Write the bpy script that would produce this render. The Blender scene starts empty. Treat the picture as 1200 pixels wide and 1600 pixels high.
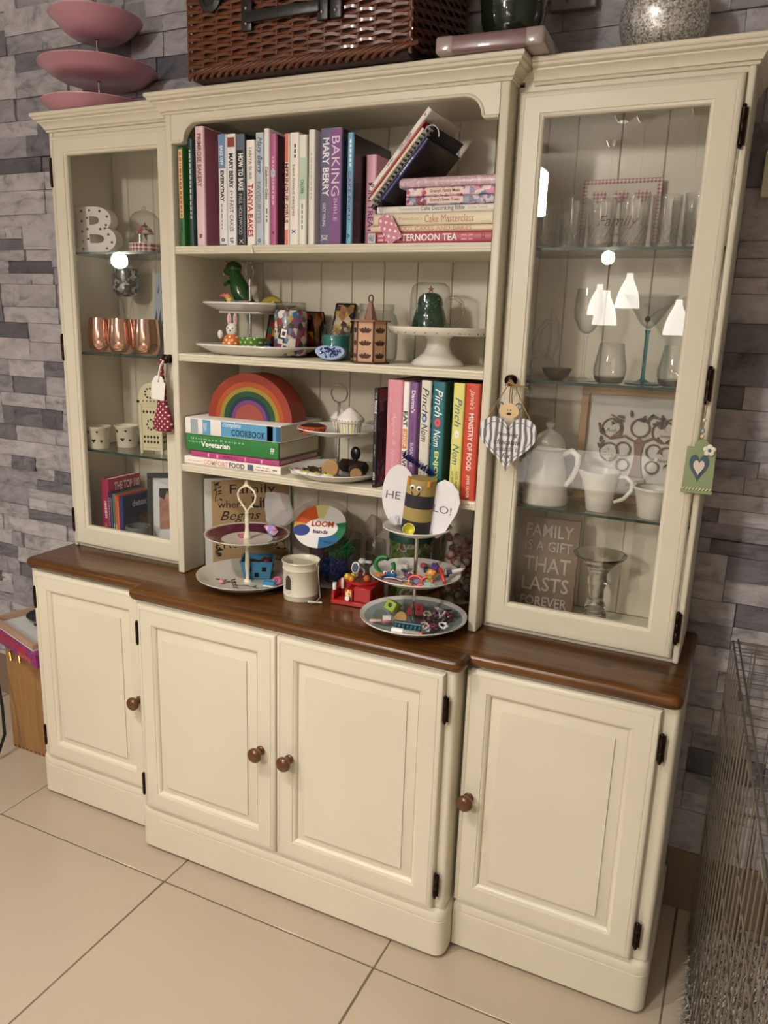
import bpy, bmesh, math, random
from mathutils import Vector, Matrix
PI = math.pi
rnd = random.Random(7)
SC = bpy.context.scene
COL = SC.collection

# ------------------------------------------------------------------ camera
cd = bpy.data.cameras.new('camera'); cam = bpy.data.objects.new('camera', cd); COL.objects.link(cam)
cd.sensor_fit = 'VERTICAL'; cd.sensor_height = 36.0; cd.lens = 36.0 * 1210.8 / 1600.0
cd.clip_start = 0.05; cd.clip_end = 60
cr = Vector((0.90306494, 0.428274, 0.03248216)); cu = Vector((-0.1300593, 0.2006, 0.97100166)); cf = Vector((-0.40933884, 0.88110216, -0.23685584))
m = Matrix(((cr.x, cu.x, -cf.x, 0.91269), (cr.y, cu.y, -cf.y, -1.83925), (cr.z, cu.z, -cf.z, 1.41307), (0, 0, 0, 1)))
cam.matrix_world = m
SC.camera = cam
# ------------------------------------------------------------------ world + exposure
w = bpy.data.worlds.new('world'); SC.world = w; w.use_nodes = True
w.node_tree.nodes['Background'].inputs[0].default_value = (0.9, 0.95, 1.0, 1)
w.node_tree.nodes['Background'].inputs[1].default_value = 0.04
vs = SC.view_settings
vs.view_transform = 'Standard'; vs.look = 'None'; vs.gamma = 1.0; vs.use_curve_mapping = False; vs.exposure = 0.08
SC.cycles.transparent_max_bounces = 32
# ------------------------------------------------------------------ main lamps of the room (recessed ceiling downlights)
DOWNLIGHTS = [((-0.38, -1.70, 2.435), 17), ((0.30, -1.80, 2.435), 8), ((-1.9, -1.6, 2.435), 2.5), ((1.0, -3.2, 2.435), 9)]
for i, (p, e) in enumerate(DOWNLIGHTS):
    ld = bpy.data.lights.new('downlight_lamp', 'AREA'); ld.shape = 'DISK'; ld.size = 0.11; ld.energy = e; ld.color = (1.0, 0.945, 0.87); ld.spread = math.radians(125)
    lo = bpy.data.objects.new('downlight_lamp', ld); lo.location = p; COL.objects.link(lo)

# ------------------------------------------------------------------ materials
def lin(c):
    c = c / 255.0
    return c / 12.92 if c <= 0.04045 else ((c + 0.055) / 1.055) ** 2.4
def L3(c):
    if isinstance(c, str): c = tuple(int(c[i:i+2], 16) for i in (0, 2, 4))
    return (lin(c[0]), lin(c[1]), lin(c[2]), 1.0)
MATS = {}
def pm(name, col, rough=0.5, metal=0.0, var=0.06, vs_=14.0, bump=0.0, bs=60.0, coat=0.0, spec=0.5, stretch=None, trans=0.0, sss=0.0):
    """plain procedural surface: principled colour with a little noise in it, optional fine bump"""
    if name in MATS: return MATS[name]
    mt = bpy.data.materials.new(name); mt.use_nodes = True; MATS[name] = mt
    nt = mt.node_tree; b = nt.nodes['Principled BSDF']
    b.inputs['Roughness'].default_value = rough; b.inputs['Metallic'].default_value = metal
    b.inputs['Coat Weight'].default_value = coat; b.inputs['Specular IOR Level'].default_value = spec
    if trans: b.inputs['Transmission Weight'].default_value = trans
    c = L3(col)
    tc = nt.nodes.new('ShaderNodeTexCoord'); src = tc.outputs['Object']
    if stretch:
        mp = nt.nodes.new('ShaderNodeMapping'); mp.inputs['Scale'].default_value = stretch
        nt.links.new(src, mp.inputs[0]); src = mp.outputs[0]
    nz = nt.nodes.new('ShaderNodeTexNoise'); nz.inputs['Scale'].default_value = vs_; nz.inputs['Detail'].default_value = 4
    nt.links.new(src, nz.inputs['Vector'])
    mx = nt.nodes.new('ShaderNodeMix'); mx.data_type = 'RGBA'
    mx.inputs[6].default_value = tuple(x * (1 - var) for x in c[:3]) + (1,)
    mx.inputs[7].default_value = tuple(min(1, x * (1 + var)) for x in c[:3]) + (1,)
    nt.links.new(nz.outputs[0], mx.inputs[0]); nt.links.new(mx.outputs[2], b.inputs['Base Color'])
    if bump:
        n2 = nt.nodes.new('ShaderNodeTexNoise'); n2.inputs['Scale'].default_value = bs; n2.inputs['Detail'].default_value = 3
        nt.links.new(src, n2.inputs['Vector'])
        bp = nt.nodes.new('ShaderNodeBump'); bp.inputs['Strength'].default_value = bump; bp.inputs['Distance'].default_value = 0.002
        nt.links.new(n2.outputs[0], bp.inputs['Height']); nt.links.new(bp.outputs[0], b.inputs['Normal'])
    return mt
def C(hexs, rough=0.5, **k):
    return pm('paint_%s_%02d' % (hexs, int(rough * 100)) + ('m' if k.get('metal') else ''), hexs, rough, **k)
def glass_mat(name, tint=(0.97, 0.98, 0.97), ior=1.45, rough=0.0, edge=0.0, edgecol=(0.5, 0.55, 0.52)):
    """thin clear glass: transparent body, fresnel reflections, darker towards the rim"""
    if name in MATS: return MATS[name]
    mt = bpy.data.materials.new(name); mt.use_nodes = True; MATS[name] = mt
    nt = mt.node_tree; nt.nodes.clear()
    out = nt.nodes.new('ShaderNodeOutputMaterial'); mix = nt.nodes.new('ShaderNodeMixShader')
    tr = nt.nodes.new('ShaderNodeBsdfTransparent'); gl = nt.nodes.new('ShaderNodeBsdfGlossy'); gl.inputs['Roughness'].default_value = rough
    lf = nt.nodes.new('ShaderNodeLayerWeight'); lf.inputs['Blend'].default_value = 0.5
    pw = nt.nodes.new('ShaderNodeMath'); pw.operation = 'POWER'; pw.inputs[1].default_value = 5.0; nt.links.new(lf.outputs['Facing'], pw.inputs[0])
    f0 = ((ior - 1) / (ior + 1)) ** 2
    fr = nt.nodes.new('ShaderNodeMath'); fr.operation = 'MULTIPLY_ADD'; fr.inputs[1].default_value = 1 - f0; fr.inputs[2].default_value = f0; nt.links.new(pw.outputs[0], fr.inputs[0])
    if edge:
        lw = nt.nodes.new('ShaderNodeLayerWeight'); lw.inputs['Blend'].default_value = edge
        mc = nt.nodes.new('ShaderNodeMix'); mc.data_type = 'RGBA'
        mc.inputs[6].default_value = tint + (1,); mc.inputs[7].default_value = edgecol + (1,)
        nt.links.new(lw.outputs['Facing'], mc.inputs[0]); nt.links.new(mc.outputs[2], tr.inputs[0])
    else: tr.inputs[0].default_value = tint + (1,)
    nt.links.new(fr.outputs[0], mix.inputs[0]); nt.links.new(tr.outputs[0], mix.inputs[1]); nt.links.new(gl.outputs[0], mix.inputs[2])
    nt.links.new(mix.outputs[0], out.inputs[0])
    return mt
def node_mat(name):
    mt = bpy.data.materials.new(name); mt.use_nodes = True; MATS[name] = mt
    nt = mt.node_tree
    return mt, nt, nt.nodes['Principled BSDF'], nt.nodes.new, nt.links.new
def ramp(nt, stops):
    r = nt.nodes.new('ShaderNodeValToRGB'); e = r.color_ramp.elements
    while len(e) < len(stops): e.new(0.5)
    for k, (p, c) in enumerate(stops): e[k].position = p; e[k].color = L3(c)
    return r
def dots_mat(name, base, dot, scale, size=0.25, rough=0.6, plane='xz', stretch=(1, 1, 1)):
    """polka dots printed on a surface"""
    if name in MATS: return MATS[name]
    mt, nt, b, N, K = node_mat(name)
    tc = N('ShaderNodeTexCoord'); mp = N('ShaderNodeMapping'); mp.inputs['Scale'].default_value = [s * scale for s in stretch]
    mp.inputs['Rotation'].default_value = (0, math.radians(45) if plane == 'xz' else 0, 0 if plane == 'xz' else math.radians(45))
    K(tc.outputs['Object'], mp.inputs[0])
    sx = N('ShaderNodeSeparateXYZ'); K(mp.outputs[0], sx.inputs[0])
    acc = None
    for ax in ((0, 2) if plane == 'xz' else (0, 1)):
        f = N('ShaderNodeMath'); f.operation = 'FRACT'; K(sx.outputs[ax], f.inputs[0])
        s = N('ShaderNodeMath'); s.operation = 'SUBTRACT'; K(f.outputs[0], s.inputs[0]); s.inputs[1].default_value = 0.5
        p = N('ShaderNodeMath'); p.operation = 'MULTIPLY'; K(s.outputs[0], p.inputs[0]); K(s.outputs[0], p.inputs[1])
        if acc is None: acc = p
        else:
            a = N('ShaderNodeMath'); a.operation = 'ADD'; K(acc.outputs[0], a.inputs[0]); K(p.outputs[0], a.inputs[1]); acc = a
    lt = N('ShaderNodeMath'); lt.operation = 'LESS_THAN'; K(acc.outputs[0], lt.inputs[0]); lt.inputs[1].default_value = size * size
    mx = N('ShaderNodeMix'); mx.data_type = 'RGBA'; mx.inputs[6].default_value = L3(base); mx.inputs[7].default_value = L3(dot)
    K(lt.outputs[0], mx.inputs[0]); K(mx.outputs[2], b.inputs['Base Color']); b.inputs['Roughness'].default_value = rough
    return mt
def patch_mat(name, cols, scale=60, rough=0.5, kind='VORONOI', coat=0.0):
    """patchwork of coloured cells (collage paper, printed foil, mixed trinket colours)"""
    if name in MATS: return MATS[name]
    mt, nt, b, N, K = node_mat(name)
    tc = N('ShaderNodeTexCoord')
    if kind == 'VORONOI':
        v = N('ShaderNodeTexVoronoi'); v.inputs['Scale'].default_value = scale; K(tc.outputs['Object'], v.inputs['Vector'])
        sp = N('ShaderNodeSeparateColor'); K(v.outputs['Color'], sp.inputs[0]); fac = sp.outputs[0]
    else:
        v = N('ShaderNodeTexNoise'); v.inputs['Scale'].default_value = scale; v.inputs['Detail'].default_value = 5; K(tc.outputs['Object'], v.inputs['Vector']); fac = v.outputs[0]
    n = len(cols)
    lo, hi = (0.0, 1.0) if kind == 'VORONOI' else (0.3, 0.7)
    r = ramp(nt, [(lo + (hi - lo) * i / n, c) for i, c in enumerate(cols)]); r.color_ramp.interpolation = 'CONSTANT' if kind == 'VORONOI' else 'LINEAR'
    K(fac, r.inputs[0]); K(r.outputs[0], b.inputs['Base Color']); b.inputs['Roughness'].default_value = rough; b.inputs['Coat Weight'].default_value = coat
    return mt

# ------------------------------------------------------------------ mesh collecting
class MB:
    def __init__(s): s.v = []; s.f = []; s.mi = []; s.M = Matrix.Identity(4); s.m = 0
    def at(s, x=0, y=0, z=0, rz=0, rx=0, ry=0, sc=1):
        s.M = Matrix.Translation((x, y, z)) @ Matrix.Rotation(rz, 4, 'Z') @ Matrix.Rotation(ry, 4, 'Y') @ Matrix.Rotation(rx, 4, 'X') @ Matrix.Scale(sc, 4)
        return s
    def add(s, vs_, fs):
        o = len(s.v); s.v += [tuple(s.M @ Vector(p)) for p in vs_]
        for f in fs: s.f.append([i + o for i in f]); s.mi.append(s.m)
        return s
    def box(s, x0, x1, y0, y1, z0, z1, bev=0.0, seg=1):
        if x0 > x1: x0, x1 = x1, x0
        if y0 > y1: y0, y1 = y1, y0
        if z0 > z1: z0, z1 = z1, z0
        if not bev:
            v = [(x, y, z) for z in (z0, z1) for y in (y0, y1) for x in (x0, x1)]
            return s.add(v, [(0, 2, 3, 1), (4, 5, 7, 6), (0, 1, 5, 4), (2, 6, 7, 3), (0, 4, 6, 2), (1, 3, 7, 5)])
        bm = bmesh.new(); bmesh.ops.create_cube(bm, size=1)
        bmesh.ops.scale(bm, vec=(x1 - x0, y1 - y0, z1 - z0), verts=bm.verts)
        bmesh.ops.translate(bm, vec=((x0 + x1) / 2, (y0 + y1) / 2, (z0 + z1) / 2), verts=bm.verts)
        bmesh.ops.bevel(bm, geom=bm.edges[:], offset=min(bev, .49 * min(x1 - x0, y1 - y0, z1 - z0)), segments=seg, profile=0.5, affect='EDGES', clamp_overlap=True)
        bm.verts.index_update()
        s.add([tuple(v.co) for v in bm.verts], [[v.index for v in f.verts] for f in bm.faces]); bm.free(); return s
    def loft(s, loops, cap0=True, cap1=True, closed=True):
        n = len(loops[0]); vs_ = [p for l in loops for p in l]; fs = []
        for k in range(len(loops) - 1):
            for i in range(n if closed else n - 1):
                j = (i + 1) % n; fs.append((k * n + i, k * n + j, (k + 1) * n + j, (k + 1) * n + i))
        if cap0: fs.append(tuple(range(n - 1, -1, -1)))
        if cap1: fs.append(tuple((len(loops) - 1) * n + i for i in range(n)))
        return s.add(vs_, fs)
    def lathe(s, prof, n=24, c=(0, 0, 0), sx=1, sy=1, wob=None, ringed=False):
        loops = []
        for (r, z) in prof:
            r = max(r, 1e-5)
            loops.append([(c[0] + sx * r * (wob(2 * PI * i / n, z) if wob else 1) * math.cos(2 * PI * i / n), c[1] + sy * r * (wob(2 * PI * i / n, z) if wob else 1) * math.sin(2 * PI * i / n), c[2] + z) for i in range(n)])
        if ringed: return s.loft(loops + [loops[0]], False, False)
        return s.loft(loops, prof[0][0] > 1e-4, prof[-1][0] > 1e-4)
    def shell(s, prof, th, n=24, c=(0, 0, 0), **k):
        """open vessel: outer profile bottom->top, wall thickness th"""
        inner = [(max(r - th, 0), z + (th if i == 0 else 0)) for i, (r, z) in enumerate(prof)]
        inner = [p for p in inner if p[1] > prof[0][1]]
        inner[0] = (inner[0][0], prof[0][1] + th)
        return s.lathe([(0, prof[0][1])] + prof + inner[::-1] + [(0, prof[0][1] + th)], n, c, **k)
    def tube(s, pts, r, n=8, closed=False, cap=True):
        P = [Vector(p) for p in pts]; m_ = len(P); loops = []; prev = None
        for i in range(m_):
            a = P[(i - 1) % m_] if (closed or i > 0) else P[0]; b = P[(i + 1) % m_] if (closed or i < m_ - 1) else P[-1]
            t = (b - a).normalized() if (b - a).length > 1e-9 else Vector((0, 0, 1))
            if prev is None:
                u = t.cross(Vector((0, 0, 1)));
                if u.length < 1e-3: u = t.cross(Vector((0, 1, 0)))
            else: u = prev - t * prev.dot(t)
            u.normalize(); prev = u; w_ = t.cross(u)
            rr = r[i] if isinstance(r, (list, tuple)) else r
            loops.append([tuple(P[i] + (u * math.cos(2 * PI * k / n) + w_ * math.sin(2 * PI * k / n)) * rr) for k in range(n)])
        if closed: return s.loft(loops + [loops[0]], False, False)
        return s.loft(loops, cap, cap)
    def prism(s, poly, a, b, plane='xz'):
        """polygon extruded: plane xz -> along y from a to b; xy -> along z; yz -> along x"""
        mk = {'xz': lambda p, t: (p[0], t, p[1]), 'xy': lambda p, t: (p[0], p[1], t), 'yz': lambda p, t: (t, p[0], p[1])}[plane]
        return s.loft([[mk(p, a) for p in poly], [mk(p, b) for p in poly]])
    def sphere(s, c, r, n=14, sc=(1, 1, 1)):
        prof = [(r * math.sin(PI * k / n), -r * math.cos(PI * k / n)) for k in range(n + 1)]
        loops = [[(c[0] + sc[0] * max(p[0], 1e-5) * math.cos(2 * PI * i / (n + 4)), c[1] + sc[1] * max(p[0], 1e-5) * math.sin(2 * PI * i / (n + 4)), c[2] + sc[2] * p[1]) for i in range(n + 4)] for p in prof]
        return s.loft(loops, False, False)
    def ring(s, c, R, r, n=24, k=6, axis='y', sx=1, sz=1):
        pts = []
        for i in range(n):
            a = 2 * PI * i / n; u, v = R * math.cos(a) * sx, R * math.sin(a) * sz
            pts.append((c[0] + u, c[1], c[2] + v) if axis == 'y' else (c[0] + u, c[1] + v, c[2]) if axis == 'z' else (c[0], c[1] + u, c[2] + v))
        return s.tube(pts, r, k, closed=True)
    def build(s, name, mat, parent=None, smooth=40, **tags):
        me = bpy.data.meshes.new(name); me.from_pydata(s.v, [], s.f); me.validate()
        bm = bmesh.new(); bm.from_mesh(me); bmesh.ops.remove_doubles(bm, verts=bm.verts, dist=2e-6); bmesh.ops.recalc_face_normals(bm, faces=bm.faces)
        if any(s.mi):
            pass
        bm.to_mesh(me); bm.free()
        for mt in (mat if isinstance(mat, (list, tuple)) else [mat]): me.materials.append(mt)
        if any(s.mi) and len(me.polygons) == len(s.mi):
            me.polygons.foreach_set('material_index', s.mi)
        if smooth:
            me.shade_smooth(); me.set_sharp_from_angle(angle=math.radians(smooth))
        o = bpy.data.objects.new(name, me); COL.objects.link(o)
        if parent is not None: o.parent = parent
        tag(o, **tags); return o
def tag(o, label=None, cat=None, group=None, kind=None):
    if label: o['label'] = label
    if cat: o['category'] = cat
    if group: o['group'] = group
    if kind: o['kind'] = kind
    return o
def thing(name, label, cat, loc=(0, 0, 0), rz=0, group=None, rx=0, ry=0):
    o = bpy.data.objects.new(name, None); COL.objects.link(o); o.empty_display_size = 0.05
    o.location = loc; o.rotation_euler = (rx, ry, rz)
    return tag(o, label, cat, group)
def copy_tree(o, parent=None):
    c = o.copy(); COL.objects.link(c); c.parent = parent
    for ch in list(o.children): copy_tree(ch, c)
    return c
TXT = {}
def text_mesh(body, bold=0.0, shear=0.0, ext=0.0, spacing=1.0, res=2):
    key = (body, bold, shear, ext, spacing, res)
    if key in TXT: return TXT[key]
    cu_ = bpy.data.curves.new('t', 'FONT'); cu_.body = body; cu_.offset = bold; cu_.shear = shear; cu_.resolution_u = res; cu_.extrude = ext; cu_.space_character = spacing
    to = bpy.data.objects.new('t', cu_); me = bpy.data.meshes.new_from_object(to)
    vs_ = [tuple(v.co) for v in me.vertices]; fs = [tuple(p.vertices) for p in me.polygons]
    bpy.data.objects.remove(to); bpy.data.curves.remove(cu_); bpy.data.meshes.remove(me)
    TXT[key] = (vs_, fs); return TXT[key]
ORI = {'down': ((0, 0, -1), (1, 0, 0)), 'up': ((0, 0, 1), (-1, 0, 0)), 'front': ((1, 0, 0), (0, 0, 1)), 'right': ((0, 1, 0), (0, 0, 1)), 'top': ((1, 0, 0), (0, 1, 0))}
def text(body, c, w_, h, mat, parent, ori='front', bold=0.0, shear=0.0, name='lettering', depth=0.0004, ax=None, ext=0.0, smooth=0, res=2):
    """lettering fitted into a w x h box centred at c (parent space)"""
    vs_, fs = text_mesh(body, bold, shear, 0.05 if ext else 0.0, 1.0, res)
    xs = [v[0] for v in vs_]; ys = [v[1] for v in vs_]
    x0, x1, y0, y1 = min(xs), max(xs), min(ys), max(ys)
    ex, ey = ax if ax else ORI[ori]
    ex = Vector(ex); ey = Vector(ey); ez = ex.cross(ey); c = Vector(c)
    pts = [tuple(c + ex * ((v[0] - x0) / (x1 - x0) - .5) * w_ + ey * ((v[1] - y0) / (y1 - y0) - .5) * h + ez * ((v[2] / 0.05 * ext) if ext else depth)) for v in vs_]
    b = MB(); b.add(pts, fs); return b.build(name, mat, parent, smooth=smooth)
def outline(pts, inset):
    """inset a closed counter-clockwise polygon by mitring"""
    n = len(pts); out = []
    for i in range(n):
        a = Vector(pts[i - 1]); b = Vector(pts[i]); c = Vector(pts[(i + 1) % n])
        d1 = (b - a).normalized(); d2 = (c - b).normalized()
        n1 = Vector((-d1.y, d1.x)); n2 = Vector((-d2.y, d2.x)); k = n1 + n2
        k = k / max(0.3, k.dot(n1)) if k.length > 1e-6 else n1
        out.append(tuple(b + k * inset))
    return out
def rounded(pts, rad, seg=6):
    """counter-clockwise polygon with chosen corner radii (rad: list)"""
    n = len(pts); out = []
    for i in range(n):
        r = rad[i]; b = Vector(pts[i])
        if r <= 0: out.append(tuple(b)); continue
        a = Vector(pts[i - 1]); c = Vector(pts[(i + 1) % n])
        d1 = (a - b).normalized(); d2 = (c - b).normalized()
        p1 = b + d1 * r; p2 = b + d2 * r; ce = b + (d1 + d2) * r
        for k in range(seg + 1):
            t = k / seg * PI / 2
            out.append(tuple(ce + (p1 - ce) * math.cos(t) + (p2 - ce) * math.sin(t)))
    return out
def profile_solid(mb, out, prof):
    return mb.loft([[(p[0], p[1], z) for p in outline(out, ins)] for ins, z in prof])
# ------------------------------------------------------------------ surfaces of the place
def stone_mat():
    mt, nt, b, N, K = node_mat('split_face_stone')
    geo = N('ShaderNodeNewGeometry'); oi = N('ShaderNodeObjectInfo')
    mul = N('ShaderNodeVectorMath'); mul.operation = 'SCALE'; mul.inputs[0].default_value = (37, 11, 23); K(oi.outputs['Random'], mul.inputs['Scale'])
    ad = N('ShaderNodeVectorMath'); ad.operation = 'ADD'; K(geo.outputs['Position'], ad.inputs[0]); K(mul.outputs[0], ad.inputs[1])
    mp = N('ShaderNodeMapping'); mp.inputs['Scale'].default_value = (9, 9, 16); mp.inputs['Rotation'].default_value = (0, 0.5, 0); K(ad.outputs[0], mp.inputs[0])
    n1 = N('ShaderNodeTexNoise'); n1.inputs['Scale'].default_value = 1.4; n1.inputs['Detail'].default_value = 9; n1.inputs['Roughness'].default_value = .62; n1.inputs['Distortion'].default_value = 0.9; K(mp.outputs[0], n1.inputs['Vector'])
    r = ramp(nt, [(0.28, (135, 134, 140)), (0.45, (192, 189, 193)), (0.62, (214, 210, 214)), (0.8, (168, 166, 172))]); K(n1.outputs[0], r.inputs[0])
    mx = N('ShaderNodeMix'); mx.data_type = 'RGBA'; mx.blend_type = 'MULTIPLY'; mx.inputs[0].default_value = 1
    K(r.outputs[0], mx.inputs[6]); K(oi.outputs['Color'], mx.inputs[7]); K(mx.outputs[2], b.inputs['Base Color'])
    b.inputs['Roughness'].default_value = 0.55
    n2 = N('ShaderNodeTexNoise'); n2.inputs['Scale'].default_value = 5; n2.inputs['Detail'].default_value = 8; n2.inputs['Roughness'].default_value = .65; K(mp.outputs[0], n2.inputs['Vector'])
    bp = N('ShaderNodeBump'); bp.inputs['Strength'].default_value = 0.55; bp.inputs['Distance'].default_value = 0.008; K(n2.outputs[0], bp.inputs['Height']); K(bp.outputs[0], b.inputs['Normal'])
    return mt
STONE = stone_mat()
def cream_mat():
    mt, nt, b, N, K = node_mat('cream_paint')
    tc = N('ShaderNodeTexCoord')
    n1 = N('ShaderNodeTexNoise'); n1.inputs['Scale'].default_value = 3; n1.inputs['Detail'].default_value = 3; K(tc.outputs['Object'], n1.inputs['Vector'])
    r = ramp(nt, [(0.3, (209, 201, 179)), (0.7, (216, 208, 187))]); K(n1.outputs[0], r.inputs[0]); K(r.outputs[0], b.inputs['Base Color'])
    b.inputs['Roughness'].default_value = 0.38
    mp = N('ShaderNodeMapping'); mp.inputs['Scale'].default_value = (90, 90, 14); K(tc.outputs['Object'], mp.inputs[0])
    n2 = N('ShaderNodeTexNoise'); n2.inputs['Scale'].default_value = 2; n2.inputs['Detail'].default_value = 4; K(mp.outputs[0], n2.inputs['Vector'])
    bp = N('ShaderNodeBump'); bp.inputs['Strength'].default_value = 0.10; bp.inputs['Distance'].default_value = 0.001; K(n2.outputs[0], bp.inputs['Height']); K(bp.outputs[0], b.inputs['Normal'])
    return mt
CREAM = cream_mat()
def pine_mat(name='stained_pine', cols=((44, 23, 4), (86, 50, 13), (114, 70, 18)), rough=0.28, sc=(1.4, 22, 22)):
    mt, nt, b, N, K = node_mat(name)
    tc = N('ShaderNodeTexCoord'); mp = N('ShaderNodeMapping'); mp.inputs['Scale'].default_value = sc; K(tc.outputs['Object'], mp.inputs[0])
    n1 = N('ShaderNodeTexNoise'); n1.inputs['Scale'].default_value = 1.6; n1.inputs['Detail'].default_value = 6; n1.inputs['Distortion'].default_value = 1.2; K(mp.outputs[0], n1.inputs['Vector'])
    r = ramp(nt, [(0.25, cols[0]), (0.5, cols[1]), (0.75, cols[2])]); K(n1.outputs[0], r.inputs[0])
    vm = N('ShaderNodeMapping'); vm.inputs['Scale'].default_value = (5.2, 11, 11); K(tc.outputs['Object'], vm.inputs[0])
    v = N('ShaderNodeTexVoronoi'); v.inputs['Scale'].default_value = 1.0; K(vm.outputs[0], v.inputs['Vector'])
    kr = N('ShaderNodeMapRange'); kr.inputs[1].default_value = 0.07; kr.inputs[2].default_value = 0.13; kr.inputs[3].default_value = 0.8; kr.inputs[4].default_value = 0.0; K(v.outputs['Distance'], kr.inputs[0])
    mx = N('ShaderNodeMix'); mx.data_type = 'RGBA'; K(kr.outputs[0], mx.inputs[0]); K(r.outputs[0], mx.inputs[6]); mx.inputs[7].default_value = L3((38, 17, 6))
    K(mx.outputs[2], b.inputs['Base Color']); b.inputs['Roughness'].default_value = rough; b.inputs['Coat Weight'].default_value = 0.08; b.inputs['Coat Roughness'].default_value = 0.12
    return mt
PINE = pine_mat()
KNOBW = pm('knob_wood', '5A3416', 0.25, coat=.4, var=.25, vs_=40)
TILE = pm('porcelain_tile', 'B2A28E', 0.24, var=0.05, vs_=2.2, bump=0.02, bs=8)
GROUT = pm('grout', '6B5D4E', 0.9)
IRON = pm('bronze_hinge', '2A1B12', 0.35, metal=.8)
CHROME = pm('chrome', 'C8C8C8', 0.12, metal=1.0, var=.02)
PANE = glass_mat('window_glass', (0.985, 0.99, 0.985), 1.52)
SHELFG = glass_mat('shelf_glass', (0.955, 0.975, 0.965), 1.5)
EDGEG = pm('glass_edge', '1F3A34', 0.1, coat=.5)
CLEAR = glass_mat('clear_glass', (0.99, 0.99, 0.985), 1.5, 0.02, edge=0.25, edgecol=(0.6, 0.62, 0.6))
CRYST = glass_mat('cut_crystal', (0.985, 0.985, 0.985), 1.75, 0.05, edge=0.25, edgecol=(0.72, 0.73, 0.73))
SOLID = pm('solid_glass', 'F4F6F4', 0.0, trans=1.0, var=.0)
PLAST = glass_mat('clear_plastic', (0.93, 0.93, 0.93), 1.5, 0.08, edge=0.3, edgecol=(0.6, 0.6, 0.62))
WHITE = pm('white_glaze', 'E9E5DA', 0.18, coat=.5, var=.02)
DWHITE = pm('white_matt', 'E4E0D6', 0.55, var=.03)
BLACK = pm('black_plastic', '141414', 0.4)
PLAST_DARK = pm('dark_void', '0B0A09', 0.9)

# ------------------------------------------------------------------ room shell
XW0, XW1, YW = -3.0, 2.6, -5.4
mb = MB(); mb.box(XW0, XW1, YW, 0.03, -0.06, -0.002); floor = mb.build('floor', GROUT, None, 0, kind='structure')
tile_me = None
for ix in range(-4, 7):
    for iy in range(-1, 9):
        x0 = -0.890 + 0.6 * (ix - 0); y1 = -0.515 - 0.6 * iy
        a, b_ = max(x0 + .002, XW0), min(x0 + .598, XW1); c_, d_ = max(y1 - .598, YW), min(y1 - .002, 0.028)
        if b_ - a < .02 or d_ - c_ < .02: continue
        full = (b_ - a > .5955 and d_ - c_ > .5955)
        if full and tile_me:
            o = bpy.data.objects.new('tile', tile_me); COL.objects.link(o); o.parent = floor; o.location = ((a + b_) / 2, (c_ + d_) / 2, 0)
        else:
            hx, hy = (b_ - a) / 2, (d_ - c_) / 2
            o = MB().box(-hx, hx, -hy, hy, -0.003, 0.0, 0.0012).build('tile', TILE, floor); o.location = ((a + b_) / 2, (c_ + d_) / 2, 0)
            if full: tile_me = o.data
PLASTER = pm('plaster', '8F8A82', 0.8, var=.03)
MB().box(XW0, XW1, YW, 0.03, 2.45, 2.5).build('ceiling', pm('ceiling_paint', 'B8B4AC', 0.85, var=.02), None, 0, kind='structure')
wall = MB().box(XW0, XW1, 0.02, 0.08, 0, 2.45).build('wall_back', pm('stone_backing', '3B3A3C', 0.9), None, 0, kind='structure')
DUSK = pm('plaster_grey', 'A59F97', 0.8, var=.03)
MB().box(XW0 - .05, XW0, YW, 0.08, 0, 2.45).build('wall_left', PLASTER, None, 0, kind='structure')
MB().box(XW1, XW1 + .05, YW, 0.08, 0, 2.45).build('wall_right', DUSK, None, 0, kind='structure')
MB().box(XW0, XW1, YW - .05, YW, 0, 2.45).build('wall_front', DUSK, None, 0, kind='structure')
# tiled skirting under the stone
sk = MB().box(XW0, XW1, 0.004, 0.02, 0.0, 0.165, .001).build('baseboard_back', pm('skirting_tile', '7A6856', 0.3, var=.05), None, 0, kind='structure')  # tile colour darkened to carry the shade beside the cage
# split-face stones: rows in 0.1 m lifts, each lift broken into single, double or triple courses
def rough_stone(seed):
    r = random.Random(seed); nx, nz = 5, 3; v = []; f = []
    for k in range(nz + 1):
        for i in range(nx + 1):
            edge = i in (0, nx) or k in (0, nz)
            v.append((i / nx - .5, -1.0 + (0.12 if edge else 0) + r.uniform(-.1, .34) * (0.5 if edge else 1), k / nz - .5))
    for k in range(nz):
        for i in range(nx): q = k * (nx + 1) + i; f.append((q, q + 1, q + nx + 2, q + nx + 1))
    b0 = len(v); v += [(-.5, 0, -.5), (.5, 0, -.5), (.5, 0, .5), (-.5, 0, .5)]
    bot = list(range(nx + 1)); top = [nz * (nx + 1) + i for i in range(nx + 1)]; lf = [k * (nx + 1) for k in range(nz + 1)]; rt = [k * (nx + 1) + nx for k in range(nz + 1)]
    f += [tuple(bot[::-1] + [b0, b0 + 1]), tuple(top + [b0 + 2, b0 + 3]), tuple(lf + [b0 + 3, b0]), tuple(rt[::-1] + [b0 + 1, b0 + 2])]
    me = bpy.data.meshes.new('stone'); me.from_pydata(v, [], f); me.materials.append(STONE); return me
STM = [rough_stone(s) for s in range(8)]
TONES = [(0.74, 0.725, 0.71)] * 7 + [(0.63, 0.62, 0.61)] * 6 + [(0.49, 0.48, 0.485)] * 3 + [(0.27, 0.27, 0.285)] * 2 + [(0.18, 0.18, 0.195)]
def in_view(p):
    d = Vector(p) - cam.location; z = d.dot(cf)
    if z < .1: return False
    u = 600 + 1210.8 * d.dot(cr) / z; v = 800 - 1210.8 * d.dot(cu) / z
    return -12 < u < 1212 and -12 < v < 1612
rs = random.Random(21); stones = []
z = 0.166; lift = 0
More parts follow.
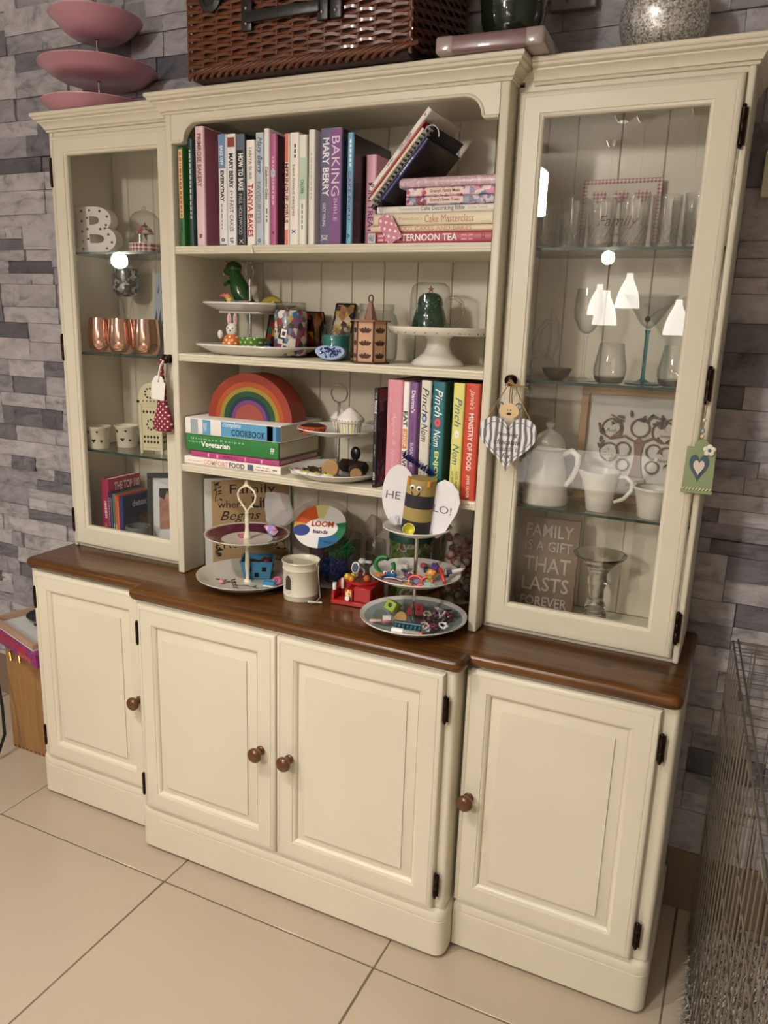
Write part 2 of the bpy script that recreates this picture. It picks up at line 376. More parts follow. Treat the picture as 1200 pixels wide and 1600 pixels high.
while z < 2.45:
    H = rs.choice([0.105, 0.11, 0.11, 0.12]); H = min(H, 2.45 - z)
    x = -2.0 - rs.random() * .2
    while x < 1.9:
        Lg = rs.uniform(0.2, 0.46); kind = rs.random()
        if kind < .26: rows = [H]; Lg = rs.uniform(.10, .22)
        elif kind < .86: a = rs.choice([.5, .5, .42, .58]); rows = [H * a, H * (1 - a)]
        else: rows = [H * .32, H * .36, H * .32]
        zz = z
        for h in rows:
            xx = x
            while xx < x + Lg - 1e-4:
                l = Lg if len(rows) == 1 else rs.uniform(.08, .28)
                if x + Lg - xx - l < .05: l = x + Lg - xx
                stones.append((xx, xx + l, zz, zz + h)); xx += l
            zz += h
        x += Lg
    z += H; lift += 1
seen, rest = [], []
for s in stones:
    xm, zm = (s[0] + s[1]) / 2, (s[2] + s[3]) / 2
    hidden = (-.70 < xm < .70 and zm < 1.93) or (-.8 < xm < .86 and zm < .7)
    (seen if (in_view((s[0], 0, zm)) or in_view((s[1], 0, zm)) or in_view((xm, 0, zm))) and not hidden and not (xm > .87 + .2 and False) else rest).append(s)
def hid2(s):
    # behind the dresser as the camera sees it: test the line of sight against the dresser's block
    for (x_, z_) in ((s[0], s[2]), (s[1], s[2]), (s[0], s[3]), (s[1], s[3]), ((s[0] + s[1]) / 2, (s[2] + s[3]) / 2)):
        p = Vector((x_, 0, z_)); d = cam.location - p; vis = True
        for t in [i / 60 for i in range(1, 22)]:
            q = p + d * t
            if (abs(q.x) < .845 and -.2 < q.y < 0 and q.z < 1.9) or (abs(q.x) < .865 and -.36 < q.y < 0 and q.z < .72): vis = False; break
        if vis: return False
    return True
s2 = [s for s in seen if not hid2(s)]; rest += [s for s in seen if hid2(s)]
s2.sort(key=lambda s: -(s[1] - s[0]) * (s[3] - s[2])); rest += s2[300:]; s2 = s2[:300]
for s in s2:
    o = bpy.data.objects.new('stone', rs.choice(STM)); COL.objects.link(o); o.parent = wall
    o.location = ((s[0] + s[1]) / 2, 0.021, (s[2] + s[3]) / 2); o.scale = (s[1] - s[0] - .0012, rs.uniform(.012, .026), s[3] - s[2] - .0012)
    t = rs.choice(TONES); o.color = (t[0], t[1], t[2], 1)
mb = MB()
for s in rest:
    me = rs.choice(STM); d = rs.uniform(.012, .022)
    mb.add([((s[0] + s[1]) / 2 + v.co.x * (s[1] - s[0] - .0012), 0.021 + v.co.y * d, (s[2] + s[3]) / 2 + v.co.z * (s[3] - s[2] - .0012)) for v in me.vertices], [tuple(p.vertices) for p in me.polygons])
o = mb.build('stones', STONE, wall, 0, kind='stuff'); o.color = (.64, .63, .62, 1)

# ------------------------------------------------------------------ dresser: lower half
WT = 0.743
def ring_panel(mb, x0, x1, z0, z1, steps):
    """nested rectangles: steps = (inset, y); mitred joinery"""
    mb.loft([[(x0 + i, y, z0 + i), (x1 - i, y, z0 + i), (x1 - i, y, z1 - i), (x0 + i, y, z1 - i)] for i, y in steps], True, False)
def make_knob(x, y, z, parent):
    b = MB(); n = 20
    prof = [(0.0, 0), (.011, 0), (.0115, .004), (.0075, .008), (.0075, .014), (.013, .018), (.0178, .024), (.0185, .029), (.0165, .034), (.011, .0375), (.0055, .0385), (0, .0388)]
    b.at(0, 0, 0, rx=PI / 2); b.lathe(prof, n); o = b.build('knob', KNOBW, parent, 50); o.location = (x, y, z); return o
def make_hinge(x, y, z, parent, ln=0.056, r=.0042):
    b = MB(); b.lathe([(0, -ln / 2 - .006), (r * .6, -ln / 2 - .005), (r * .9, -ln / 2 - .002), (r * .5, -ln / 2), (r, -ln / 2 + .001), (r, -ln / 6), (r * .85, -ln / 6 + .0008), (r, -ln / 6 + .0016), (r, ln / 6 - .0016), (r * .85, ln / 6 - .0008), (r, ln / 6), (r, ln / 2 - .001), (r * .5, ln / 2), (r * .9, ln / 2 + .002), (r * .6, ln / 2 + .005), (0, ln / 2 + .006)], 12)
    b.box(-.0075, .0075, 0.0025, .0042, -ln / 2, ln / 2)
    o = b.build('hinge', IRON, parent, 50); o.location = (x, y, z); return o
def base_door(x0, x1, yf, knob_x, hinge_x, parent):
    z0, z1 = 0.1375, 0.7085; yb = yf + .0185
    d = MB()
    ring_panel(d, x0, x1, z0, z1, [(0, yb), (0, yf + .007), (.0012, yf + .004), (.004, yf + .0014), (.008, yf + .0002), (.0105, yf), (.0105, yf + .0012), (.0125, yf + .0012), (.0125, yf), (.046, yf), (.0465, yf + .0016), (.0485, yf + .0022), (.0525, yf + .0055), (.0545, yf + .0085), (.0552, yf + .0118), (.0578, yf + .0118), (.058, yf + .0135)])
    door = d.build('door', CREAM, parent, 30)
    p = MB(); ring_panel(p, x0 + .057, x1 - .057, z0 + .057, z1 - .057, [(0, yf + .0145), (0, yf + .0105), (.003, yf + .0102), (.020, yf + .0042), (.0222, yf + .0040), (.0225, yf + .0008)])
    i = .0225; p.add([(x0 + .057 + i, yf + .0008, z0 + .057 + i), (x1 - .057 - i, yf + .0008, z0 + .057 + i), (x1 - .057 - i, yf + .0008, z1 - .057 - i), (x0 + .057 + i, yf + .0008, z1 - .057 - i)], [(0, 1, 2, 3)])
    p.build('raised_panel', CREAM, door, 30)
    make_knob(knob_x, yf - .0002, .409, door)
    for hz in (.2, .63): make_hinge(hinge_x, yf + .005, hz, door)
    return door
PLP = [(.004, .0075), (0, .011), (0, .099), (.0012, .0995), (.0012, .1025), (0, .103), (0, .117), (.0025, .126), (.008, .132), (.016, .1345)]
def base_unit(name, label, xa, xb, yp, rl, rr, doors):
    cx = (xa + xb) / 2
    t = thing(name, label, 'cabinet', (cx, 0, 0), group='painted base cabinets of the dresser')
    a, b_ = xa - cx, xb - cx
    f = MB(); f.box(a + .012, b_ - .012, yp + .03, -.02, 0.0, .0085); f.build('foot_rail', PLAST_DARK, t, 0)  # recessed foot coloured near-black for the shade in the gap under the plinth
    o = rounded([(a, -.012), (a, yp), (b_, yp), (b_, -.012)], [0, .026 if rl else 0, .026 if rr else 0, 0])
    p = MB(); profile_solid(p, o, PLP); p.build('plinth', CREAM, t, 30)
    e1 = .005 if rl else 0; e2 = .005 if rr else 0
    o = rounded([(a + e1, -.012), (a + e1, yp + .0085), (b_ - e2, yp + .0085), (b_ - e2, -.012)], [0, .012 if rl else 0, .012 if rr else 0, 0])
    p = MB(); profile_solid(p, o, [(.0, .1345), (0, .712)]); p.build('carcass', CREAM, t, 30)
    for (x0, x1, k, h) in doors: base_door(x0 - cx, x1 - cx, yp - .0105, k - cx, h - cx, t)
    return t
base_unit('base_cabinet', 'cream double-door cupboard forming the protruding middle of the dresser base', -.441, .441, -.432, True, True, [(-.4126, -.0015, -.040, -.4175), (.0015, .4126, .040, .4175)])
base_unit('base_cabinet', 'cream single-door cupboard of the dresser base beside the wire cage', .4425, .874, -.376, False, True, [(.4435, .8364, .466, .8425)])
base_unit('base_cabinet', 'cream single-door cupboard of the dresser base beside the wooden box', -.874, -.4425, -.376, True, False, [(-.8364, -.4435, -.466, -.8425)])
# worktop
o = rounded([(-.872, -.004), (-.872, -.386), (-.451, -.386), (-.451, -.437), (.451, -.437), (.451, -.386), (.872, -.386), (.872, -.004)], [0, .022, 0, .022, .022, 0, .022, 0])
p = MB(); profile_solid(p, o, [(.013, .7125), (.0115, .714), (.0065, .7152), (.0035, .718), (.0025, .7215), (.0008, .7235), (0, .726), (0, .731), (.001, .7355), (.004, .7395), (.0085, .742), (.013, .743)])
p.build('worktop', PINE, None, 40, label='long stained pine worktop with rounded edge and knots across the dresser', cat='worktop')

# ------------------------------------------------------------------ dresser: open shelf unit in the middle
Z0 = WT + .0005
hu = thing('shelf_unit', 'cream open shelf unit with arched frieze holding cookbooks and trinkets', 'shelves', (0, 0, Z0))
def hb(name, mb, mat=CREAM, sm=30, par=None):
    ob = mb.build(name, mat, par or hu, sm); ob.data.transform(Matrix.Translation((0, 0, -Z0))) if par is None else None; return ob
for s_ in (-1, 1):
    b = MB(); b.box(s_ * .4005, s_ * .420, -.2705, -.006, Z0, 1.883, .004, 3); hb('side_panel', b)
S1, S2, S3 = 1.5784, 1.3227, 1.0413
for zt in (S1, S2, S3):
    b = MB(); pr = [(-.016, zt), (-.2655, zt), (-.2675, zt - .0008), (-.268, zt - .002), (-.268, zt - .0055), (-.2665, zt - .0063), (-.2665, zt - .0075), (-.268, zt - .0083), (-.268, zt - .0125), (-.2665, zt - .0133), (-.2665, zt - .0145), (-.268, zt - .0153), (-.268, zt - .0175), (-.266, zt - .019), (-.016, zt - .019)]
    b.prism(pr, -.4, .4, 'yz'); hb('shelf', b)
X0 = -.137 - .0905 * 3
for k in range(10):
    a = max(X0 + .0905 * k + .0006, -.4); e = min(X0 + .0905 * (k + 1) - .0006, .4)
    if e - a < .01: continue
    b = MB(); b.prism([(a, -.0085), (a, -.0125), (a + .0018, -.0145), (e - .0018, -.0145), (e, -.0125), (e, -.0085)], Z0, 1.875, 'xy'); hb('back_board', b)
b = MB(); b.box(-.4, .4, -.0085, -.005, Z0, 1.88); hb('back_panel', b, pm('board_gap', '8C846C', .8))
b = MB(); b.box(-.4, .4, -.2525, -.006, 1.868, 1.883); hb('top_panel', b)
def arch():
    pts = [(-.4003, 1.8065), (-.371, 1.8065), (-.3685, 1.809)]
    for k in range(1, 10): t = k / 9 * PI / 2; pts.append((-.326 - .0415 * math.cos(t), 1.809 + .0395 * math.sin(t)))
    return pts + [(-x, z) for x, z in pts[::-1]]
ar = arch()
b = MB(); b.prism(ar + [(.4003, 1.882), (-.4003, 1.882)], -.2695, -.2525); hb('frieze', b)
b = MB(); b.tube([(x, -.2695, z + .0035) for x, z in ar], .0035, 8); hb('bead', b)
CORN = [(-.002, 1.869), (.004, 1.8695), (.0055, 1.872), (.004, 1.8745), (.008, 1.876), (.0095, 1.880), (.013, 1.886), (.0185, 1.8905), (.020, 1.8915), (.020, 1.8945), (.0235, 1.8955), (.0265, 1.898), (.0275, 1.901), (.0285, 1.9025), (.031, 1.9035), (.0325, 1.906), (.0325, 1.9105), (.031, 1.9125), (.028, 1.9135), (-.002, 1.9135)]
def cornice(path, parent, name='cornice'):
    loops = []
    n = len(path)
    for i in range(n):
        b0 = Vector(path[i]); d1 = (b0 - Vector(path[i - 1])).normalized() if i else None; d2 = (Vector(path[i + 1]) - b0).normalized() if i < n - 1 else None
        n1 = Vector((d1.y, -d1.x)) if d1 else None; n2 = Vector((d2.y, -d2.x)) if d2 else None
        k = (n1 + n2) / (1 + n1.dot(n2)) if n1 and n2 else (n1 or n2)
        loops.append([(b0.x + k.x * o_, b0.y + k.y * o_, z_) for o_, z_ in CORN])
    b = MB(); b.loft(loops); ob = b.build(name, CREAM, parent, 30); return ob
ob = cornice([(-.420, -.2225), (-.420, -.2705), (.420, -.2705), (.420, -.2225)], hu); ob.data.transform(Matrix.Translation((0, 0, -Z0)))
b = MB(); b.box(-.42, .42, -.2705, -.006, 1.8832, 1.9132); hb('top_cover', b)

# ------------------------------------------------------------------ dresser: glazed display cabinets
def glass_shelf(parent, xa, xb, z):
    b = MB(); b.box(xa, xb, -.2, -.018, z - .006, z)
    o = b.build('glass_shelf', [SHELFG, EDGEG], parent, 0)
    for pl in o.data.polygons:
        if abs(pl.normal.z) < .5: pl.material_index = 1
    for x in (xa + .004, xb - .004):
        for y in (-.17, -.05):
            q = MB(); q.box(x - .004, x + .004, y - .004, y + .004, z - .022, z - .0062, .0015); q.build('shelf_clip', pm('clip', 'D8D4CA', .3), o)
def display(sg, label):
    """sg = +1 right-hand cabinet, -1 left-hand; built around its own base centre"""
    cx = .634 * sg
    t = thing('display_cabinet', label, 'cabinet', (cx, 0, Z0), group='glazed display cabinets of the dresser')
    def B(name, mb, mat=CREAM, sm=30):
        ob = mb.build(name, mat, t, sm); ob.data.transform(Matrix.Translation((-cx, 0, -Z0))); return ob
    X = lambda v: v * sg
    b = MB(); b.box(X(.8335), X(.8467), -.2235, -.006, Z0, 1.87, .004, 3); B('side_panel', b)
    b = MB(); b.box(X(.4215), X(.4335), -.2165, -.006, Z0, 1.87); B('side_panel', b)
    b = MB(); b.box(X(.4335), X(.8335), -.2165, -.016, Z0, .757); B('bottom_panel', b)
    b = MB(); b.box(X(.4335), X(.8335), -.2165, -.016, 1.862, 1.877); B('top_panel', b)
    b = MB(); b.box(X(.4215), X(.8467), -.2215, -.006, 1.8775, 1.9132); B('top_cover', b)
    b = MB(); b.box(X(.4335), X(.8335), -.219, -.2, 1.8595, 1.8775); B('top_rail', b)
    b = MB(); b.box(X(.4335), X(.8335), -.0085, -.005, Z0, 1.877); B('back_panel', b, pm('board_gap', '8C846C', .8))
    xs = [.4337, .499, .592, .685, .778, .8333]
    for k in range(5):
        a, e = sorted((X(xs[k] + .0006), X(xs[k + 1] - .0006))); b = MB()
        b.prism([(a, -.0085), (a, -.0125), (a + .0018, -.0145), (e - .0018, -.0145), (e, -.0125), (e, -.0085)], Z0 + .0145, 1.8615, 'xy'); B('back_board', b)
    path = [(.4535, -.2215), (.8467, -.2215), (.8467, -.006)] if sg > 0 else [(-.8467, -.006), (-.8467, -.2215), (-.4535, -.2215)]
    ob = cornice(path, t); ob.data.transform(Matrix.Translation((-cx, 0, -Z0)))
    for z in (1.573, 1.306, 1.033):
        glass_shelf(t, *sorted((X(.4345) - cx, X(.8325) - cx)), z - Z0)
    b = MB(); b.lathe([(.031, 0), (.031, -.004), (.028, -.008), (.02, -.009), (.02, -.004), (0, -.004)], 24, (X(.634), -.115, 1.8618)); ob = B('downlight', b, CHROME)
    q = MB(); q.sphere((0, 0, 0), .011, 10, (1, 1, .6)); q = q.build('bulb', pm('lamp_glass', 'E8E8E4', .05, coat=1), ob); q.location = (X(.634) - cx, -.115, 1.8545 - Z0)
    # door
    x0, x1 = (.4292, .8316) if sg > 0 else (-.8316, -.4292)
    z0, z1, yf, yb = .7555, 1.8573, -.236, -.2192
    gx0, gx1, gz0, gz1 = (.4797, .7781, .8139, 1.8093) if sg > 0 else (-.7781, -.4797, .8139, 1.8093)
    d = MB()
    R = lambda a, y: [(x0 + a, y, z0 + a), (x1 - a, y, z0 + a), (x1 - a, y, z1 - a), (x0 + a, y, z1 - a)]
    G = lambda a, y: [(gx0 - a, y, gz0 - a), (gx1 + a, y, gz0 - a), (gx1 + a, y, gz1 + a), (gx0 - a, y, gz1 + a)]
    d.loft([R(0, yb), R(0, yf + .006), R(.0012, yf + .0035), R(.004, yf + .0012), R(.008, yf), R(.0105, yf), R(.0105, yf + .0012), R(.0125, yf + .0012), R(.0125, yf), G(.008, yf), G(.0075, yf + .002), G(.003, yf + .0035), G(.0005, yf + .0065), G(0, yb), R(0, yb)], False, False)
    door = B('door', d)
    q = MB(); q.box(gx0 - .004, gx1 + .004, yf + .008, yf + .012, gz0 - .004, gz1 + .004); q = q.build('glass_pane', PANE, door, 0); q.data.transform(Matrix.Translation((-cx, 0, -Z0)))
    for hz in (1.77, 1.318, .825): make_hinge(X(.8355) - cx, -.2315, hz - Z0, door, .062, .0048)
    kx = X(.4545) - cx
    q = MB(); q.at(kx, yf, 1.3055 - Z0, rx=PI / 2); q.lathe([(0, 0), (.011, 0), (.0115, .002), (.006, .004), (.0045, .010), (.0105, .013), (.012, .018), (.009, .022), (0, .0235)], 18)
    q.build('knob', IRON, door, 50)
    return t
display(1, 'cream glazed display cabinet holding drinking glasses, white jugs and signs')
display(-1, 'cream glazed display cabinet holding copper tumblers and a spotted letter')
# ------------------------------------------------------------------ books
PAGES = pm('book_pages', 'DDD3BC', 0.85, var=.12, vs_=3, stretch=(220, 1, 1))
def book(label, x0, x1, z0, h, col, texts=(), yf=-.258, d=.19, flat=False, group=None, rough=.4, soft=False, lean=0, cover=None, bands=(), name='cookbook'):
    """closed book; spine faces the room. upright: x0..x1 thickness, h height. flat: x0..x1 spine length, h thickness"""
    cx = (x0 + x1) / 2; t = h if flat else x1 - x0; ln = x1 - x0 if flat else h
    r = thing(name, label, 'book', (cx, yf, z0), 0, group); r.rotation_euler = (0, lean, 0)
    ct = .0012 if soft else .0026; g = 0 if soft else .003
    k = min(.0035, t * .3)
    # C-shaped cover profile: across thickness (a) and depth (b)
    pr = [(-t / 2, d), (-t / 2, k), (-t / 2 + k * .35, k * .3), (-t / 2 + k, 0), (t / 2 - k, 0), (t / 2 - k * .35, k * .3), (t / 2, k), (t / 2, d), (t / 2 - ct, d), (t / 2 - ct, k + ct), (-t / 2 + ct, k + ct), (-t / 2 + ct, d)]
    c = MB(); cm = C(col, rough) if isinstance(col, str) else col
    if flat: c.prism([(b_, a + t / 2) for a, b_ in pr], -ln / 2, ln / 2, 'yz')
    else: c.prism(pr, 0, ln, 'xy')
    cov = c.build('cover', cm, r, 45)
    p = MB()
    if flat: p.box(-ln / 2 + g, ln / 2 - g, k + ct, d - g, ct, t - ct)
    else: p.box(-t / 2 + ct, t / 2 - ct, k + ct, d - g, g, ln - g)
    p.build('pages', PAGES, r, 0)
    if cover:
        q = MB(); q.box(t / 2, t / 2 + .0004, k + .002, d - .002, .002, ln - .002); q.build('front_print', cover, cov, 0)
    for (u0, u1, bc) in bands:
        q = MB(); bm_ = C(bc, rough) if isinstance(bc, str) else bc
        if flat: q.box(-ln / 2 + ln * u0, -ln / 2 + ln * u1, -.0003, .001, k * .8, t - k * .8)
        else: q.box(-t / 2 + k * .8, t / 2 - k * .8, -.0003, .001, ln * (1 - u1), ln * (1 - u0))
        q.build('spine_band', bm_, cov, 0)
    for tx in texts:
        s, u0, u1, v, hh, tc = tx[:6]; op = tx[6] if len(tx) > 6 else {}
        if s == '~':   # print too small to read: a run of tiny ink dashes
            q = MB(); u = u0; rq = random.Random(len(label))
            while u < u1 - .01:
                l_ = min(rq.uniform(.015, .05), u1 - u)
                if flat: q.box(-ln / 2 + ln * u, -ln / 2 + ln * (u + l_), -.0006, -.0001, t * (v - hh * .28), t * (v + hh * .28))
                else: q.box(t * (v - .5 - hh * .28), t * (v - .5 + hh * .28), -.0006, -.0001, ln * (1 - u - l_), ln * (1 - u))
                u += l_ + .012
            q.build('small_print', C(tc, .5), cov, 0); continue
        if flat: text(s, (-ln / 2 + ln * (u0 + u1) / 2, -.0004, t * v), ln * (u1 - u0), t * hh, C(tc, .5), cov, 'front', **op)
        else: text(s, (t * (v - .5), -.0004, ln * (1 - (u0 + u1) / 2)), ln * (u1 - u0), t * hh, C(tc, .5), cov, 'down', **op)
    return r
BD = dict(bold=.02); IT = dict(shear=.35)
G1 = 'cookbooks standing on the top shelf'
zb = S1 + .0003
DARKPRINT = patch_mat('dark_photo_print', ['14100E', '2B1712', '1B1D22', '3A241A', '0E0D0C'], 14, .25, 'NOISE')
book('thin green spined cookbook with orange print against the side panel of the top shelf', -.394, -.378, zb, .222, '2F6B33', [('~', .04, .7, .5, .6, 'C8552E'), ('~', .74, .86, .5, .35, '173B1C')], bands=[(.02, .71, 'D9C79A')], group=G1, d=.2)
book('dark teal spined book beside the tallest pale pink book', -.364, -.3505, zb, .239, '23413E', [('~', .1, .75, .5, .45, 'C9D3CC')], group=G1, d=.2)
book('tall pale pink spined cookbook with brown lettering and a mauve cover', -.342, -.317, zb, .264, 'E3C3C9', [('PRIMROSE BAKERY', .06, .5, .5, .5, '8A4A44', BD), ('B', .9, .935, .5, .3, '5A4A20', BD)], group=G1, d=.195, cover=C('A9657B', .35))
book('white and blue spined book lettered Everyday', -.2765, -.2525, zb, .243, 'E4E2DF', [('BAKE OFF', .1, .27, .45, .35, 'F2F2F2', BD), ('EVERYDAY', .32, .6, .5, .42, '17171B', dict(bold=.03)), ('~', .62, .86, .4, .2, '8F8F94'), ('o', .93, .965, .5, .4, '333333', BD)], bands=[(.0, .3, '6D8FB4'), (.985, 1, '4F7FA0')], group=G1)
book('white spined cookbook with a dark red square at its head lettered Fast Cakes', -.2515, -.227, zb, .242, 'E9E5E3', [('MARY BERRY', .17, .48, .5, .48, '1B1B1F', dict(bold=.03)), ('(•)', .5, .57, .5, .4, '3A3A3A'), ('FAST CAKES', .59, .87, .5, .48, '55555B'), ('LF', .93, .98, .5, .4, '1B1B1F', BD)], bands=[(.03, .115, '8E3B30')], group=G1)
book('black spined cookbook with bold white title and grey head band', -.226, -.199, zb, .240, '14151A', [('HOW TO BAKE', .17, .5, .5, .5, 'F0F0EE', dict(bold=.03)), ('PAUL HOLLYWOOD', .53, .9, .45, .35, 'C4C8CC'), ('X', .94, .985, .5, .4, 'D8D8D8')], bands=[(.0, .14, '5D6A75')], group=G1)
book('cream spined cookbook with large red serif title on the top shelf', -.198, -.1745, zb, .226, 'EFE9DF', [('TANYA BURR', .06, .37, .5, .36, '4C4A48'), ('TANYA BAKES', .41, .92, .5, .62, 'B3252F', BD)], group=G1)
book('blue grey spined book with signature lettering above Favourites', -.1725, -.1510, zb, .240, 'B4BFC6', [('Mary Berry', .04, .36, .5, .7, '3A4146', IT), ('FAVOURITES', .43, .8, .45, .5, '7C8288'), ('o', .94, .975, .5, .4, '3C5C8C', BD)], group=G1)
book('tall thin white spined book lettered Celebration Cakes', -.1500, -.1355, zb, .247, 'EAE6E2', [('Celebration Cakes', .32, .6, .55, .5, '4A3B36', BD), ('~', .68, .8, .55, .4, '7A736E')], group=G1)
book('thin magenta spined hardback in the top shelf row', -.1335, -.1165, zb, .235, 'B4598A', [('~', .2, .65, .5, .45, 'E0B7C9'), ('y', .87, .91, .5, .4, '3A1330', BD)], bands=[(.32, .38, '9EC4CC')], group=G1, cover=C('4B1426', .3))
book('slim white spined book with coral ends and dark red title', -.0955, -.0825, zb, .233, 'ECE4DA', [('MERINGUE GIRLS', .26, .8, .5, .7, '9A2B3C', BD)], bands=[(0, .25, 'E2745E'), (.86, 1, 'E8836B')], group=G1)
book('cream spined book with an oval badge lettered best loved recipes', -.0815, -.058, zb, .234, 'EFE8DB', [('best loved recipes', .28, .74, .45, .42, '6E6A66'), ('~', .1, .22, .6, .3, '2B2B38', BD), ('x', .86, .9, .5, .4, '2C5FA0', BD)], group=G1)
q = None
book('white spined book with a green band in the top shelf row', -.0572, -.0385, zb, .228, 'E9E7DA', [('CALORIE', .4, .53, .5, .4, '2E6E4C', BD), ('~', .62, .86, .5, .3, '7A8A84')], bands=[(.2, .58, 'B9D6BB')], group=G1, cover=C('8FA23A', .4))
book('plain white spined book beside the large purple baking book', -.0335, -.0170, zb, .237, 'E8E2DC', [('~', .2, .6, .5, .4, 'CFC4BC')], group=G1)
book('thick purple and slate spined cookbook with two white title lines', -.0035, .0505, zb, .237, '6A6482', [('MARY BERRY', .08, .58, .28, .3, 'F1EEF4', dict(bold=.025)), ('BAKING', .07, .58, .72, .36, 'E2CFE2'), ('BIBLE', .6, .8, .74, .16, 'CDB7D6'), ('LUCY YOUNG', .64, .84, .22, .14, 'E6E2EA', BD), ('DK', .92, .97, .25, .3, 'D6D2CE', BD)], bands=[], group=G1, cover=DARKPRINT)
b = MB(); b.box(-.001, .0262, -.0005, .001, .002, .235); pb = b.build('spine_band', C('7E4E86', .35), bpy.data.objects['cover'] if False else [o for o in COL.objects if o.name.startswith('cookbook') and abs(o.location.x - .0235) < .001][0], 0)
book('thin sky blue spined book with scattered lettering', .0630, .0775, zb, .225, '6FA9CC', [('~', .06, .3, .55, .5, 'F2F2F2', IT), ('CAKE POP U', .34, .78, .5, .5, '7A3A6A', BD), ('A', .9, .95, .5, .5, '25507A', BD)], group=G1, cover=DARKPRINT)
book('pink spined short book pushed back behind the leaning books', .0815, .1080, zb, .190, 'DDA0B4', [('MINI TREATS', .3, .9, .55, .5, '6A3350', BD)], yf=-.205, d=.185, group=G1)
# leaning bundle
GL = 'books leaning on the horizontal pile'; WIREW = pm('bright_wire', 'CFCFD2', .35, metal=.35)
th = math.radians(41); ex = Vector((math.cos(th), 0, -math.sin(th))); ez = Vector((math.sin(th), 0, math.cos(th))); org = Vector((.1175, 0, 1.691))
def lean_book(label, t0, t1, s0, ln, col, texts=(), yf=-.262, d=.17, **k):
    c = org + ex * ((t0 + t1) / 2) + ez * s0
    return book(label, c.x - (t1 - t0) / 2, c.x + (t1 - t0) / 2, c.z, ln, col, texts, yf=yf, d=d, lean=th, group=GL, **k)
lean_book('white spined book leaning outermost on the tilted bundle', 0, .0115, 0, .198, 'E6E1DA', [('BAKED CAKES', .3, .5, .5, .5, '3A3836'), ('o', .06, .09, .5, .4, 'C0303A', BD), ('~', .6, .7, .5, .3, '7A7672'), ('o', .93, .97, .5, .5, '222222', BD)])
lean_book('thin glossy red booklet leaning under the white book', .012, .0158, -.004, .178, 'A81F28', soft=True)
lean_book('cream booklet leaning above the wire-bound notebook', .0163, .0235, -.014, .176, 'DED3B4', soft=True)
wb = lean_book('wire-bound black notebook leaning in the bundle', .0240, .0345, -.0255, .205, '19171A', soft=True, yf=-.252, name='notebook')
for i in range(19):
    b = MB(); zc = .012 + i * .0101
    b.tube([(-.0055, .004, zc - .0012), (-.0065, -.008, zc - .0012), (-.002, -.0155, zc - .001), (.0045, -.012, zc), (.006, .003, zc)], .0009, 5)
    b.tube([(-.0055, .004, zc + .0016), (-.0065, -.008, zc + .0016), (-.002, -.0155, zc + .0018), (.0045, -.012, zc + .0024), (.006, .003, zc + .0024)], .0009, 5); b.build('wire_loop', WIREW, wb)
nb = lean_book('navy spined cookbook leaning lowest with a cake printed on its cover', .0352, .0450, .004, .150, '23235A', [('~', .3, .6, .5, .5, 'C8CCE0')], d=.185, cover=DARKPRINT)
b = MB(); b.at(.0056, .08, .06, ry=PI / 2); b.lathe([(0, 0), (.013, 0), (.013, .0004), (0, .0004)], 20); b.build('cover_print', C('C49550', .4), nb)
RI = Matrix.Rotation(-th, 3, 'Y')
b = MB(); b.tube([tuple(RI @ (Vector((.2575 + .0165 * math.sin(a), -.262, 1.786 + .0185 * math.cos(a))) - wb.location)) for a in [i * .2 for i in range(-6, 10)]], .0013, 6); b.build('binding_end_loop', WIREW, wb)
# horizontal pile
GP = 'cookbooks piled flat on the top shelf'
FLOR = patch_mat('floral_spine', ['E6C9D2', 'D98FA8', 'F0DDE2', '8C8CA8', 'E8D4C8', 'B34A66'], 110, .45)
FLOR2 = patch_mat('floral_spine_grey', ['9AA0B4', 'C9BFC8', '77809A', 'D8B4C0', '8E3A50'], 110, .45)
PM = patch_mat('mauve_spots', ['C3A0AA', 'CBA9B2', 'B893A0', 'D6BCC2'], 120, .3, 'NOISE')
book('rose red spined book lettered Afternoon Tea at the bottom of the flat pile', .114, .396, zb, .0230, 'B0475A', [('AFTERNOON TEA', .22, .74, .5, .62, 'F6ECEA', BD), ('~', .1, .2, .66, .26, 'E9C9CC'), ('~', .1, .2, .3, .26, 'E9C9CC'), ('~', .77, .88, .66, .24, 'D79AA4'), ('~', .77, .86, .3, .24, 'D79AA4'), ('H', .925, .95, .5, .5, '6E2034')], yf=-.257, flat=True, group=GP, d=.21)
book('cream spined book lettered Fabulous Cakes and Bakes in the flat pile', .122, .396, zb + .0235, .0125, 'E4D3B0', [('FABULOUS CAKES AND BAKES', .1, .84, .5, .66, 'CC8E72')], yf=-.254, flat=True, group=GP, d=.2)
book('cream spined book lettered Cake Masterclass in the flat pile', .131, .396, zb + .0365, .0240, 'E3D8BB', [("Peggy Porschen's", .1, .42, .5, .4, 'C9A084'), ('Cake Masterclass', .44, .85, .5, .62, 'C07A5C')], yf=-.256, flat=True, group=GP, d=.21)
book('white spined book lettered Cake Decorating Bible in the flat pile', .135, .396, zb + .0610, .0145, 'E9E2DA', [('Contemporary', .2, .38, .5, .5, 'B4ACA6'), ('Cake Decorating Bible', .39, .76, .5, .74, '3A3634'), ('Lindy Smith', .79, .95, .5, .5, 'C0B6AE')], yf=-.252, flat=True, group=GP, d=.2)
LB = ('spine_label',)
for k, (lb, mt, tx) in enumerate([('thin floral grey spined book lettered Sweet Treats in the flat pile', FLOR2, "Granny's Sweet Treats"), ('thin floral pink spined book lettered Family Meals in the flat pile', FLOR, "Granny's Family Meals")]):
    book(lb, .203, .395, zb + .0760 + k * .0172, .0168, mt, [(tx, .28, .62, .5, .5, '5A3A3A', BD)], yf=-.254, flat=True, group=GP, d=.165, bands=[(.25, .66, 'EBC9B8')])
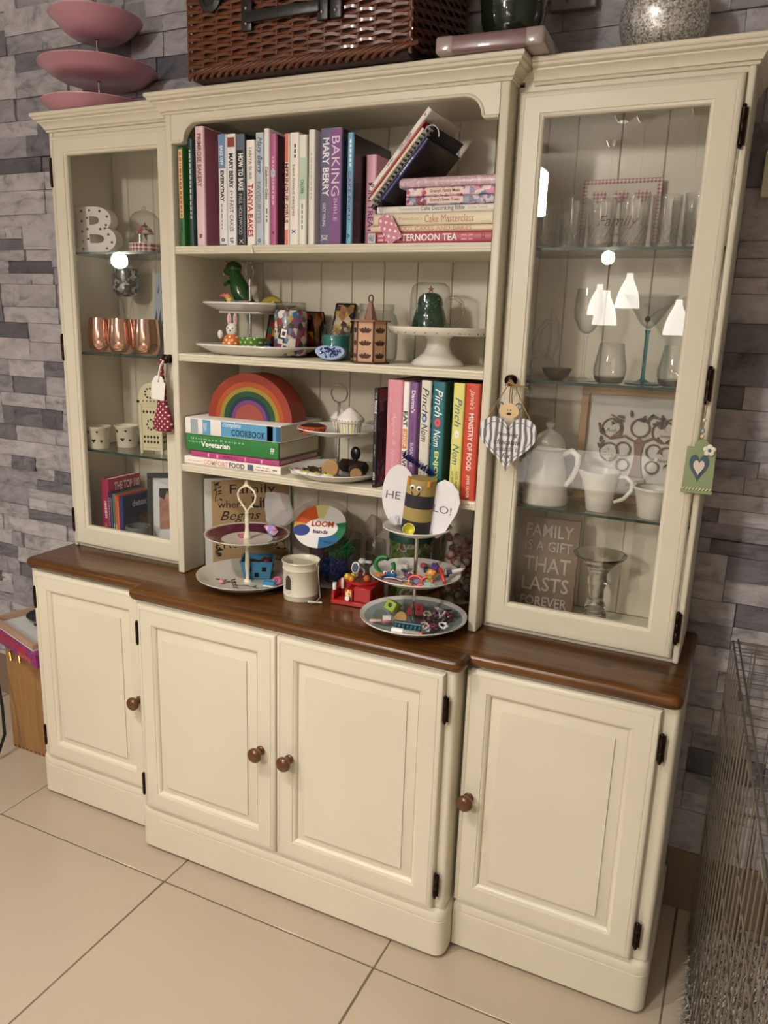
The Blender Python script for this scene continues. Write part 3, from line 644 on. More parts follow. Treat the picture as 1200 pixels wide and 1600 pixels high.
book('puffy dusty pink notebook lying on top of the flat pile', .187, .397, zb + .1106, .0190, PM, yf=-.255, flat=True, group=GP, d=.16, soft=True, name='notebook')
# shelf 3: flat pile
GF = 'thick cookbooks lying flat under the wooden rainbow'
zc = S3 + .0003
PHOTO = patch_mat('food_photo_print', ['E8E4DA', 'C8C8C4', 'F2EEE6', '9C5A50', 'B8B0A6', 'E0D8CC'], 30, .25, 'NOISE')
book('white spined book lettered Comfort Food at the bottom of the flat pile', -.3995, -.1050, zc, .0205, 'EDE5DC', [('~', .04, .19, .5, .22, 'D9B4A4'), ('COMFORT', .21, .47, .5, .62, 'D9A58C', BD), ('FOOD', .48, .64, .5, .66, '6A6460', dict(bold=.03)), ('~', .76, .9, .66, .2, 'A89890'), ('~', .75, .9, .33, .2, '8A6A62'), ('~', .92, .98, .5, .2, '4A4442', BD)], yf=-.2570, flat=True, group=GF, d=.2, bands=[(.67, .73, '5A6478')])
book('thin magenta spined book in the flat pile above Comfort Food', -.379, -.1105, zc + .0210, .0150, 'B0417A', [('~', .38, .52, .5, .5, '8A2A5A')], yf=-.2550, flat=True, group=GF, d=.19, bands=[(.2, .215, 'E8A8C4'), (.3, .32, 'E8A8C4'), (.62, .63, 'E8A8C4'), (.8, .82, 'E8A8C4'), (.93, .95, '7E6A40')])
book('thick green spined book lettered Vegetarian', -.3925, -.1115, zc + .0365, .0420, '2F7A3C', [('U l t i m a t e  R e c i p e s', .06, .64, .75, .16, 'DDE8DC'), ('Vegetarian', .17, .49, .42, .44, 'F4F4F0', dict(bold=.03)), ('~', .03, .16, .56, .1, '9EC4A0'), ('PP', .92, .96, .5, .34, 'E8E8E4', BD)], yf=-.2565, flat=True, group=GF, d=.2)
book('thick blue and white spined book lettered complete Cookbook', -.3940, -.1050, zc + .0790, .0420, 'E6E2DA', [('complete', .41, .6, .74, .36, 'F6F6F2', dict(shear=.3)), ('COOKBOOK', .5, .85, .34, .40, '17364E', BD), ('MARY', .2, .24, .5, .5, 'F0F0F0'), ], yf=-.2570, flat=True, group=GF, d=.205, bands=[(.19, .275, '5C9CC4'), (.39, .955, '5C9CC4'), (.865, .925, 'E4DCC8'), (.955, 1, '2C5E80'), (.06, .14, '9AA6AC')], cover=None)
# rainbow
def rainbow():
    r = thing('rainbow_toy', 'wooden toy rainbow of nested painted arches on top of the cookbook pile', 'toy', (-.2365, -.165, zc + .1216), rz=math.radians(2))
    bands = [(.1245, .103, '933522'), (.1025, .089, 'AA4C1E'), (.0885, .0765, '96802F'), (.076, .062, '194A2A'), (.0615, .053, '152F46'), (.0525, .0425, '6E3C74'), (.042, 0, '96483C')]  # arch colours darkened to carry the shade of the shelf above
    for ro, ri, col in bands:
        n = 40; o_ = [(ro * math.cos(PI * i / n), ro * .93 * math.sin(PI * i / n)) for i in range(n + 1)]
        if ri: o_ += [(ri * math.cos(PI * i / n), ri * .93 * math.sin(PI * i / n)) for i in range(n, -1, -1)]
        b = MB(); b.prism(o_, -.0355, .0355); b.build('arch', C(col, .45, var=.12), r, 30)
rainbow()
# shelf 3: standing books
G3 = 'cookbooks standing on the shelf above the tiered plates'
book('thin black spined fondue cookbook with dark glossy cover', .1420, .1535, zc, .228, '151416', [('THE', .04, .1, .5, .4, 'B8B8B8'), ('FONDUE', .12, .25, .5, .5, 'F0F0F0', BD), ('COOKBOOK', .26, .43, .5, .42, 'A8A8A8'), ('~', .56, .68, .5, .3, '8A8A8A'), ('APPLE', .84, .92, .5, .4, 'E0E0E0', BD), ('o', .95, .965, .5, .3, 'D06060', BD)], yf=-.255, group=G3, cover=patch_mat('fondue_cover', ['2A1A22', '4A2A34', '1C1418', '6A5A64', '8A3A34'], 16, .2, 'NOISE'))
book('wide pale pink spined book with faint looped lettering', .1765, .2145, zc, .250, 'D58E9A', [('Apple & Spice', .28, .8, .5, .3, 'E9BCC2', IT)], yf=-.258, group=G3)
book('white spined book with green, orange and maroon stacked words', .2155, .2305, zc, .247, 'EFEAE6', [('EAT', .26, .4, .5, .62, '1E4A3A', dict(bold=.03)), ('SHOP', .44, .58, .5, .5, 'F4E0C4', BD), ('SAVE', .62, .78, .5, .62, '5A1430', dict(bold=.03)), ('DALE PINNOCK', .82, .98, .5, .4, '2A2A2E', BD)], yf=-.258, group=G3, bands=[(.42, .6, 'D98A34')])
book('mauve spined book lettered Sugar Free', .2312, .2500, zc, .247, '7C5488', [("Davina's", .07, .27, .5, .5, 'EDE4F0', BD), ('5 WEEKS TO', .32, .52, .5, .3, '5A3466'), ('SUGAR FREE', .54, .76, .5, .36, 'E4D6E8', BD)], yf=-.257, group=G3)
book('off white spined cookbook with looping black title and blue roundel', .2580, .2820, zc, .253, 'DAD5C6', [('Pinch', .06, .3, .5, .62, '15151A', IT), ('o', .29, .36, .45, .5, '2E6A9A', BD), ('Nom', .37, .53, .5, .62, '15151A', IT), ('KATE ALLINSON', .8, .98, .3, .16, '55524C'), ('KAY FEATHERSTONE', .8, .98, .66, .16, '55524C')], yf=-.259, group=G3, cover=patch_mat('speckle', ['E4E2DC', '8A8A88', 'C8C6C0', '4A4A4A'], 160, .5))
book('teal spined cookbook with white title, pink roundel and yellow word Enjoy', .2855, .3150, zc, .252, '1F6A74', [('Pinch', .06, .3, .52, .6, 'F2F4F2', IT), ('o', .31, .39, .5, .5, 'D8485A', dict(bold=.06)), ('Nom', .41, .56, .5, .55, 'F2F4F2', IT), ('ENJOY', .6, .86, .5, .42, 'DDE27A', dict(bold=.03)), ('KATE', .9, .98, .5, .2, 'D0DADA')], yf=-.259, group=G3, cover=C('0E3E44', .3))
book('yellow spined cookbook with looping teal title and white roundel', .3330, .3590, zc, .252, 'DDD67A', [('Pinch', .12, .37, .52, .6, '2A6E78', IT), ('o', .4, .47, .5, .45, 'F4F4EA', dict(bold=.06)), ('Nom', .52, .7, .5, .6, '2A6E78', IT), ('KATE ALLINSON', .76, .98, .68, .2, '6A6A40'), ('KAY FEATHERSTONE', .76, .98, .3, .2, '6A6A40')], yf=-.259, group=G3, cover=C('7A7A1E', .4))
book('orange red spined cookbook with white capitals next to the shelf end panel', .3605, .3935, zc, .253, 'C4472F', [("Jamie's", .05, .22, .5, .42, 'F4D8C4', IT), ('MINISTRY OF FOOD', .25, .74, .5, .34, 'F6EAE0', dict(bold=.02)), ('JAMIE OLIVER', .78, .98, .5, .26, 'F0D4C4', BD)], yf=-.259, group=G3)
book('black spined book standing between the teal and yellow spines', .3158, .3325, zc, .249, '130D10', yf=-.200, d=.17, group=G3)
# ------------------------------------------------------------------ things on top of the dresser
ZT = 1.9137
PINKP = pm('pink_plastic', 'C9939E', 0.28, coat=.3, var=.04)
ps = thing('cake_stand', 'pink plastic three-tier cake stand on top of the dresser', 'cake stand', (-.77, -.112, ZT))
def plate_mesh(R, H, base, th=.003, lip=.006, n=40):
    return [(0, 0), (base, 0), (base + (R - base) * .45, H * .35), (R - lip * 1.6, H * .85), (R, H), (R, H + th * .8), (R - lip * 1.6, H * .85 + th), (base + (R - base) * .45, H * .35 + th), (base - .002, th), (0, th)]
for (R, z0, H, bs) in ((.150, .0, .035, .10), (.152, .100, .028, .105), (.118, .200, .048, .06)):
    b = MB(); b.lathe(plate_mesh(R, H, bs), 44, (0, 0, z0)); b.build('plate', PINKP, ps, 50)
b = MB(); b.lathe([(0, .003), (.0042, .003), (.0042, .098), (.006, .099), (.0042, .1031), (.0042, .198), (.006, .199), (.0042, .203), (.0042, .34), (0, .342)], 12); b.build('rod', CHROME, ps)
b = MB(); b.ring((0, 0, .362), .022, .0035, 24, 8); b.build('ring_handle', CHROME, ps)
# wicker hamper
WICK = pm('wicker', '5E321A', 0.35, var=.45, vs_=30, coat=.15)
WICK2 = pm('wicker_dark', '2A140A', 0.8)
hx0, hx1, hy0, hy1, hz0, hz1 = -.290, .236, -.336, -.03, ZT, 2.255
hp = thing('wicker_hamper', 'brown wicker picnic hamper with black leather straps on top of the dresser', 'hamper', ((hx0 + hx1) / 2, (hy0 + hy1) / 2, hz0))
hw, hd, hh = (hx1 - hx0) / 2, (hy1 - hy0) / 2, hz1 - hz0
b = MB(); b.box(-hw + .006, hw - .006, -hd + .006, hd - .006, .001, hh); b.build('lining', WICK2, hp, 0)
b = MB(); rw = random.Random(3)
for face in range(2):
    half = hw if face == 0 else hd; ns = 14 if face == 0 else 8
    for r_ in range(37):
        z = .026 + r_ * .0088; pts = []
        for i in range(ns * 4 + 1):
            u = -half + 2 * half * i / (ns * 4); ph = (i / 4 + r_ % 2) * PI
            out = .0026 * math.sin(ph + PI / 2) + .001
            zz = z + rw.uniform(-.0009, .0009) + .0022 * math.sin(ph)
            pts.append((u, -hd + .003 - out, zz) if face == 0 else (hw - .003 + out, u, zz))
        b.tube(pts, .0046, 5)
b.build('weave', WICK, hp, 60, kind='stuff')
for i in range(15):
    b = MB(); u = -hw + 2 * hw * i / 14; b.tube([(u, -hd + .002, .004), (u, -hd + .002, hh)], .004, 6); b.build('stake', WICK, hp)
for i in range(26):
    b = MB(); u = -hw + .01 + 2 * (hw - .01) * i / 26
    b.tube([(u - .012, -hd + .002, .003), (u + .002, -hd - .006, .010), (u + .03, -hd - .005, .016), (u + .044, -hd + .003, .022)], .0042, 6)
    if u + .05 < hw + .03: b.build('rim_cane', WICK, hp)
LEA = pm('black_leather', '171513', 0.38, var=.1, bump=.2, bs=200)
b = MB(); b.box(-.105, .072, -hd - .019, -hd - .0125, .090, .112, .003, 2); b.build('strap_handle', LEA, hp)
for x in (-.116, .064, .094):
    b = MB(); b.box(x, x + .026, -hd - .014, -hd - .006, .076, .136, .003, 2); q = b.build('strap_tab', LEA, hp)
    for dz in (.09, .118):
        b = MB(); b.sphere((x + .013, -hd - .0145, dz), .0035, 8); b.build('stud', CHROME, q)
b = MB(); b.at(-.198, -hd - .006, .150, rx=PI / 2); b.lathe([(0, 0), (.027, 0), (.027, .004), (.016, .006), (.015, .004), (0, .004)], 24); b.build('strap_rosette', LEA, hp)
# pink boxed set lying over the cornice, dark vase on it
gb = thing('gift_box', 'flat dusty pink boxed set in clear film lying over the cornice', 'box', (.382, -.222, ZT), rz=math.radians(2.5))
b = MB(); b.box(-.104, .104, -.095, .09, 0, .030, .006, 3); b.build('box_body', pm('dusty_pink', '77595A', .3, coat=.4), gb)
for x in (-.1045, .0675):
    b = MB(); b.box(x, x + .037, -.0957, .0905, -.0001, .0307, .006, 3); b.build('film_end', pm('pale_film', '998884', .2, coat=.5), gb)
vs2 = MB(); vs2.shell([(.038, 0), (.050, .012), (.062, .05), (.066, .09), (.058, .14), (.044, .18), (.046, .2)], .004, 32)
o = vs2.build('vase', pm('dark_green_glaze', '1A2416', .08, coat=.6), None, 50, label='dark green glossy vase standing on the pink boxed set', cat='vase'); o.location = (.394, -.2, ZT + .0312)
# crackle sphere vase
def mosaic():
    mt, nt, b_, N, K = node_mat('silver_mosaic'); tc = N('ShaderNodeTexCoord'); v = N('ShaderNodeTexVoronoi'); v.inputs['Scale'].default_value = 300; K(tc.outputs['Object'], v.inputs['Vector'])
    r = ramp(nt, [(0, (130, 127, 120)), (.5, (200, 197, 190)), (1, (245, 243, 238))]); sp = N('ShaderNodeSeparateColor'); K(v.outputs['Color'], sp.inputs[0]); K(sp.outputs[0], r.inputs[0]); K(r.outputs[0], b_.inputs['Base Color'])
    b_.inputs['Metallic'].default_value = .6; b_.inputs['Roughness'].default_value = .34
    bp = N('ShaderNodeBump'); bp.inputs['Strength'].default_value = .4; bp.inputs['Distance'].default_value = .002; K(sp.outputs[1], bp.inputs['Height']); K(bp.outputs[0], b_.inputs['Normal']); return mt
pf = [(.045, 0)] + [(.082 * math.sin(a), .078 - .082 * math.cos(a)) for a in [.65 + i * .145 for i in range(1, 15)]] + [(.045, .152), (.048, .165)]
b = MB(); b.shell(pf, .003, 40); o = b.build('globe_vase', mosaic(), None, 60, label='round silver mosaic globe vase on top of the glazed cabinet', cat='vase'); o.location = (.667, -.115, ZT)
# plaques on the stone
def heart_pts(w_, h, n=40, point=1.0):
    pts = []
    for i in range(n):
        t = 2 * PI * i / n; x = 16 * math.sin(t) ** 3; y = 13 * math.cos(t) - 5 * math.cos(2 * t) - 2 * math.cos(3 * t) - math.cos(4 * t)
        pts.append((x / 32 * w_, (y + 17) / 29 * h))
    return pts[::-1]
pq = thing('wall_plaque', 'grey stone plaque with a carved heart on the wall above the dresser', 'plaque', (.465, -.012, 2.068))
b = MB(); b.box(-.048, .048, -.008, .008, 0, .085, .002); b.build('slab', pm('plaque_stone', '8B8783', .7, bump=.3), pq)
b = MB(); b.prism([(x - .012, z + .01) for x, z in heart_pts(.048, .05)], -.0105, -.006); b.build('carved_heart', pm('plaque_heart', '6C6866', .8, bump=.4), pq)
pq = thing('wall_plate', 'small pale cream plate fixed to the stone wall beside the glazed cabinet', 'plate', (.915, -.012, 1.683))
b = MB(); b.box(-.04, .04, -.006, .008, 0, .088, .004, 2); b.build('plate_body', pm('cream_plate', 'CFC6AC', .4), pq)
b = MB(); b.box(-.03, .03, -.0075, -.005, .010, .078, .002); b.build('plate_inset', pm('cream_plate2', 'D8D0B8', .35), pq)

# ------------------------------------------------------------------ things hanging on the dresser
TWINE = pm('jute_twine', '9A7A4A', .9, bump=.5, bs=300)
KNIT = None
def knit():
    mt, nt, b_, N, K = node_mat('grey_knit_print'); tc = N('ShaderNodeTexCoord')
    mp = N('ShaderNodeMapping'); mp.inputs['Scale'].default_value = (1, 1, .35); K(tc.outputs['Object'], mp.inputs[0])
    w1 = N('ShaderNodeTexWave'); w1.inputs['Scale'].default_value = 26; w1.inputs['Distortion'].default_value = 3.5; w1.inputs['Detail'].default_value = 2; w1.inputs['Detail Scale'].default_value = 2.2; K(mp.outputs[0], w1.inputs['Vector'])
    r = ramp(nt, [(.15, (96, 94, 98)), (.5, (176, 174, 176)), (.85, (226, 224, 224))]); K(w1.outputs[0], r.inputs[0]); K(r.outputs[0], b_.inputs['Base Color']); b_.inputs['Roughness'].default_value = .6; return mt
hh_ = thing('heart_ornament', 'grey knit-print wooden heart with a bear hanging from the cabinet knob', 'ornament', (.467, -.2835, 1.120), rz=math.radians(3))
b = MB(); b.prism(heart_pts(.122, .113, 48), -.003, .003); ht = b.build('heart', knit(), hh_, 40)
for s_, z, w_ in (('Nothing', .077, .044), ('chocolate', .062, .054), ("couldn't", .048, .044), ('fix', .034, .020)):
    text(s_, (0, -.0033, z), w_, .011, C('2E2C30', .6), ht, 'front', shear=.3)
q = [(x, z) for x, z in heart_pts(.104, .094, 30)]
b = MB(); b.tube([(x, -.0032, z + .0095) for x, z in q], .0007, 4, closed=True); b.build('stitched_edge', C('6E6C70', .7), ht)
bh = MB(); bh.prism([(.021 * math.cos(a), .113 + .012 + .014 * math.sin(a) * (1.25 if math.sin(a) > 0 else 1)) for a in [2 * PI * i / 24 for i in range(24)]], -.0062, -.0032); bh = bh.build('bear_head', pm('pale_wood', 'D3B487', .6, var=.1), hh_)
for sx in (-1, 1):
    b = MB(); b.ring((sx * .019, -.004, .1365), .006, .0015, 14, 6); b.build('ear', C('56606A', .6), bh)
    b = MB(); b.sphere((sx * .0035, -.0064, .128), .0013, 6); b.build('eye', BLACK, bh)
b = MB(); b.sphere((0, -.0064, .1205), .004, 8, (1.3, .4, .7)); b.build('nose', BLACK, bh)
for (x0, z0, x1, z1) in ((-.047, .105, -.009, .178), (-.001, .134, -.004, .178), (.004, .134, .0, .178), (.046, .106, .004, .178)):
    b = MB(); b.tube([(x0, 0, z0), ((x0 + x1) / 2, .0, (z0 + z1) / 2), (x1, .012, z1), (x1 * .3 - .008, .026, z1 + .0085)], .0013, 5); b.build('twine', TWINE, hh_)
b = MB(); b.tube([(-.016, .012, .176), (-.009, .010, .183), (.004, .010, .179), (.020, .014, .176), (.03, .016, .174)], .0018, 6); b.build('twine_knot', TWINE, hh_)
# sage tag
tg = thing('hanging_tag', 'sage green wooden tag with a heart and daisy hanging from the door hinge', 'ornament', (.839, -.2475, 1.115), rz=math.radians(2))
SAGE = pm('sage_paint', '87946B', .5)
b = MB(); b.prism([(-.0275, 0), (.0275, 0), (.026, .086), (.0135, .086)] + [(.0135 * math.cos(a), .090 + .0125 * math.sin(a)) for a in [PI * i / 8 for i in range(1, 8)]] + [(-.0135, .086), (-.026, .086)], -.004, .004); tb = b.build('tag_board', SAGE, tg)
b = MB(); b.box(-.0285, .0285, -.0058, .0058, -.003, .004, .001); b.build('tag_foot', SAGE, tg)
for i in range(9):
    b = MB(); b.tube([(-.026 + i * .006, -.0062, .004), (-.022 + i * .006, -.0062, .0085)], .0013, 5); b.build('rope_trim', C('DAD3B4', .6), tb)
b = MB(); b.prism([(x - .001, z + .018) for x, z in heart_pts(.036, .055)], -.0045, -.0035); b.build('heart_back', C('3E5660', .6), tb)
b = MB(); b.prism([(x - .001, z + .032) for x, z in heart_pts(.020, .030)], -.0075, -.0042); b.build('heart_front', C('D8C8BA', .6), tb)
fl = MB()
for i in range(5): a = 2 * PI * i / 5 + .3; fl.sphere((.014 + .0068 * math.cos(a), -.008, .083 + .0068 * math.sin(a)), .0052, 8, (1, .35, 1))
fl = fl.build('daisy', C('E2DCCB', .5), tg); b = MB(); b.sphere((.0145, -.0095, .083), .0032, 8); b.build('daisy_centre', C('4A6A78', .4), fl)
b = MB(); b.tube([(-.001, .0, .103), (-.002, -.002, .118), (-.0015, -.001, .135), (-.001, .004, .16), (-.001, .006, .175)], .0009, 5); b.build('cord', C('8A6242', .8), tg)
for z, c, r_ in ((.139, 'D8CDB8', .0036), (.118, '8FA3AA', .0042), (.108, 'D8CDB8', .0038)):
    b = MB(); b.sphere((-.0015, -.001, z), r_, 8); b.build('bead', C(c, .4), tg)
# red polka fabric + white tag on the other knob
RDOT = dots_mat('red_polka', '7E1F33', 'E8D8D4', 95, .2, .8)
rf = thing('fabric_hanger', 'red polka-dot stuffed fabric hanger on the display cabinet knob', 'ornament', (-.4645, -.2585, 1.118))
b = MB(); b.lathe([(0, 0), (.024, .002), (.031, .012), (.031, .022), (.024, .045), (.017, .065), (.014, .085), (.012, .12), (.007, .15), (.0055, .175), (.008, .183), (0, .188)], 24, sy=.5); b.build('body', RDOT, rf, 60)
b = MB(); b.ring((.008, .003, .186), .007, .0018, 14, 6); b.build('loop', C('7E1F33', .8), rf)
wt_ = thing('gift_tag', 'blank white card tag hanging over the red polka-dot fabric', 'tag', (-.4655, -.2755, 1.203), ry=math.radians(6))
b = MB(); b.prism([(-.021, 0), (.021, 0), (.022, .045), (.017, .047), (.017, .051), (.010, .06), (-.010, .06), (-.017, .051), (-.017, .047), (-.022, .045)], -.001, .001); b.build('card', C('E6E2DA', .6), wt_)
b = MB(); b.at(0, -.001, .048, rx=PI / 2); b.lathe([(0, 0), (.003, 0), (.003, .0004), (0, .0004)], 12); b.build('eyelet', C('8A8880', .5), wt_)
b = MB(); b.tube([(0, -.002, .048), (.001, -.001, .066), (.0, .004, .085), (.004, .010, .100)], .003, 6); b.build('ribbon', C('D6D2C8', .6), wt_)
# pink tag on the book pile, small tag, ribbon marker
gt = thing('gift_tag', 'pink polka-dot gift tag hanging over the flat pile of cookbooks', 'tag', (.189, -.2665, 1.582), ry=math.radians(-33))
b = MB(); b.prism([(-.017, .003), (.0165, .0), (.018, .050), (.008, .062), (-.010, .062), (-.018, .052)], -.0008, .0008); b.build('card', dots_mat('pink_polka', 'CC8296', 'EFE6E2', 78, .24, .6), gt)
b = MB(); b.tube([(-.002, 0, .058), (.004, -.001, .075), (.012, .004, .095), (.018, .008, .108)], [.001, .004, .005, .003], 6); b.build('organza_ribbon', PLAST, gt)
b = MB(); b.box(-.009, .009, -.0006, .0006, 0, .020, .0004); st = b.build('paper_tag', C('C6CCD0', .6), None, 40, label='tiny white tag with a scribble at the end of the flat pile', cat='tag'); st.location = (.129, -.2628, S1 + .0008); text('HALF', (0, -.0007, .010), .014, .012, C('2A2E38', .6), st, 'front', shear=.3)
rb = MB()
rb.at(); rb.tube([(0, .012, .0008), (0, .002, .0008), (.0002, -.003, -.004), (.0018, -.0035, -.012), (.0035, -.003, -.020)], [.0009, .0011, .0014, .0022, .0024], 6)
o = rb.build('ribbon_marker', C('E4DED2', .6), None, 60, label='white ribbon bookmark end drooping over the top shelf edge', cat='ribbon'); o.location = (-.1755, -.268, S1 + .0006)

# ------------------------------------------------------------------ wire cage and rug on the right
WIRE = pm('cage_wire', '8A857C', .35, metal=.9, var=.1)
cg = thing('dog_crate', 'folding metal wire dog crate against the stone wall', 'crate', (.943, -.076, .0105), rz=math.radians(4.3))
CW, CLn, CH = .62, .98, .752
def rodmesh(ln, r, n=6):
    b = MB(); b.tube([(0, 0, 0), (0, 0, ln)], r, n); ob = b.build('wire', WIRE, cg); return ob
vw = rodmesh(CH, .0014); yw = None
def rods(me, n, fn):
    for i in range(n):
        o_ = bpy.data.objects.new('wire', me); COL.objects.link(o_); o_.parent = cg; o_.location, o_.rotation_euler = fn(i)
rods(vw.data, 22, lambda i: ((0, -.043 * (i + 1), 0), (0, 0, 0)))
rods(vw.data, 12, lambda i: ((.05 * (i + 1), 0, 0), (0, 0, 0)))
rods(vw.data, 24, lambda i: ((CW, -.04 * (i + 1), 0), (0, 0, 0)))
lw_ = rodmesh(CLn, .0022); lw_.rotation_euler = (PI / 2, 0, 0)
rods(lw_.data, 5, lambda i: ((0.0025, 0, (.14, .30, .46, .60, CH)[i]), (PI / 2, 0, 0)))
rods(lw_.data, 5, lambda i: ((CW, 0, (.0, .2, .4, .6, CH)[i]), (PI / 2, 0, 0)))
rods(lw_.data, 1, lambda i: ((.012, -.002, CH + .006), (PI / 2, 0, 0)))
rods(lw_.data, 3, lambda i: ((.155 * (i + 1), 0, CH + .003), (PI / 2, 0, 0)))
tw = rodmesh(CW, .0014); tw.rotation_euler = (0, PI / 2, 0); tw.location = (0, -.012, CH + .001)
rods(tw.data, 24, lambda i: ((0, -.04 * (i + 1), CH + .001), (0, PI / 2, 0)))
rods(tw.data, 6, lambda i: ((0, 0, (.02, .18, .34, .5, .66, CH)[i]), (0, PI / 2, 0)))
for y in (-.30, -.56, -.8):
    b = MB(); b.tube([(.001, y - .02, CH + .003), (.001, y + .02, CH + .003)], .0048, 8); b.build('hinge_clip', WIRE, cg)
rg = thing('shaggy_rug', 'grey shaggy long-pile rug under the wire crate', 'rug', (1.27, -.47, 0.0005))
b = MB(); b.box(-.31, .33, -.46, .43, 0, .008, .003); b.build('rug_base', pm('rug_base', '8C857B', .95), rg)
b = MB(); rr = random.Random(5)
def strand(x, y, dx, dy, ln, h, w_=.0022):
    p0 = Vector((x, y, .007)); p1 = Vector((x + dx * .5, y + dy * .5, .007 + h)); p2 = Vector((x + dx, y + dy, max(.002, .007 + h * .35)))
    s = Vector((-dy, dx, 0)); s = s.normalized() * w_ if s.length > 0 else Vector((w_, 0, 0))
    b.add([p0 - s, p0 + s, p1 + s * .8 + Vector((0, 0, .001)), p1 - s * .8 + Vector((0, 0, .001)), p2], [(0, 1, 2, 3), (3, 2, 4)])
for i in range(420):
    y = rr.uniform(-.46, .43); strand(-.308, y, -rr.uniform(.012, .03), rr.uniform(-.012, .012), 0, rr.uniform(.002, .016))
for i in range(9000):
    a = rr.uniform(0, 2 * PI); l_ = rr.uniform(.02, .04); strand(rr.uniform(-.305, .05), rr.uniform(-.46, .43), l_ * math.cos(a), l_ * math.sin(a), 0, rr.uniform(.008, .022))
b.build('pile', pm('rug_pile', '9C948A', .95, var=.25, vs_=60), rg, 0, kind='stuff')

# ------------------------------------------------------------------ box and craft things on the left
OAK = pine_mat('box_wood', ((124, 90, 50), (146, 108, 64), (156, 118, 72)), .5, (30, 30, 2))
wb_ = thing('wooden_box', 'tall open-topped plywood box with comb-jointed base beside the dresser', 'box', (-1.03, -.135, 0.0))
for (x0, x1, y0, y1) in ((-.134, .134, -.108, -.098), (-.134, .134, .098, .108), (-.134, -.124, -.0978, .0978), (.124, .134, -.0978, .0978)):
    b = MB(); b.box(x0, x1, y0, y1, 0, .366, .0006); b.build('side_board', OAK, wb_, 0)
b = MB(); b.box(-.1235, .1235, -.0975, .0975, .002, .010); b.build('bottom_board', OAK, wb_, 0)
for i in range(14):
    b = MB(); b.box(-.13 + i * .0186, -.122 + i * .0186, -.1088, -.1078, .001, .009); b.build('joint_finger', pm('joint_end_grain', '6E4A22', .7), wb_, 0)
for x in (-.100, -.060):
    pg = MB(); pg.tube([(x, -.1085, .350), (x, -.118, .348), (x + .012, -.125, .325)], [.003, .0035, .0042], 8); pg.build('catch', pm('brass', 'B98A4A', .25, metal=1), wb_)
kb = thing('craft_kit_box', 'flat magenta and purple patterned craft kit box resting on the wooden box', 'box', (-1.050, -.172, .3668), rz=math.radians(-17.5))
CRAFT = patch_mat('craft_print', ['8E1F52', '6A2A72', 'B0306A', '43246A', 'A84A7A'], 55, .35, 'NOISE')
b = MB(); b.box(-.165, .165, -.110, .075, 0, .045, .001); b.build('carton', CRAFT, kb, 0)
text('ORIGAMI', (-.02, -.1102, .029), .22, .022, C('B8303A', .5), kb, 'front', bold=.04); text('KITS', (.085, -.1102, .012), .09, .014, C('C8642E', .5), kb, 'front', bold=.04)
tr_ = thing('craft_tray', 'shallow clear-lidded cardboard tray on the magenta craft kit', 'tray', (-1.066, -.160, .4125), rz=math.radians(-17.5))
CARD = pm('brown_card', 'A88A72', .7)
for (x0, x1, y0, y1, z1) in ((-.155, .155, -.112, .085, .004), (-.155, .155, -.112, -.096, .022), (-.155, .155, .070, .085, .022), (-.155, -.140, -.095, .069, .022), (.140, .155, -.095, .069, .022)):
    b = MB(); b.box(x0, x1, y0, y1, 0 if z1 < .01 else .0042, z1, .001); b.build('tray_base' if z1 < .01 else 'tray_rim', CARD if z1 > .01 else C('C8C6C4', .6), tr_, 0)
bg = thing('black_pouch', 'black zip pouch with a looped strap lying in the craft tray', 'pouch', (-1.090, -.125, .4172), rz=math.radians(28))
b = MB(); b.sphere((0, 0, .022), .022, 12, (3.4, 1.9, 1)); b.build('pouch', pm('black_nylon', '1B1B1E', .5, bump=.3), bg)
b = MB(); b.tube([(.02 + .045 * math.cos(a), -.055 + .024 * math.sin(a), .012 + .004 * math.sin(2 * a)) for a in [2 * PI * i / 20 for i in range(20)]], .0045, 6, closed=True); b.build('strap', BLACK, bg)
b = MB(); b.box(.055, .082, -.062, -.03, .01, .022, .003); b.build('red_buckle', C('B03A34', .5), bg)
b = MB(); b.tube([(-1.19, -.285, .45), (-1.155, -.29, .3), (-1.128, -.30, .18), (-1.115, -.31, .09), (-1.125, -.33, .03), (-1.16, -.36, .0055), (-1.26, -.44, .0055)], .005, 8)
b.build('power_cable', BLACK, None, label='black cable hanging down to the tiles beside the wooden box', cat='cable')

# ------------------------------------------------------------------ the room behind the camera that the cabinet glass mirrors
def emit(name, col, s):
    mt = bpy.data.materials.new(name); mt.use_nodes = True; nt = mt.node_tree; b_ = nt.nodes['Principled BSDF']
    b_.inputs['Base Color'].default_value = L3(col); b_.inputs['Emission Color'].default_value = L3(col); b_.inputs['Emission Strength'].default_value = s; b_.inputs['Roughness'].default_value = .3; MATS[name] = mt; return mt
OPAL = emit('opal_glass_lit', 'FFF8F0', 9.5)
def pendant(x, y, z, label):
    t = thing('pendant_lamp', label, 'lamp', (x, y, z), group='opal pendant lamps over the dining table')
    b = MB(); b.lathe([(.064, 0), (.058, .045), (.046, .09), (.03, .125), (.018, .15), (.016, .175), (.013, .175), (.014, .15), (.026, .125), (.042, .09), (.054, .045), (.060, .001)], 28, ringed=True); b.build('shade', OPAL, t, 60)
    sl = bpy.data.lights.new('pendant_bulb', 'SPOT'); sl.energy = 22; sl.spot_size = math.radians(120); sl.spot_blend = .6; sl.shadow_soft_size = .02; sl.color = (1, .96, .9); so = bpy.data.objects.new('pendant_bulb', sl); COL.objects.link(so); so.location = (x, y, z + .01)
    b = MB(); b.tube([(0, 0, .175), (0, 0, 2.449 - z)], .002, 6); b.build('flex', BLACK, t)
    b = MB(); b.lathe([(0, 2.42 - z), (.03, 2.42 - z), (.05, 2.4495 - z), (0, 2.4495 - z)], 20); b.build('ceiling_rose', CHROME, t)
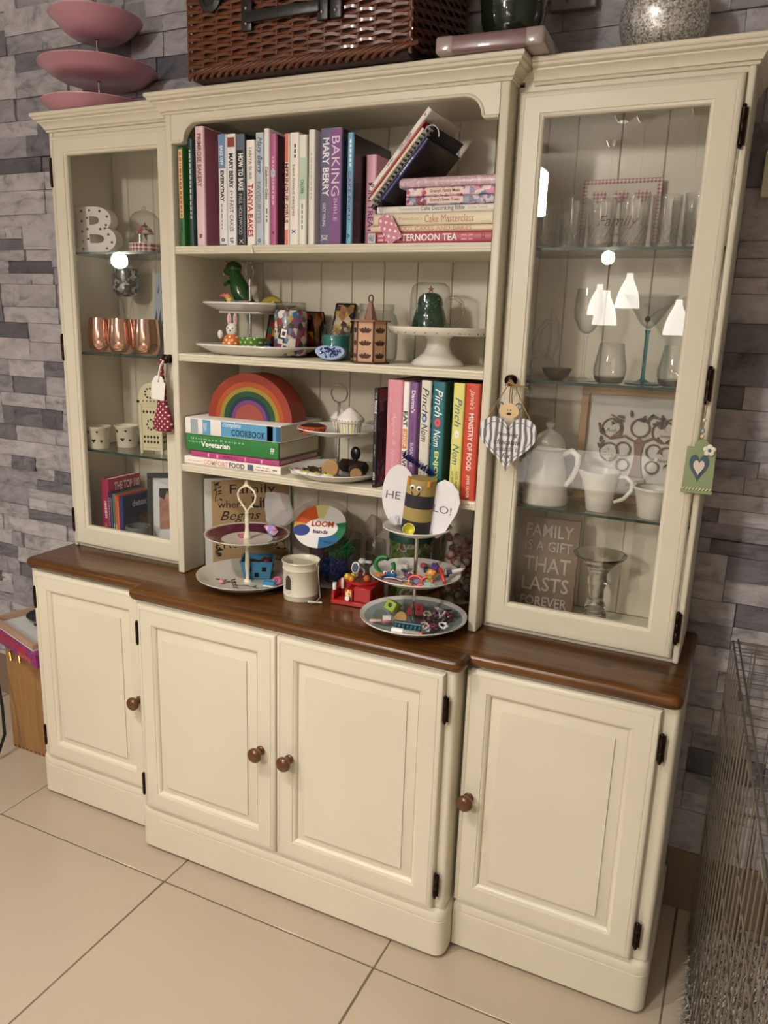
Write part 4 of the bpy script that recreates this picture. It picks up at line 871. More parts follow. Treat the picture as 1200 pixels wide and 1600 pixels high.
for x, y, z in ((.16, -2.9, 1.44), (.02, -3.45, 1.50), (.26, -2.95, 1.53), (.52, -2.9, 1.40)): pendant(x, y, z, 'white opal glass bell pendant lamp hanging in front of the dresser')
tb_ = thing('dining_table', 'white-topped dining table standing opposite the dresser', 'table', (.05, -2.48, 0))
b = MB(); b.box(-.55, .45, -.55, .55, .72, .75, .006, 2); b.build('table_top', pm('marble_white', 'E6E5E4', .25, var=.12, vs_=4), tb_)
for sx in (-.5, .4):
    for sy in (-.5, .5): b = MB(); b.box(sx - .03, sx + .03, sy - .03, sy + .03, 0, .72, .004); b.build('leg', pm('table_leg', '7A5A3A', .5), tb_)
kc = thing('kitchen_counter', 'white kitchen counter run along the far side of the room', 'counter', (-.3, -5.0, 0))
b = MB(); b.box(-1.6, 1.6, -.3, .3, 0.1, .88); b.build('cupboards', pm('counter_front', 'A8A49C', .5), kc, 0)
b = MB(); b.box(-1.62, 1.62, -.3, .33, .88, .92, .004); b.build('counter_top', pm('counter_top', 'DDDBD8', .3), kc)
b = MB(); b.box(-1.58, 1.58, -.3, .24, 0, .0998); b.build('kickboard', pm('kick', '4A4642', .6), kc, 0)
for i, (p, e) in enumerate(DOWNLIGHTS):
    dl = thing('ceiling_downlight', 'chrome ringed recessed downlight in the ceiling above the room', 'light', (p[0], p[1], 2.4495), group='recessed ceiling downlights')
    b = MB(); b.lathe([(.062, 0), (.066, -.002), (.064, -.006), (.058, -.006), (.056, 0)], 28, ringed=True); b.build('bezel', CHROME, dl)
    b = MB(); b.lathe([(0, -.0005), (.055, -.0005), (.055, -.002), (0, -.002)], 28); b.build('diffuser', emit('downlight_diffuser', 'FFF0DC', 12.0) if 'downlight_diffuser' not in MATS else MATS['downlight_diffuser'], dl)

# lit lantern further back in the room and added globes, seen only as highlights in the cabinet glass
BL = emit('lantern_glass_lit', 'FFF7F0', 200.0)
t = thing('lantern_lamp', 'square white glass ceiling lantern hanging deep in the room opposite the dresser', 'lamp', (-.465, -3.5, 2.08))
b = MB(); b.box(-.09, .09, -.09, .09, 0, .25, .008, 2); b.build('glass_box', BL, t)
b = MB(); b.box(-.1, .1, -.1, .1, .2505, .262, .002); b.build('cap', BLACK, t); b = MB(); b.tube([(0, 0, .2625), (0, 0, .3695)], .006, 8); b.build('rod', BLACK, t)
GLB = emit('globe_glass_lit', 'FFF6EA', 70.0)  # globes added only to give bright spots in the cabinet glass
for x, y, z, lb in ((-2.78, -2.5, 1.74, 'added glowing globe for a highlight in the glass, near the side wall'), (-.19, -4.8, 1.94, 'added glowing globe for a highlight in the glass, above the far counter')):
    t = thing('highlight_globe', lb, 'lamp', (x, y, z)); b = MB(); b.sphere((0, 0, 0), .05, 14); b.build('globe', GLB, t, 60); b = MB(); b.tube([(0, 0, .0505), (0, 0, 2.4495 - z)], .004, 6); b.build('stem', BLACK, t)
# ------------------------------------------------------------------ shelf with the tiered plates, jars and cake stand
STONEWARE = pm('stoneware', 'D9D6CE', .2, coat=.4, var=.03)
def sq_plate(mb, rx, ry, H, z0, base=.62, th=.004, pw=.62, n=48):
    prof = [(0, 0), (base, 0), (base + .12, H * .12), (.86, H * .55), (1.0, H), (1.0, H + th * .6), (.985, H + th), (.85, H * .55 + th), (base + .1, H * .12 + th), (base - .02, th), (0, th)]
    loops = []
    for r, z in prof:
        r = max(r, 1e-4); lp = []
        for i in range(n):
            a = 2 * PI * i / n; c, s = math.cos(a), math.sin(a)
            lp.append((rx * r * math.copysign(abs(c) ** pw, c), ry * r * math.copysign(abs(s) ** pw, s), z0 + z))
        loops.append(lp)
    mb.loft(loops, False, False)
sa = thing('tiered_plate_stand', 'two-tier white squared plate stand carrying the dinosaur and bunny', 'cake stand', (-.240, -.146, S2 + .0003))
b = MB(); sq_plate(b, .152, .120, .022, 0); b.build('plate', STONEWARE, sa, 50)
b = MB(); b.at(-.028, 0, 0); sq_plate(b, .111, .092, .016, .108); b.box(-.062, .062, -.05, .05, .101, .108, .003); b.build('plate', STONEWARE, sa, 50)
b = MB(); b.at(-.028, 0, 0); b.tube([(0, 0, .004), (0, 0, .187)], .0036, 10); b.build('rod', CHROME, sa)
b = MB(); b.at(-.028, 0, 0); b.ring((0, 0, .207), .02, .0022, 24, 6, axis='x', sx=.8); b.build('ring_handle', CHROME, sa)
zt1 = S2 + .1125; zb1 = S2 + .0045
def dinosaur():
    t = thing('dinosaur_figure', 'glossy green ceramic dinosaur sitting on the upper squared plate', 'figurine', (-.316, -.128, zt1), rz=math.radians(-20)); t.scale = (1.15, 1.15, 1.12)
    GR = pm('green_glaze', '1D4A1C', .18, coat=.5, var=.25, vs_=60)
    b = MB(); b.tube([(.045, .02, .006), (.032, .01, .014), (.014, .004, .026), (.004, 0, .046), (-.006, 0, .066), (-.012, 0, .080), (-.013, 0, .088)], [.004, .011, .021, .022, .017, .013, .008], 14)
    b.sphere((-.018, 0, .092), .0185, 12, (1.12, .95, .82)); b.sphere((-.034, 0, .085), .0135, 12, (1.0, 1.0, .78))
    for s in (-1, 1):
        b.sphere((-.008, s * .019, .014), .013, 10, (1.35, .7, 1.05)); b.sphere((-.022, s * .019, .0045), .0075, 8, (1.7, .8, .6))
        b.tube([(-.012, s * .016, .060), (-.026, s * .018, .054), (-.033, s * .014, .058)], [.005, .004, .0025], 8)
    o = b.build('body', GR, t, 60)
    for s in (-1, 1):
        q = MB(); q.sphere((-.024, s * .0145, .1), .0042, 8); q.build('eye', C('B4562A', .3), o)
        q = MB(); q.sphere((-.046, s * .004, .091), .0014, 6); q.build('nostril', C('0F2A0F', .4), o)
    q = MB(); q.tube([(-.046, -.008, .0785), (-.048, 0, .0775), (-.046, .008, .0785)], .0016, 6); q.build('mouth', C('C8A890', .5), o)
dinosaur()
t = thing('striped_animal', 'small rainbow striped lying animal in front of the green dinosaur', 'figurine', (-.300, -.196, zt1 + .001), rz=math.radians(4))
cols = ['C76A6A', 'D98A6A', 'D9B25A', '5F8A4A', '3E6A8A', '8A7A92', 'CC7A86', '4A3238', 'A83A44', 'D98A74', '3F6A52', '8A7A3A']
path = [(-.012, .030), (-.004, .032), (.004, .024), (.010, .014), (.022, .010), (.034, .010), (.048, .010), (.062, .0095), (.074, .009), (.086, .0085), (.095, .007), (.102, .005), (.108, .004)]
rad = [.0045, .007, .0085, .0095, .0098, .0098, .0098, .0096, .009, .008, .0065, .0045, .002]
for i in range(12):
    b = MB(); b.tube([(path[i][0], 0, path[i][1]), (path[i + 1][0], 0, path[i + 1][1])], [rad[i], rad[i + 1]], 12); b.build('stripe', C(cols[i], .5), t, 50)
b = MB(); b.sphere((-.015, 0, .030), .0055, 8, (1.5, .8, .8)); b.build('snout', C('B85A5A', .5), t)
t = thing('banana_toy', 'mustard yellow curved toy on the upper squared plate behind the rod', 'toy', (-.222, -.108, zt1 + .001))
b = MB(); b.tube([(-.035, 0, .012), (-.022, 0, .020), (0, 0, .024), (.018, -.004, .018), (.03, -.008, .006)], [.008, .011, .012, .010, .005], 10); b.build('body', C('A8923A', .5), t)
b = MB(); b.tube([(-.012, -.012, .004), (.006, -.018, .012), (.016, -.02, .022)], [.003, .006, .002], 8); b.build('fin', C('C8B25A', .5), t)
t = thing('bunny_egg_cup', 'white bunny in an orange dotted dress waving on the lower squared plate', 'figurine', (-.288, -.196, zb1 + .001), rz=math.radians(15)); t.scale = (1.22, 1.22, 1.22)
b = MB(); b.lathe([(0, 0), (.014, 0), (.020, .010), (.0205, .020), (.016, .031), (.010, .036), (0, .037)], 20); o = b.build('dress', dots_mat('orange_dots', 'D9702A', 'EDE6DC', 110, .22, .3), t, 60)
b = MB(); b.sphere((0, 0, .046), .0125, 12, (1, .9, 1.1)); hd_ = b.build('head', WHITE, t)
for s in (-1, 1):
    b = MB(); b.sphere((s * .0065, .002, .067), .011, 10, (.42, .3, 1.1)); e = b.build('ear', WHITE, hd_); b = MB(); b.sphere((s * .0065, -.0008, .067), .008, 8, (.36, .2, 1.1)); b.build('inner_ear', C('DDA0A4', .4), e) if False else b.build('inner_ear', C('DDA0A4', .4), hd_)
    b = MB(); b.sphere((s * .005, -.0108, .049), .0013, 6); b.build('eye', BLACK, hd_)
b = MB(); b.sphere((0, -.012, .0445), .0016, 6); b.build('nose', C('3A2A2A', .4), hd_)
b = MB(); b.sphere((-.024, -.004, .036), .0075, 8, (.8, .8, 1.2)); b.build('paw', WHITE, t)
t = thing('egg_cup', 'green dotted scalloped pot beside the orange bunny', 'pot', (-.222, -.202, zb1 + .001)); t.scale = (1.12, 1.12, 1.4)
b = MB(); b.shell([(.021, 0), (.027, .006), (.031, .028)], .003, 28, wob=lambda a, z: 1 + (.04 * math.cos(9 * a) if z > .02 else 0)); b.build('pot_body', dots_mat('green_dots', '5F8A32', 'E6EAD6', 105, .2, .3), t, 60)
b = MB(); b.sphere((-.330, -.140, zb1 + .017), .019, 10, (1.3, 1, .85)); o = b.build('brown_stone', pm('brown_rock', '3B2418', .6, var=.4, bump=.6), None, 50, label='rough dark brown stone behind the orange bunny', cat='stone')
# collage jar
t = thing('collage_jar', 'glass jar covered with a collage of paper scraps on the squared plate', 'jar', (-.132, -.170, zb1 + .0012))
COLL = patch_mat('collage', ['3E6A92', '8C2F38', 'B8B4A6', '4A4436', 'C6BDA6', '6A7A8C', 'A89A4A', 'D8D2C4', '7A4A6A', '2E2E34'], 75, .35, coat=.3)
b = MB(); b.lathe([(.037, 0), (.040, .004), (.040, .098), (.036, .106), (.0355, .107), (.0355, .104), (.0385, .096), (.0385, .006)], 32); b.build('collage_wall', COLL, t, 60)
b = MB(); b.shell([(.036, .104), (.0365, .108), (.0378, .1085), (.0378, .124), (.0355, .126)], .002, 32); b.build('neck', CLEAR, t, 60)
for (a, z, w_, h, c) in ((-.5, .056, .012, .016, 'E8E4DA'), (.15, .052, .015, .020, 'EDEAE2'), (.2, .018, .018, .022, 'CFC4A8')):
    q = MB(); q.at(.0405 * math.sin(a), -.0405 * math.cos(a), z, rz=a, ry=.2); q.box(-w_ / 2, w_ / 2, -.001, .0005, -h / 2, h / 2, .0008); q.build('paper_scrap', C(c, .5), t)
    q = MB(); q.at(.0412 * math.sin(a), -.0412 * math.cos(a), z, rz=a, ry=.3); q.box(-w_ * .28, w_ * .28, -.0012, 0, -h * .25, h * .25, .0006); q.build('scrap_print', C('4A6A52' if a < 0 else '2E3A4A', .5), t)
b = MB(); b.sphere((-.166, -.222, zb1 + .013), .012, 7, (1.3, .9, .9)); b.build('blue_gem', patch_mat('opal_blue', ['2E4FB0', '5A86D8', '1E2E7A', 'C8D8F0'], 160, .1, coat=1), None, 10, label='sparkling blue faceted stone in front of the collage jar', cat='stone')
# stained glass lanterns
STG = patch_mat('stained_glass', ['5A1418', '8E2A1E', '1F5A3A', '3A0E14', 'B8862A', '6A1A2E', '2A1210'], 55, .12, coat=.8)
LEAD = pm('lead_came', '1E1A18', .4, metal=.6)
def tapered(name, label, x, y, z, w0, w1, d0, d1, h, cat, rz=0, mt=STG):
    t = thing(name, label, cat, (x, y, z), rz)
    P0 = [(-w0, -d0), (w0, -d0), (w0, d0), (-w0, d0)]; P1 = [(-w1, -d1), (w1, -d1), (w1, d1), (-w1, d1)]
    for i in range(4):
        j = (i + 1) % 4; q = MB(); a0, a1, b0, b1 = P0[i], P0[j], P1[i], P1[j]
        q.add([(a0[0], a0[1], 0), (a1[0], a1[1], 0), (b1[0], b1[1], h), (b0[0], b0[1], h), (a0[0] * .96, a0[1] * .96, 0), (a1[0] * .96, a1[1] * .96, 0), (b1[0] * .96, b1[1] * .96, h), (b0[0] * .96, b0[1] * .96, h)], [(0, 1, 2, 3), (7, 6, 5, 4), (0, 4, 5, 1), (3, 2, 6, 7), (1, 5, 6, 2), (0, 3, 7, 4)]); q.build('glass_panel', mt, t, 0)
        q = MB(); q.tube([(a0[0], a0[1], 0), (b0[0], b0[1], h)], .002, 6); q.build('came', LEAD, t)
        q = MB(); q.tube([(b0[0], b0[1], h), (b1[0], b1[1], h)], .002, 6); q.build('came', LEAD, t)
        q = MB(); q.tube([(a0[0], a0[1], .002), (a1[0], a1[1], .002)], .002, 6); q.build('came', LEAD, t)
        q = MB(); q.tube([((a0[0] * .6 + a1[0] * .4), (a0[1] * .6 + a1[1] * .4), 0), ((b0[0] + b1[0]) / 2, (b0[1] + b1[1]) / 2, h * .55), (b1[0] * .8 + b0[0] * .2, b1[1] * .8 + b0[1] * .2, h)], .0013, 5); q.build('came', LEAD, t)
    return t
tapered('stained_glass_lantern', 'dark red stained glass tealight lantern behind the collage jar', -.172, -.076, zb1 + .002, .078, .062, .036, .028, .105, 'lantern')
t = thing('mosaic_picture', 'small leaded mosaic glass panel leaning on the shelf back beside the collage jar', 'picture', (-.0575, -.066, S2 + .0015), rx=math.radians(-18))
b = MB(); b.box(-.026, .026, -.0015, .0015, .003, .137); b.build('pane', patch_mat('mosaic_glass', ['8A6A4A', '2E3A2A', 'B8A24A', '4A2A3A', 'A87A5A', '1E2420', 'C8B8A0'], 70, .15, coat=.6), t, 0)
for a in (((-.027, 0, .002), (-.027, 0, .139)), ((.027, 0, .002), (.027, 0, .139)), ((-.027, 0, .002), (.027, 0, .002)), ((-.027, 0, .139), (.027, 0, .139))):
    b = MB(); b.tube(a, .0028, 6); b.build('frame', LEAD, t)
# candle jar, geode, big jar
t = thing('candle_jar', 'small glass jar layered with teal wax beside the blue geode', 'jar', (.002, -.180, S2 + .0003))
b = MB(); b.shell([(.033, 0), (.0355, .003), (.0355, .060), (.031, .068), (.030, .072), (.0315, .0735), (.0315, .082)], .0018, 30); b.build('glass', CLEAR, t, 60)
for z0, z1, c in ((.0025, .020, '17525A'), (.0205, .030, '5E7A7C'), (.0305, .058, '1F7A74')):
    b = MB(); b.lathe([(0, z0), (.0332, z0), (.0332, z1), (0, z1)], 28); b.build('wax_layer', C(c, .35), t)
t = thing('geode', 'blue geode half with pale rind and dark crystals at the shelf edge', 'geode', (.020, -.243, S2 + .0003), rx=math.radians(-14))
gp = lambda a: (1 + .10 * math.cos(2 * a) + .05 * math.sin(3 * a) - .10 * math.exp(-((a - PI / 2) ** 2) / .1))
b = MB(); b.loft([[(.036 * s * gp(a) * math.cos(a), y, .0195 + .0195 * s * gp(a) * math.sin(a) * .95) for a in [2 * PI * i / 30 for i in range(30)]] for s, y in ((.55, .014), (.9, .008), (1.0, -.002), (.97, -.007), (.74, -.0065))]); b.build('rind', pm('geode_rind', '8FA4C4', .35, var=.25, vs_=120), t, 60)
b = MB(); rr = random.Random(4)
for i in range(70):
    a = rr.uniform(0, 2 * PI); r_ = math.sqrt(rr.random()) * .7; x, z = .036 * r_ * gp(a) * math.cos(a), .0195 + .0195 * r_ * gp(a) * math.sin(a) * .95
    b.at(x, -.0062, z, rz=rr.uniform(-.5, .5), rx=rr.uniform(-.5, .5)); b.lathe([(.0026, .0), (.0022, .002), (0, .0045)], 6) if False else b.sphere((0, 0, 0), rr.uniform(.0018, .0032), 4)
b.at(); b.build('crystals', pm('navy_crystal', '1B2A5E', .12, coat=1, var=.4, vs_=200), t, 5, kind='stuff')
t = MB(); t.shell([(.048, 0), (.052, .004), (.0535, .02), (.0535, .092), (.049, .108), (.042, .114), (.0415, .118), (.0435, .119), (.0435, .132), (.042, .134)], .002, 36)
o = t.build('storage_jar', CLEAR, None, 60, label='large empty clear glass jar behind the wooden lantern', cat='jar'); o.location = (.060, -.085, S2 + .0003)
# wooden lantern
def wood_lantern():
    t = thing('wooden_lantern', 'hexagonal laser-cut wooden lantern with leaf cutouts on the second shelf', 'lantern', (.112, -.2225, S2 + .0003), rz=math.radians(8))
    WD = pm('lantern_wood', 'C39A78', .6, var=.12, vs_=40); DK = pm('lantern_edge', '4A2A1E', .7)
    hexp = lambda r, off=0: [(r * math.cos(PI / 3 * i + off), r * math.sin(PI / 3 * i + off)) for i in range(6)]
    b = MB(); b.prism(hexp(.048), 0, .004, 'xy'); b.build('base', DK, t, 0)
    b = MB(); b.prism(hexp(.048), .092, .0955, 'xy'); b.build('roof_plate', pm('roof_wood', '8A6252', .6), t, 0)
    for i in range(6):
        a = PI / 3 * i + PI / 6; q = MB(); R = .0325
        q.at(R * math.cos(a), R * math.sin(a), .004, rz=a + PI / 2); q.box(-.0178, .0178, -.0012, .0012, 0, .088); pn = q.build('panel', WD, t, 0)
        if 3 <= i <= 5:
            for zc_ in (.018, .046, .074):
                q = MB(); q.at(R * math.cos(a), R * math.sin(a), .004 + zc_ - .004, rz=a + PI / 2)
                for k, (lx, ang) in enumerate(((-.009, .9), (-.005, .45), (0, 0), (.005, -.45), (.009, -.9))):
                    pts = [(lx + .0028 * math.sin(u) * math.cos(ang) - .0065 * math.cos(u) * math.sin(ang), .0028 * math.sin(u) * math.sin(ang) + .0065 * math.cos(u) * math.cos(ang) - abs(lx) * .25) for u in [2 * PI * j / 10 for j in range(10)]]
                    q.prism(pts, -.0016, -.0010)
                q.build('leaf_cutout', DK, pn, 0)
        b2 = PI / 3 * i; q = MB(); q.tube([(.0372 * math.cos(b2), .0372 * math.sin(b2), .004), (.0372 * math.cos(b2), .0372 * math.sin(b2), .092)], .0024, 6); q.build('corner_post', DK, t)
    b = MB(); b.lathe([(.016, .0955), (.011, .115), (.005, .135), (.003, .137), (0, .137)], 6); b.build('chimney', pm('roof_wood', '8A6252', .6), t, 0)
    b = MB(); b.ring((0, 0, .1415), .0065, .0016, 16, 6, sx=.8, sz=1.3); b.build('loop', DK, t)
wood_lantern()
# footed cake stand with heart cut-outs, glass mug with a tree
t = thing('cake_stand', 'white footed ceramic cake stand with scalloped rim and heart cutouts', 'cake stand', (.2485, -.1445, S2 + .0003))
b = MB(); b.lathe([(0, 0), (.060, 0), (.0615, .003), (.058, .006), (.056, .010), (.046, .017), (.034, .026), (.028, .038), (.026, .050), (.028, .060), (.036, .066), (0, .066)], 40); b.build('foot', WHITE, t, 60)
b = MB(); b.lathe([(0, .0665), (.070, .0665), (.108, .067), (.117, .0795), (.1185, .084), (.1165, .0845), (.114, .081), (.106, .0705), (0, .0705)], 96, wob=lambda a, z: 1 + (.012 * abs(math.cos(14 * a)) if z > .078 else 0)); b.build('plate', WHITE, t, 60)
for i in range(28):
    a = 2 * PI * (i + .5) / 28
    if math.sin(a) > .35: continue
    q = MB(); q.at(.1135 * math.cos(a), .1135 * math.sin(a), .070, rz=a + PI / 2, rx=math.radians(-33)); q.prism([(x, z) for x, z in heart_pts(.0075, .0065, 14)], -.0007, .0002); q.build('heart_cutout', pm('cutout_shade', '7A7468', .8), t, 0)
t = thing('glass_mug', 'double-wall glass mug shaped inside as a green starry tree', 'mug', (.2235, -.143, S2 + .0715))
b = MB(); b.lathe([(.043, 0), (.046, .003), (.0465, .03), (.046, .085), (.042, .102), (.032, .110), (0, .111)], 36); b.build('outer_glass', CLEAR, t, 60)
b = MB(); b.lathe([(0, .002), (.0405, .002), (.0415, .008), (.039, .028), (.033, .050), (.0285, .058), (.030, .064), (.027, .078), (.018, .087), (.004, .090), (0, .090)], 32); tr0 = b.build('tree', pm('deep_green_glaze', '123D2C', .1, coat=.8, var=.2, vs_=70), t, 60)
rr = random.Random(9)
for i in range(26):
    a = rr.uniform(-PI + .3, .2); z = rr.uniform(.012, .08); r_ = .0418 - .0145 * (z / .08) + .0008
    b = MB(); b.sphere((r_ * math.cos(a), r_ * math.sin(a), z), rr.choice([.0007, .001, .0014]), 5); b.build('star_fleck', C(rr.choice(['C9B26A', 'D8D4C4', '7FA8A0']), .3), tr0)
b = MB(); st5 = [((.008 if i % 2 == 0 else .0034) * math.sin(PI * i / 5), .0965 + (.008 if i % 2 == 0 else .0034) * math.cos(PI * i / 5)) for i in range(10)]; b.prism(st5, -.0018, .0018); b.build('star_topper', C('7E2A22', .3), t, 0)
b = MB(); b.tube([(.045, 0, .078), (.062, 0, .079), (.077, 0, .067), (.081, 0, .050), (.076, 0, .030), (.062, 0, .018), (.045, 0, .018)], .0048, 10); b.build('handle', CLEAR, t, 60)

# ------------------------------------------------------------------ shelf with the rainbow: two-tier round stand
t = thing('tiered_plate_stand', 'two-tier round white plate stand of cupcake pots beside the fondue book', 'cake stand', (.0205, -.195, S3 + .0003))
b = MB(); b.lathe(plate_mesh(.120, .022, .07, .0035, .004), 48); b.build('plate', STONEWARE, t, 50)
b = MB(); b.lathe(plate_mesh(.101, .015, .06, .0032, .004), 48, (0, 0, .106)); b.build('plate', STONEWARE, t, 50)
b = MB(); b.tube([(0, 0, .003), (0, 0, .182)], .0034, 10); b.build('rod', CHROME, t)
b = MB(); b.ring((0, 0, .205), .022, .0018, 28, 6); b.build('ring_handle', CHROME, t)
zu = S3 + .1098; zl = S3 + .0042
t = thing('scalloped_dish', 'orange cupcake-case dish with brown zigzag on the upper round plate', 'dish', (-.030, -.230, zu))
b = MB(); b.lathe([(0, 0), (.028, 0), (.033, .016), (.031, .017), (.027, .012), (0, .012)], 36, wob=lambda a, z: 1 + .015 * math.cos(18 * a)); o = b.build('case', C('C8562E', .45), t, 60)
b = MB(); b.tube([(.0325 * math.cos(-PI * i / 14), .0325 * math.sin(-PI * i / 14), .004 if i % 2 else .012) for i in range(15)], .0011, 5); b.build('zigzag', C('3A1612', .5), o)
b = MB(); b.lathe([(0, .0125), (.026, .0125), (.029, .018), (.02, .021), (0, .019)], 20, wob=lambda a, z: 1 + .06 * math.cos(5 * a)); b.build('filling', C('3A1E16', .5, var=.3), t)
def cupcake(label, x, y, z, s, stripe, cream, dot):
    t = thing('cupcake_pot', label, 'pot', (x, y, z))
    def sm():
        nm = 'stripe_' + stripe[0] + stripe[1]
        if nm in MATS: return MATS[nm]
        mt, nt, b_, N, K = node_mat(nm); tc = N('ShaderNodeTexCoord'); g = N('ShaderNodeTexGradient'); g.gradient_type = 'RADIAL'; K(tc.outputs['Object'], g.inputs[0])
        mu = N('ShaderNodeMath'); mu.operation = 'MULTIPLY'; mu.inputs[1].default_value = 11; K(g.outputs['Fac'], mu.inputs[0]); fr_ = N('ShaderNodeMath'); fr_.operation = 'FRACT'; K(mu.outputs[0], fr_.inputs[0])
        r = ramp(nt, [(0, stripe[2]), (.3, stripe[0]), (.45, stripe[2]), (.75, stripe[1])]); r.color_ramp.interpolation = 'CONSTANT'; K(fr_.outputs[0], r.inputs[0]); K(r.outputs[0], b_.inputs['Base Color']); b_.inputs['Roughness'].default_value = .25; return mt
    b = MB(); b.lathe([(0, 0), (.023 * s, 0), (.029 * s, .030 * s), (0, .030 * s)], 36, wob=lambda a, z: 1 + .012 * math.cos(22 * a)); b.build('case', sm(), t, 60)
    b = MB(); b.lathe([(.030 * s, .0302 * s), (.034 * s, .034 * s), (.033 * s, .041 * s), (.027 * s, .046 * s), (.0265 * s, .047 * s), (.0225 * s, .053 * s), (.016 * s, .056 * s), (.0155 * s, .057 * s), (.009 * s, .063 * s), (0, .067 * s)], 36, wob=lambda a, z: 1 + .02 * math.cos(12 * a)); ic = b.build('icing_lid', C(cream, .25, coat=.4), t, 60)
    for k in range(14):
        a = -PI * k / 13; b = MB(); b.sphere((.0335 * s * math.cos(a), .0335 * s * math.sin(a), .037 * s), .0014, 5); b.build('dot', C(dot, .4), ic)
    return t
cupcake('lidded cupcake pot with striped case and dotted white icing', .062, -.215, zu, 1.0, ('5E9A94', 'D8C26A', 'E4DCD0'), 'E8DFD8', '5A2A2A')
cupcake('small lidded cupcake pot with teal splashed icing behind the ring rod', .002, -.150, zu, .8, ('9A2A4A', 'E4DCD0', 'E4DCD0'), 'DDE0D8', '2E7A6A')
# lower plate: painted stones train, slices of log
GPEB = 'painted pebbles in a row on the lower round plate'
for i, (x, y, tint) in enumerate(((-.058, -.255, 'C87AA0'), (-.030, -.266, 'B8C03A'), (.000, -.272, 'B8C03A'), (.034, -.272, 'D8D83A'))):
    t = thing('painted_pebble', ('pink topped' if i == 0 else 'yellow green') + ' painted white pebble ' + ('leading the row', 'beside the pink topped one', 'between two other painted pebbles', 'beside the round wood slice')[i], 'pebble', (x, y, zl + .001 + .004), rz=-.2 * i, group=GPEB)
    b = MB(); b.box(-.014, .014, -.011, .011, 0, .012, .004, 2); b.build('stone', C('E6E2DA', .35), t)
    b = MB(); b.lathe([(.0095, .0121), (.008, .0145), (0, .0155)], 14); b.build('painted_spot', C(tint, .4), t); b = MB(); b.sphere((0, -.004, .0145), .004, 6, (1.4, 1, .5)); b.build('black_mark', BLACK, t)
BARK = pm('bark', '2E1E16', .9, var=.4, bump=.8, bs=120); RING = pm('end_grain', 'A07A4A', .7, var=.2, vs_=50)
t = thing('wood_slice', 'round wood slice standing upright behind the painted pebbles', 'wood slice', (.020, -.232, zl + .0225), rx=math.radians(72))
b = MB(); b.lathe([(0, -.004), (.022, -.004), (.0225, -.003), (.0225, .003), (.022, .004), (0, .004)], 28); b.build('slice', RING, t)
t = thing('log_piece', 'short bark-covered log with pale end on the lower round plate', 'log', (.0785, -.214, zl + .018), rz=math.radians(30), rx=math.radians(90))
b = MB(); b.lathe([(.0165, -.022), (.0168, .022)], 18, wob=lambda a, z: 1 + .06 * math.cos(5 * a)); b.build('bark', BARK, t); b = MB(); b.lathe([(0, .0221), (.014, .0221), (.014, .0226), (0, .0226)], 18); b.build('cut_end', RING, t)
t = thing('log_piece', 'long dark log lying at the back of the lower round plate', 'log', (.040, -.150, zl + .018), rz=math.radians(80), rx=math.radians(90))
b = MB(); b.lathe([(0, -.036), (.015, -.036), (.0165, 0), (.015, .036), (0, .036)], 16, wob=lambda a, z: 1 + .08 * math.cos(4 * a)); b.build('bark', BARK, t)
b = MB(); b.at(.046, -.152, zl + .052); b.sphere((0, 0, 0), .014, 10, (1, .5, 1.25)); b.at(.046, -.152, zl + .035); b.lathe([(0, 0), (.005, 0), (.004, .006), (0, .008)], 10); b.build('black_oval_stand', pm('black_gloss', '0E0D0D', .3), None, 50, label='black oval disc on a tiny stand above the dark log', cat='ornament')
b = MB(); rr = random.Random(8)
for i in range(90):
    a = rr.uniform(0, 2 * PI); r_ = rr.uniform(0, .034); x, y = -.052 + r_ * math.cos(a), -.195 + r_ * math.sin(a); d = rr.uniform(0, 2 * PI); z = .004 + rr.uniform(0, .012) * (1 - r_ / .04)
    b.tube([(x, y, z), (x + .014 * math.cos(d), y + .014 * math.sin(d), z + rr.uniform(-.002, .004))], .0009, 4)
o = b.build('twig_nest', pm('twigs', '4A3020', .8, var=.4), None, 0, label='heap of fine brown twigs on the lower round plate', cat='twigs', kind='stuff'); o.location = (0, 0, zl)

# ------------------------------------------------------------------ things on the worktop
W = WT + .0006
# family sign standing across the corner
t = thing('family_sign', 'tan wooden sign lettered Family where Life Begins in the corner behind the plates', 'sign', (-.3065, -.1080, W), rz=math.radians(43))
b = MB(); b.box(-.118, .118, -.004, .004, 0, .247, .001); b.build('frame_board', pm('sign_frame', 'C9C8C0', .5), t, 0)
b = MB(); b.box(-.099, .112, -.0062, -.0038, .004, .240); sb = b.build('print_board', pm('kraft_wood', 'AC8F66', .6, var=.08, vs_=30, stretch=(1, 1, 12)), t, 0)
INK = C('231C18', .6)
for s_, x, z, w_, h, op in (('Family', .012, .212, .125, .034, {}), ('where', -.046, .174, .074, .020, {}), ('Life', .040, .177, .060, .032, BD), ('Begins', -.022, .138, .110, .034, dict(shear=.35)), ('& Love', .010, .100, .10, .026, {}), ('Never Ends', .006, .060, .15, .022, {})):
    text(s_, (x, -.0064, z), w_, h, INK, sb, 'front', **op)
rr = random.Random(12)
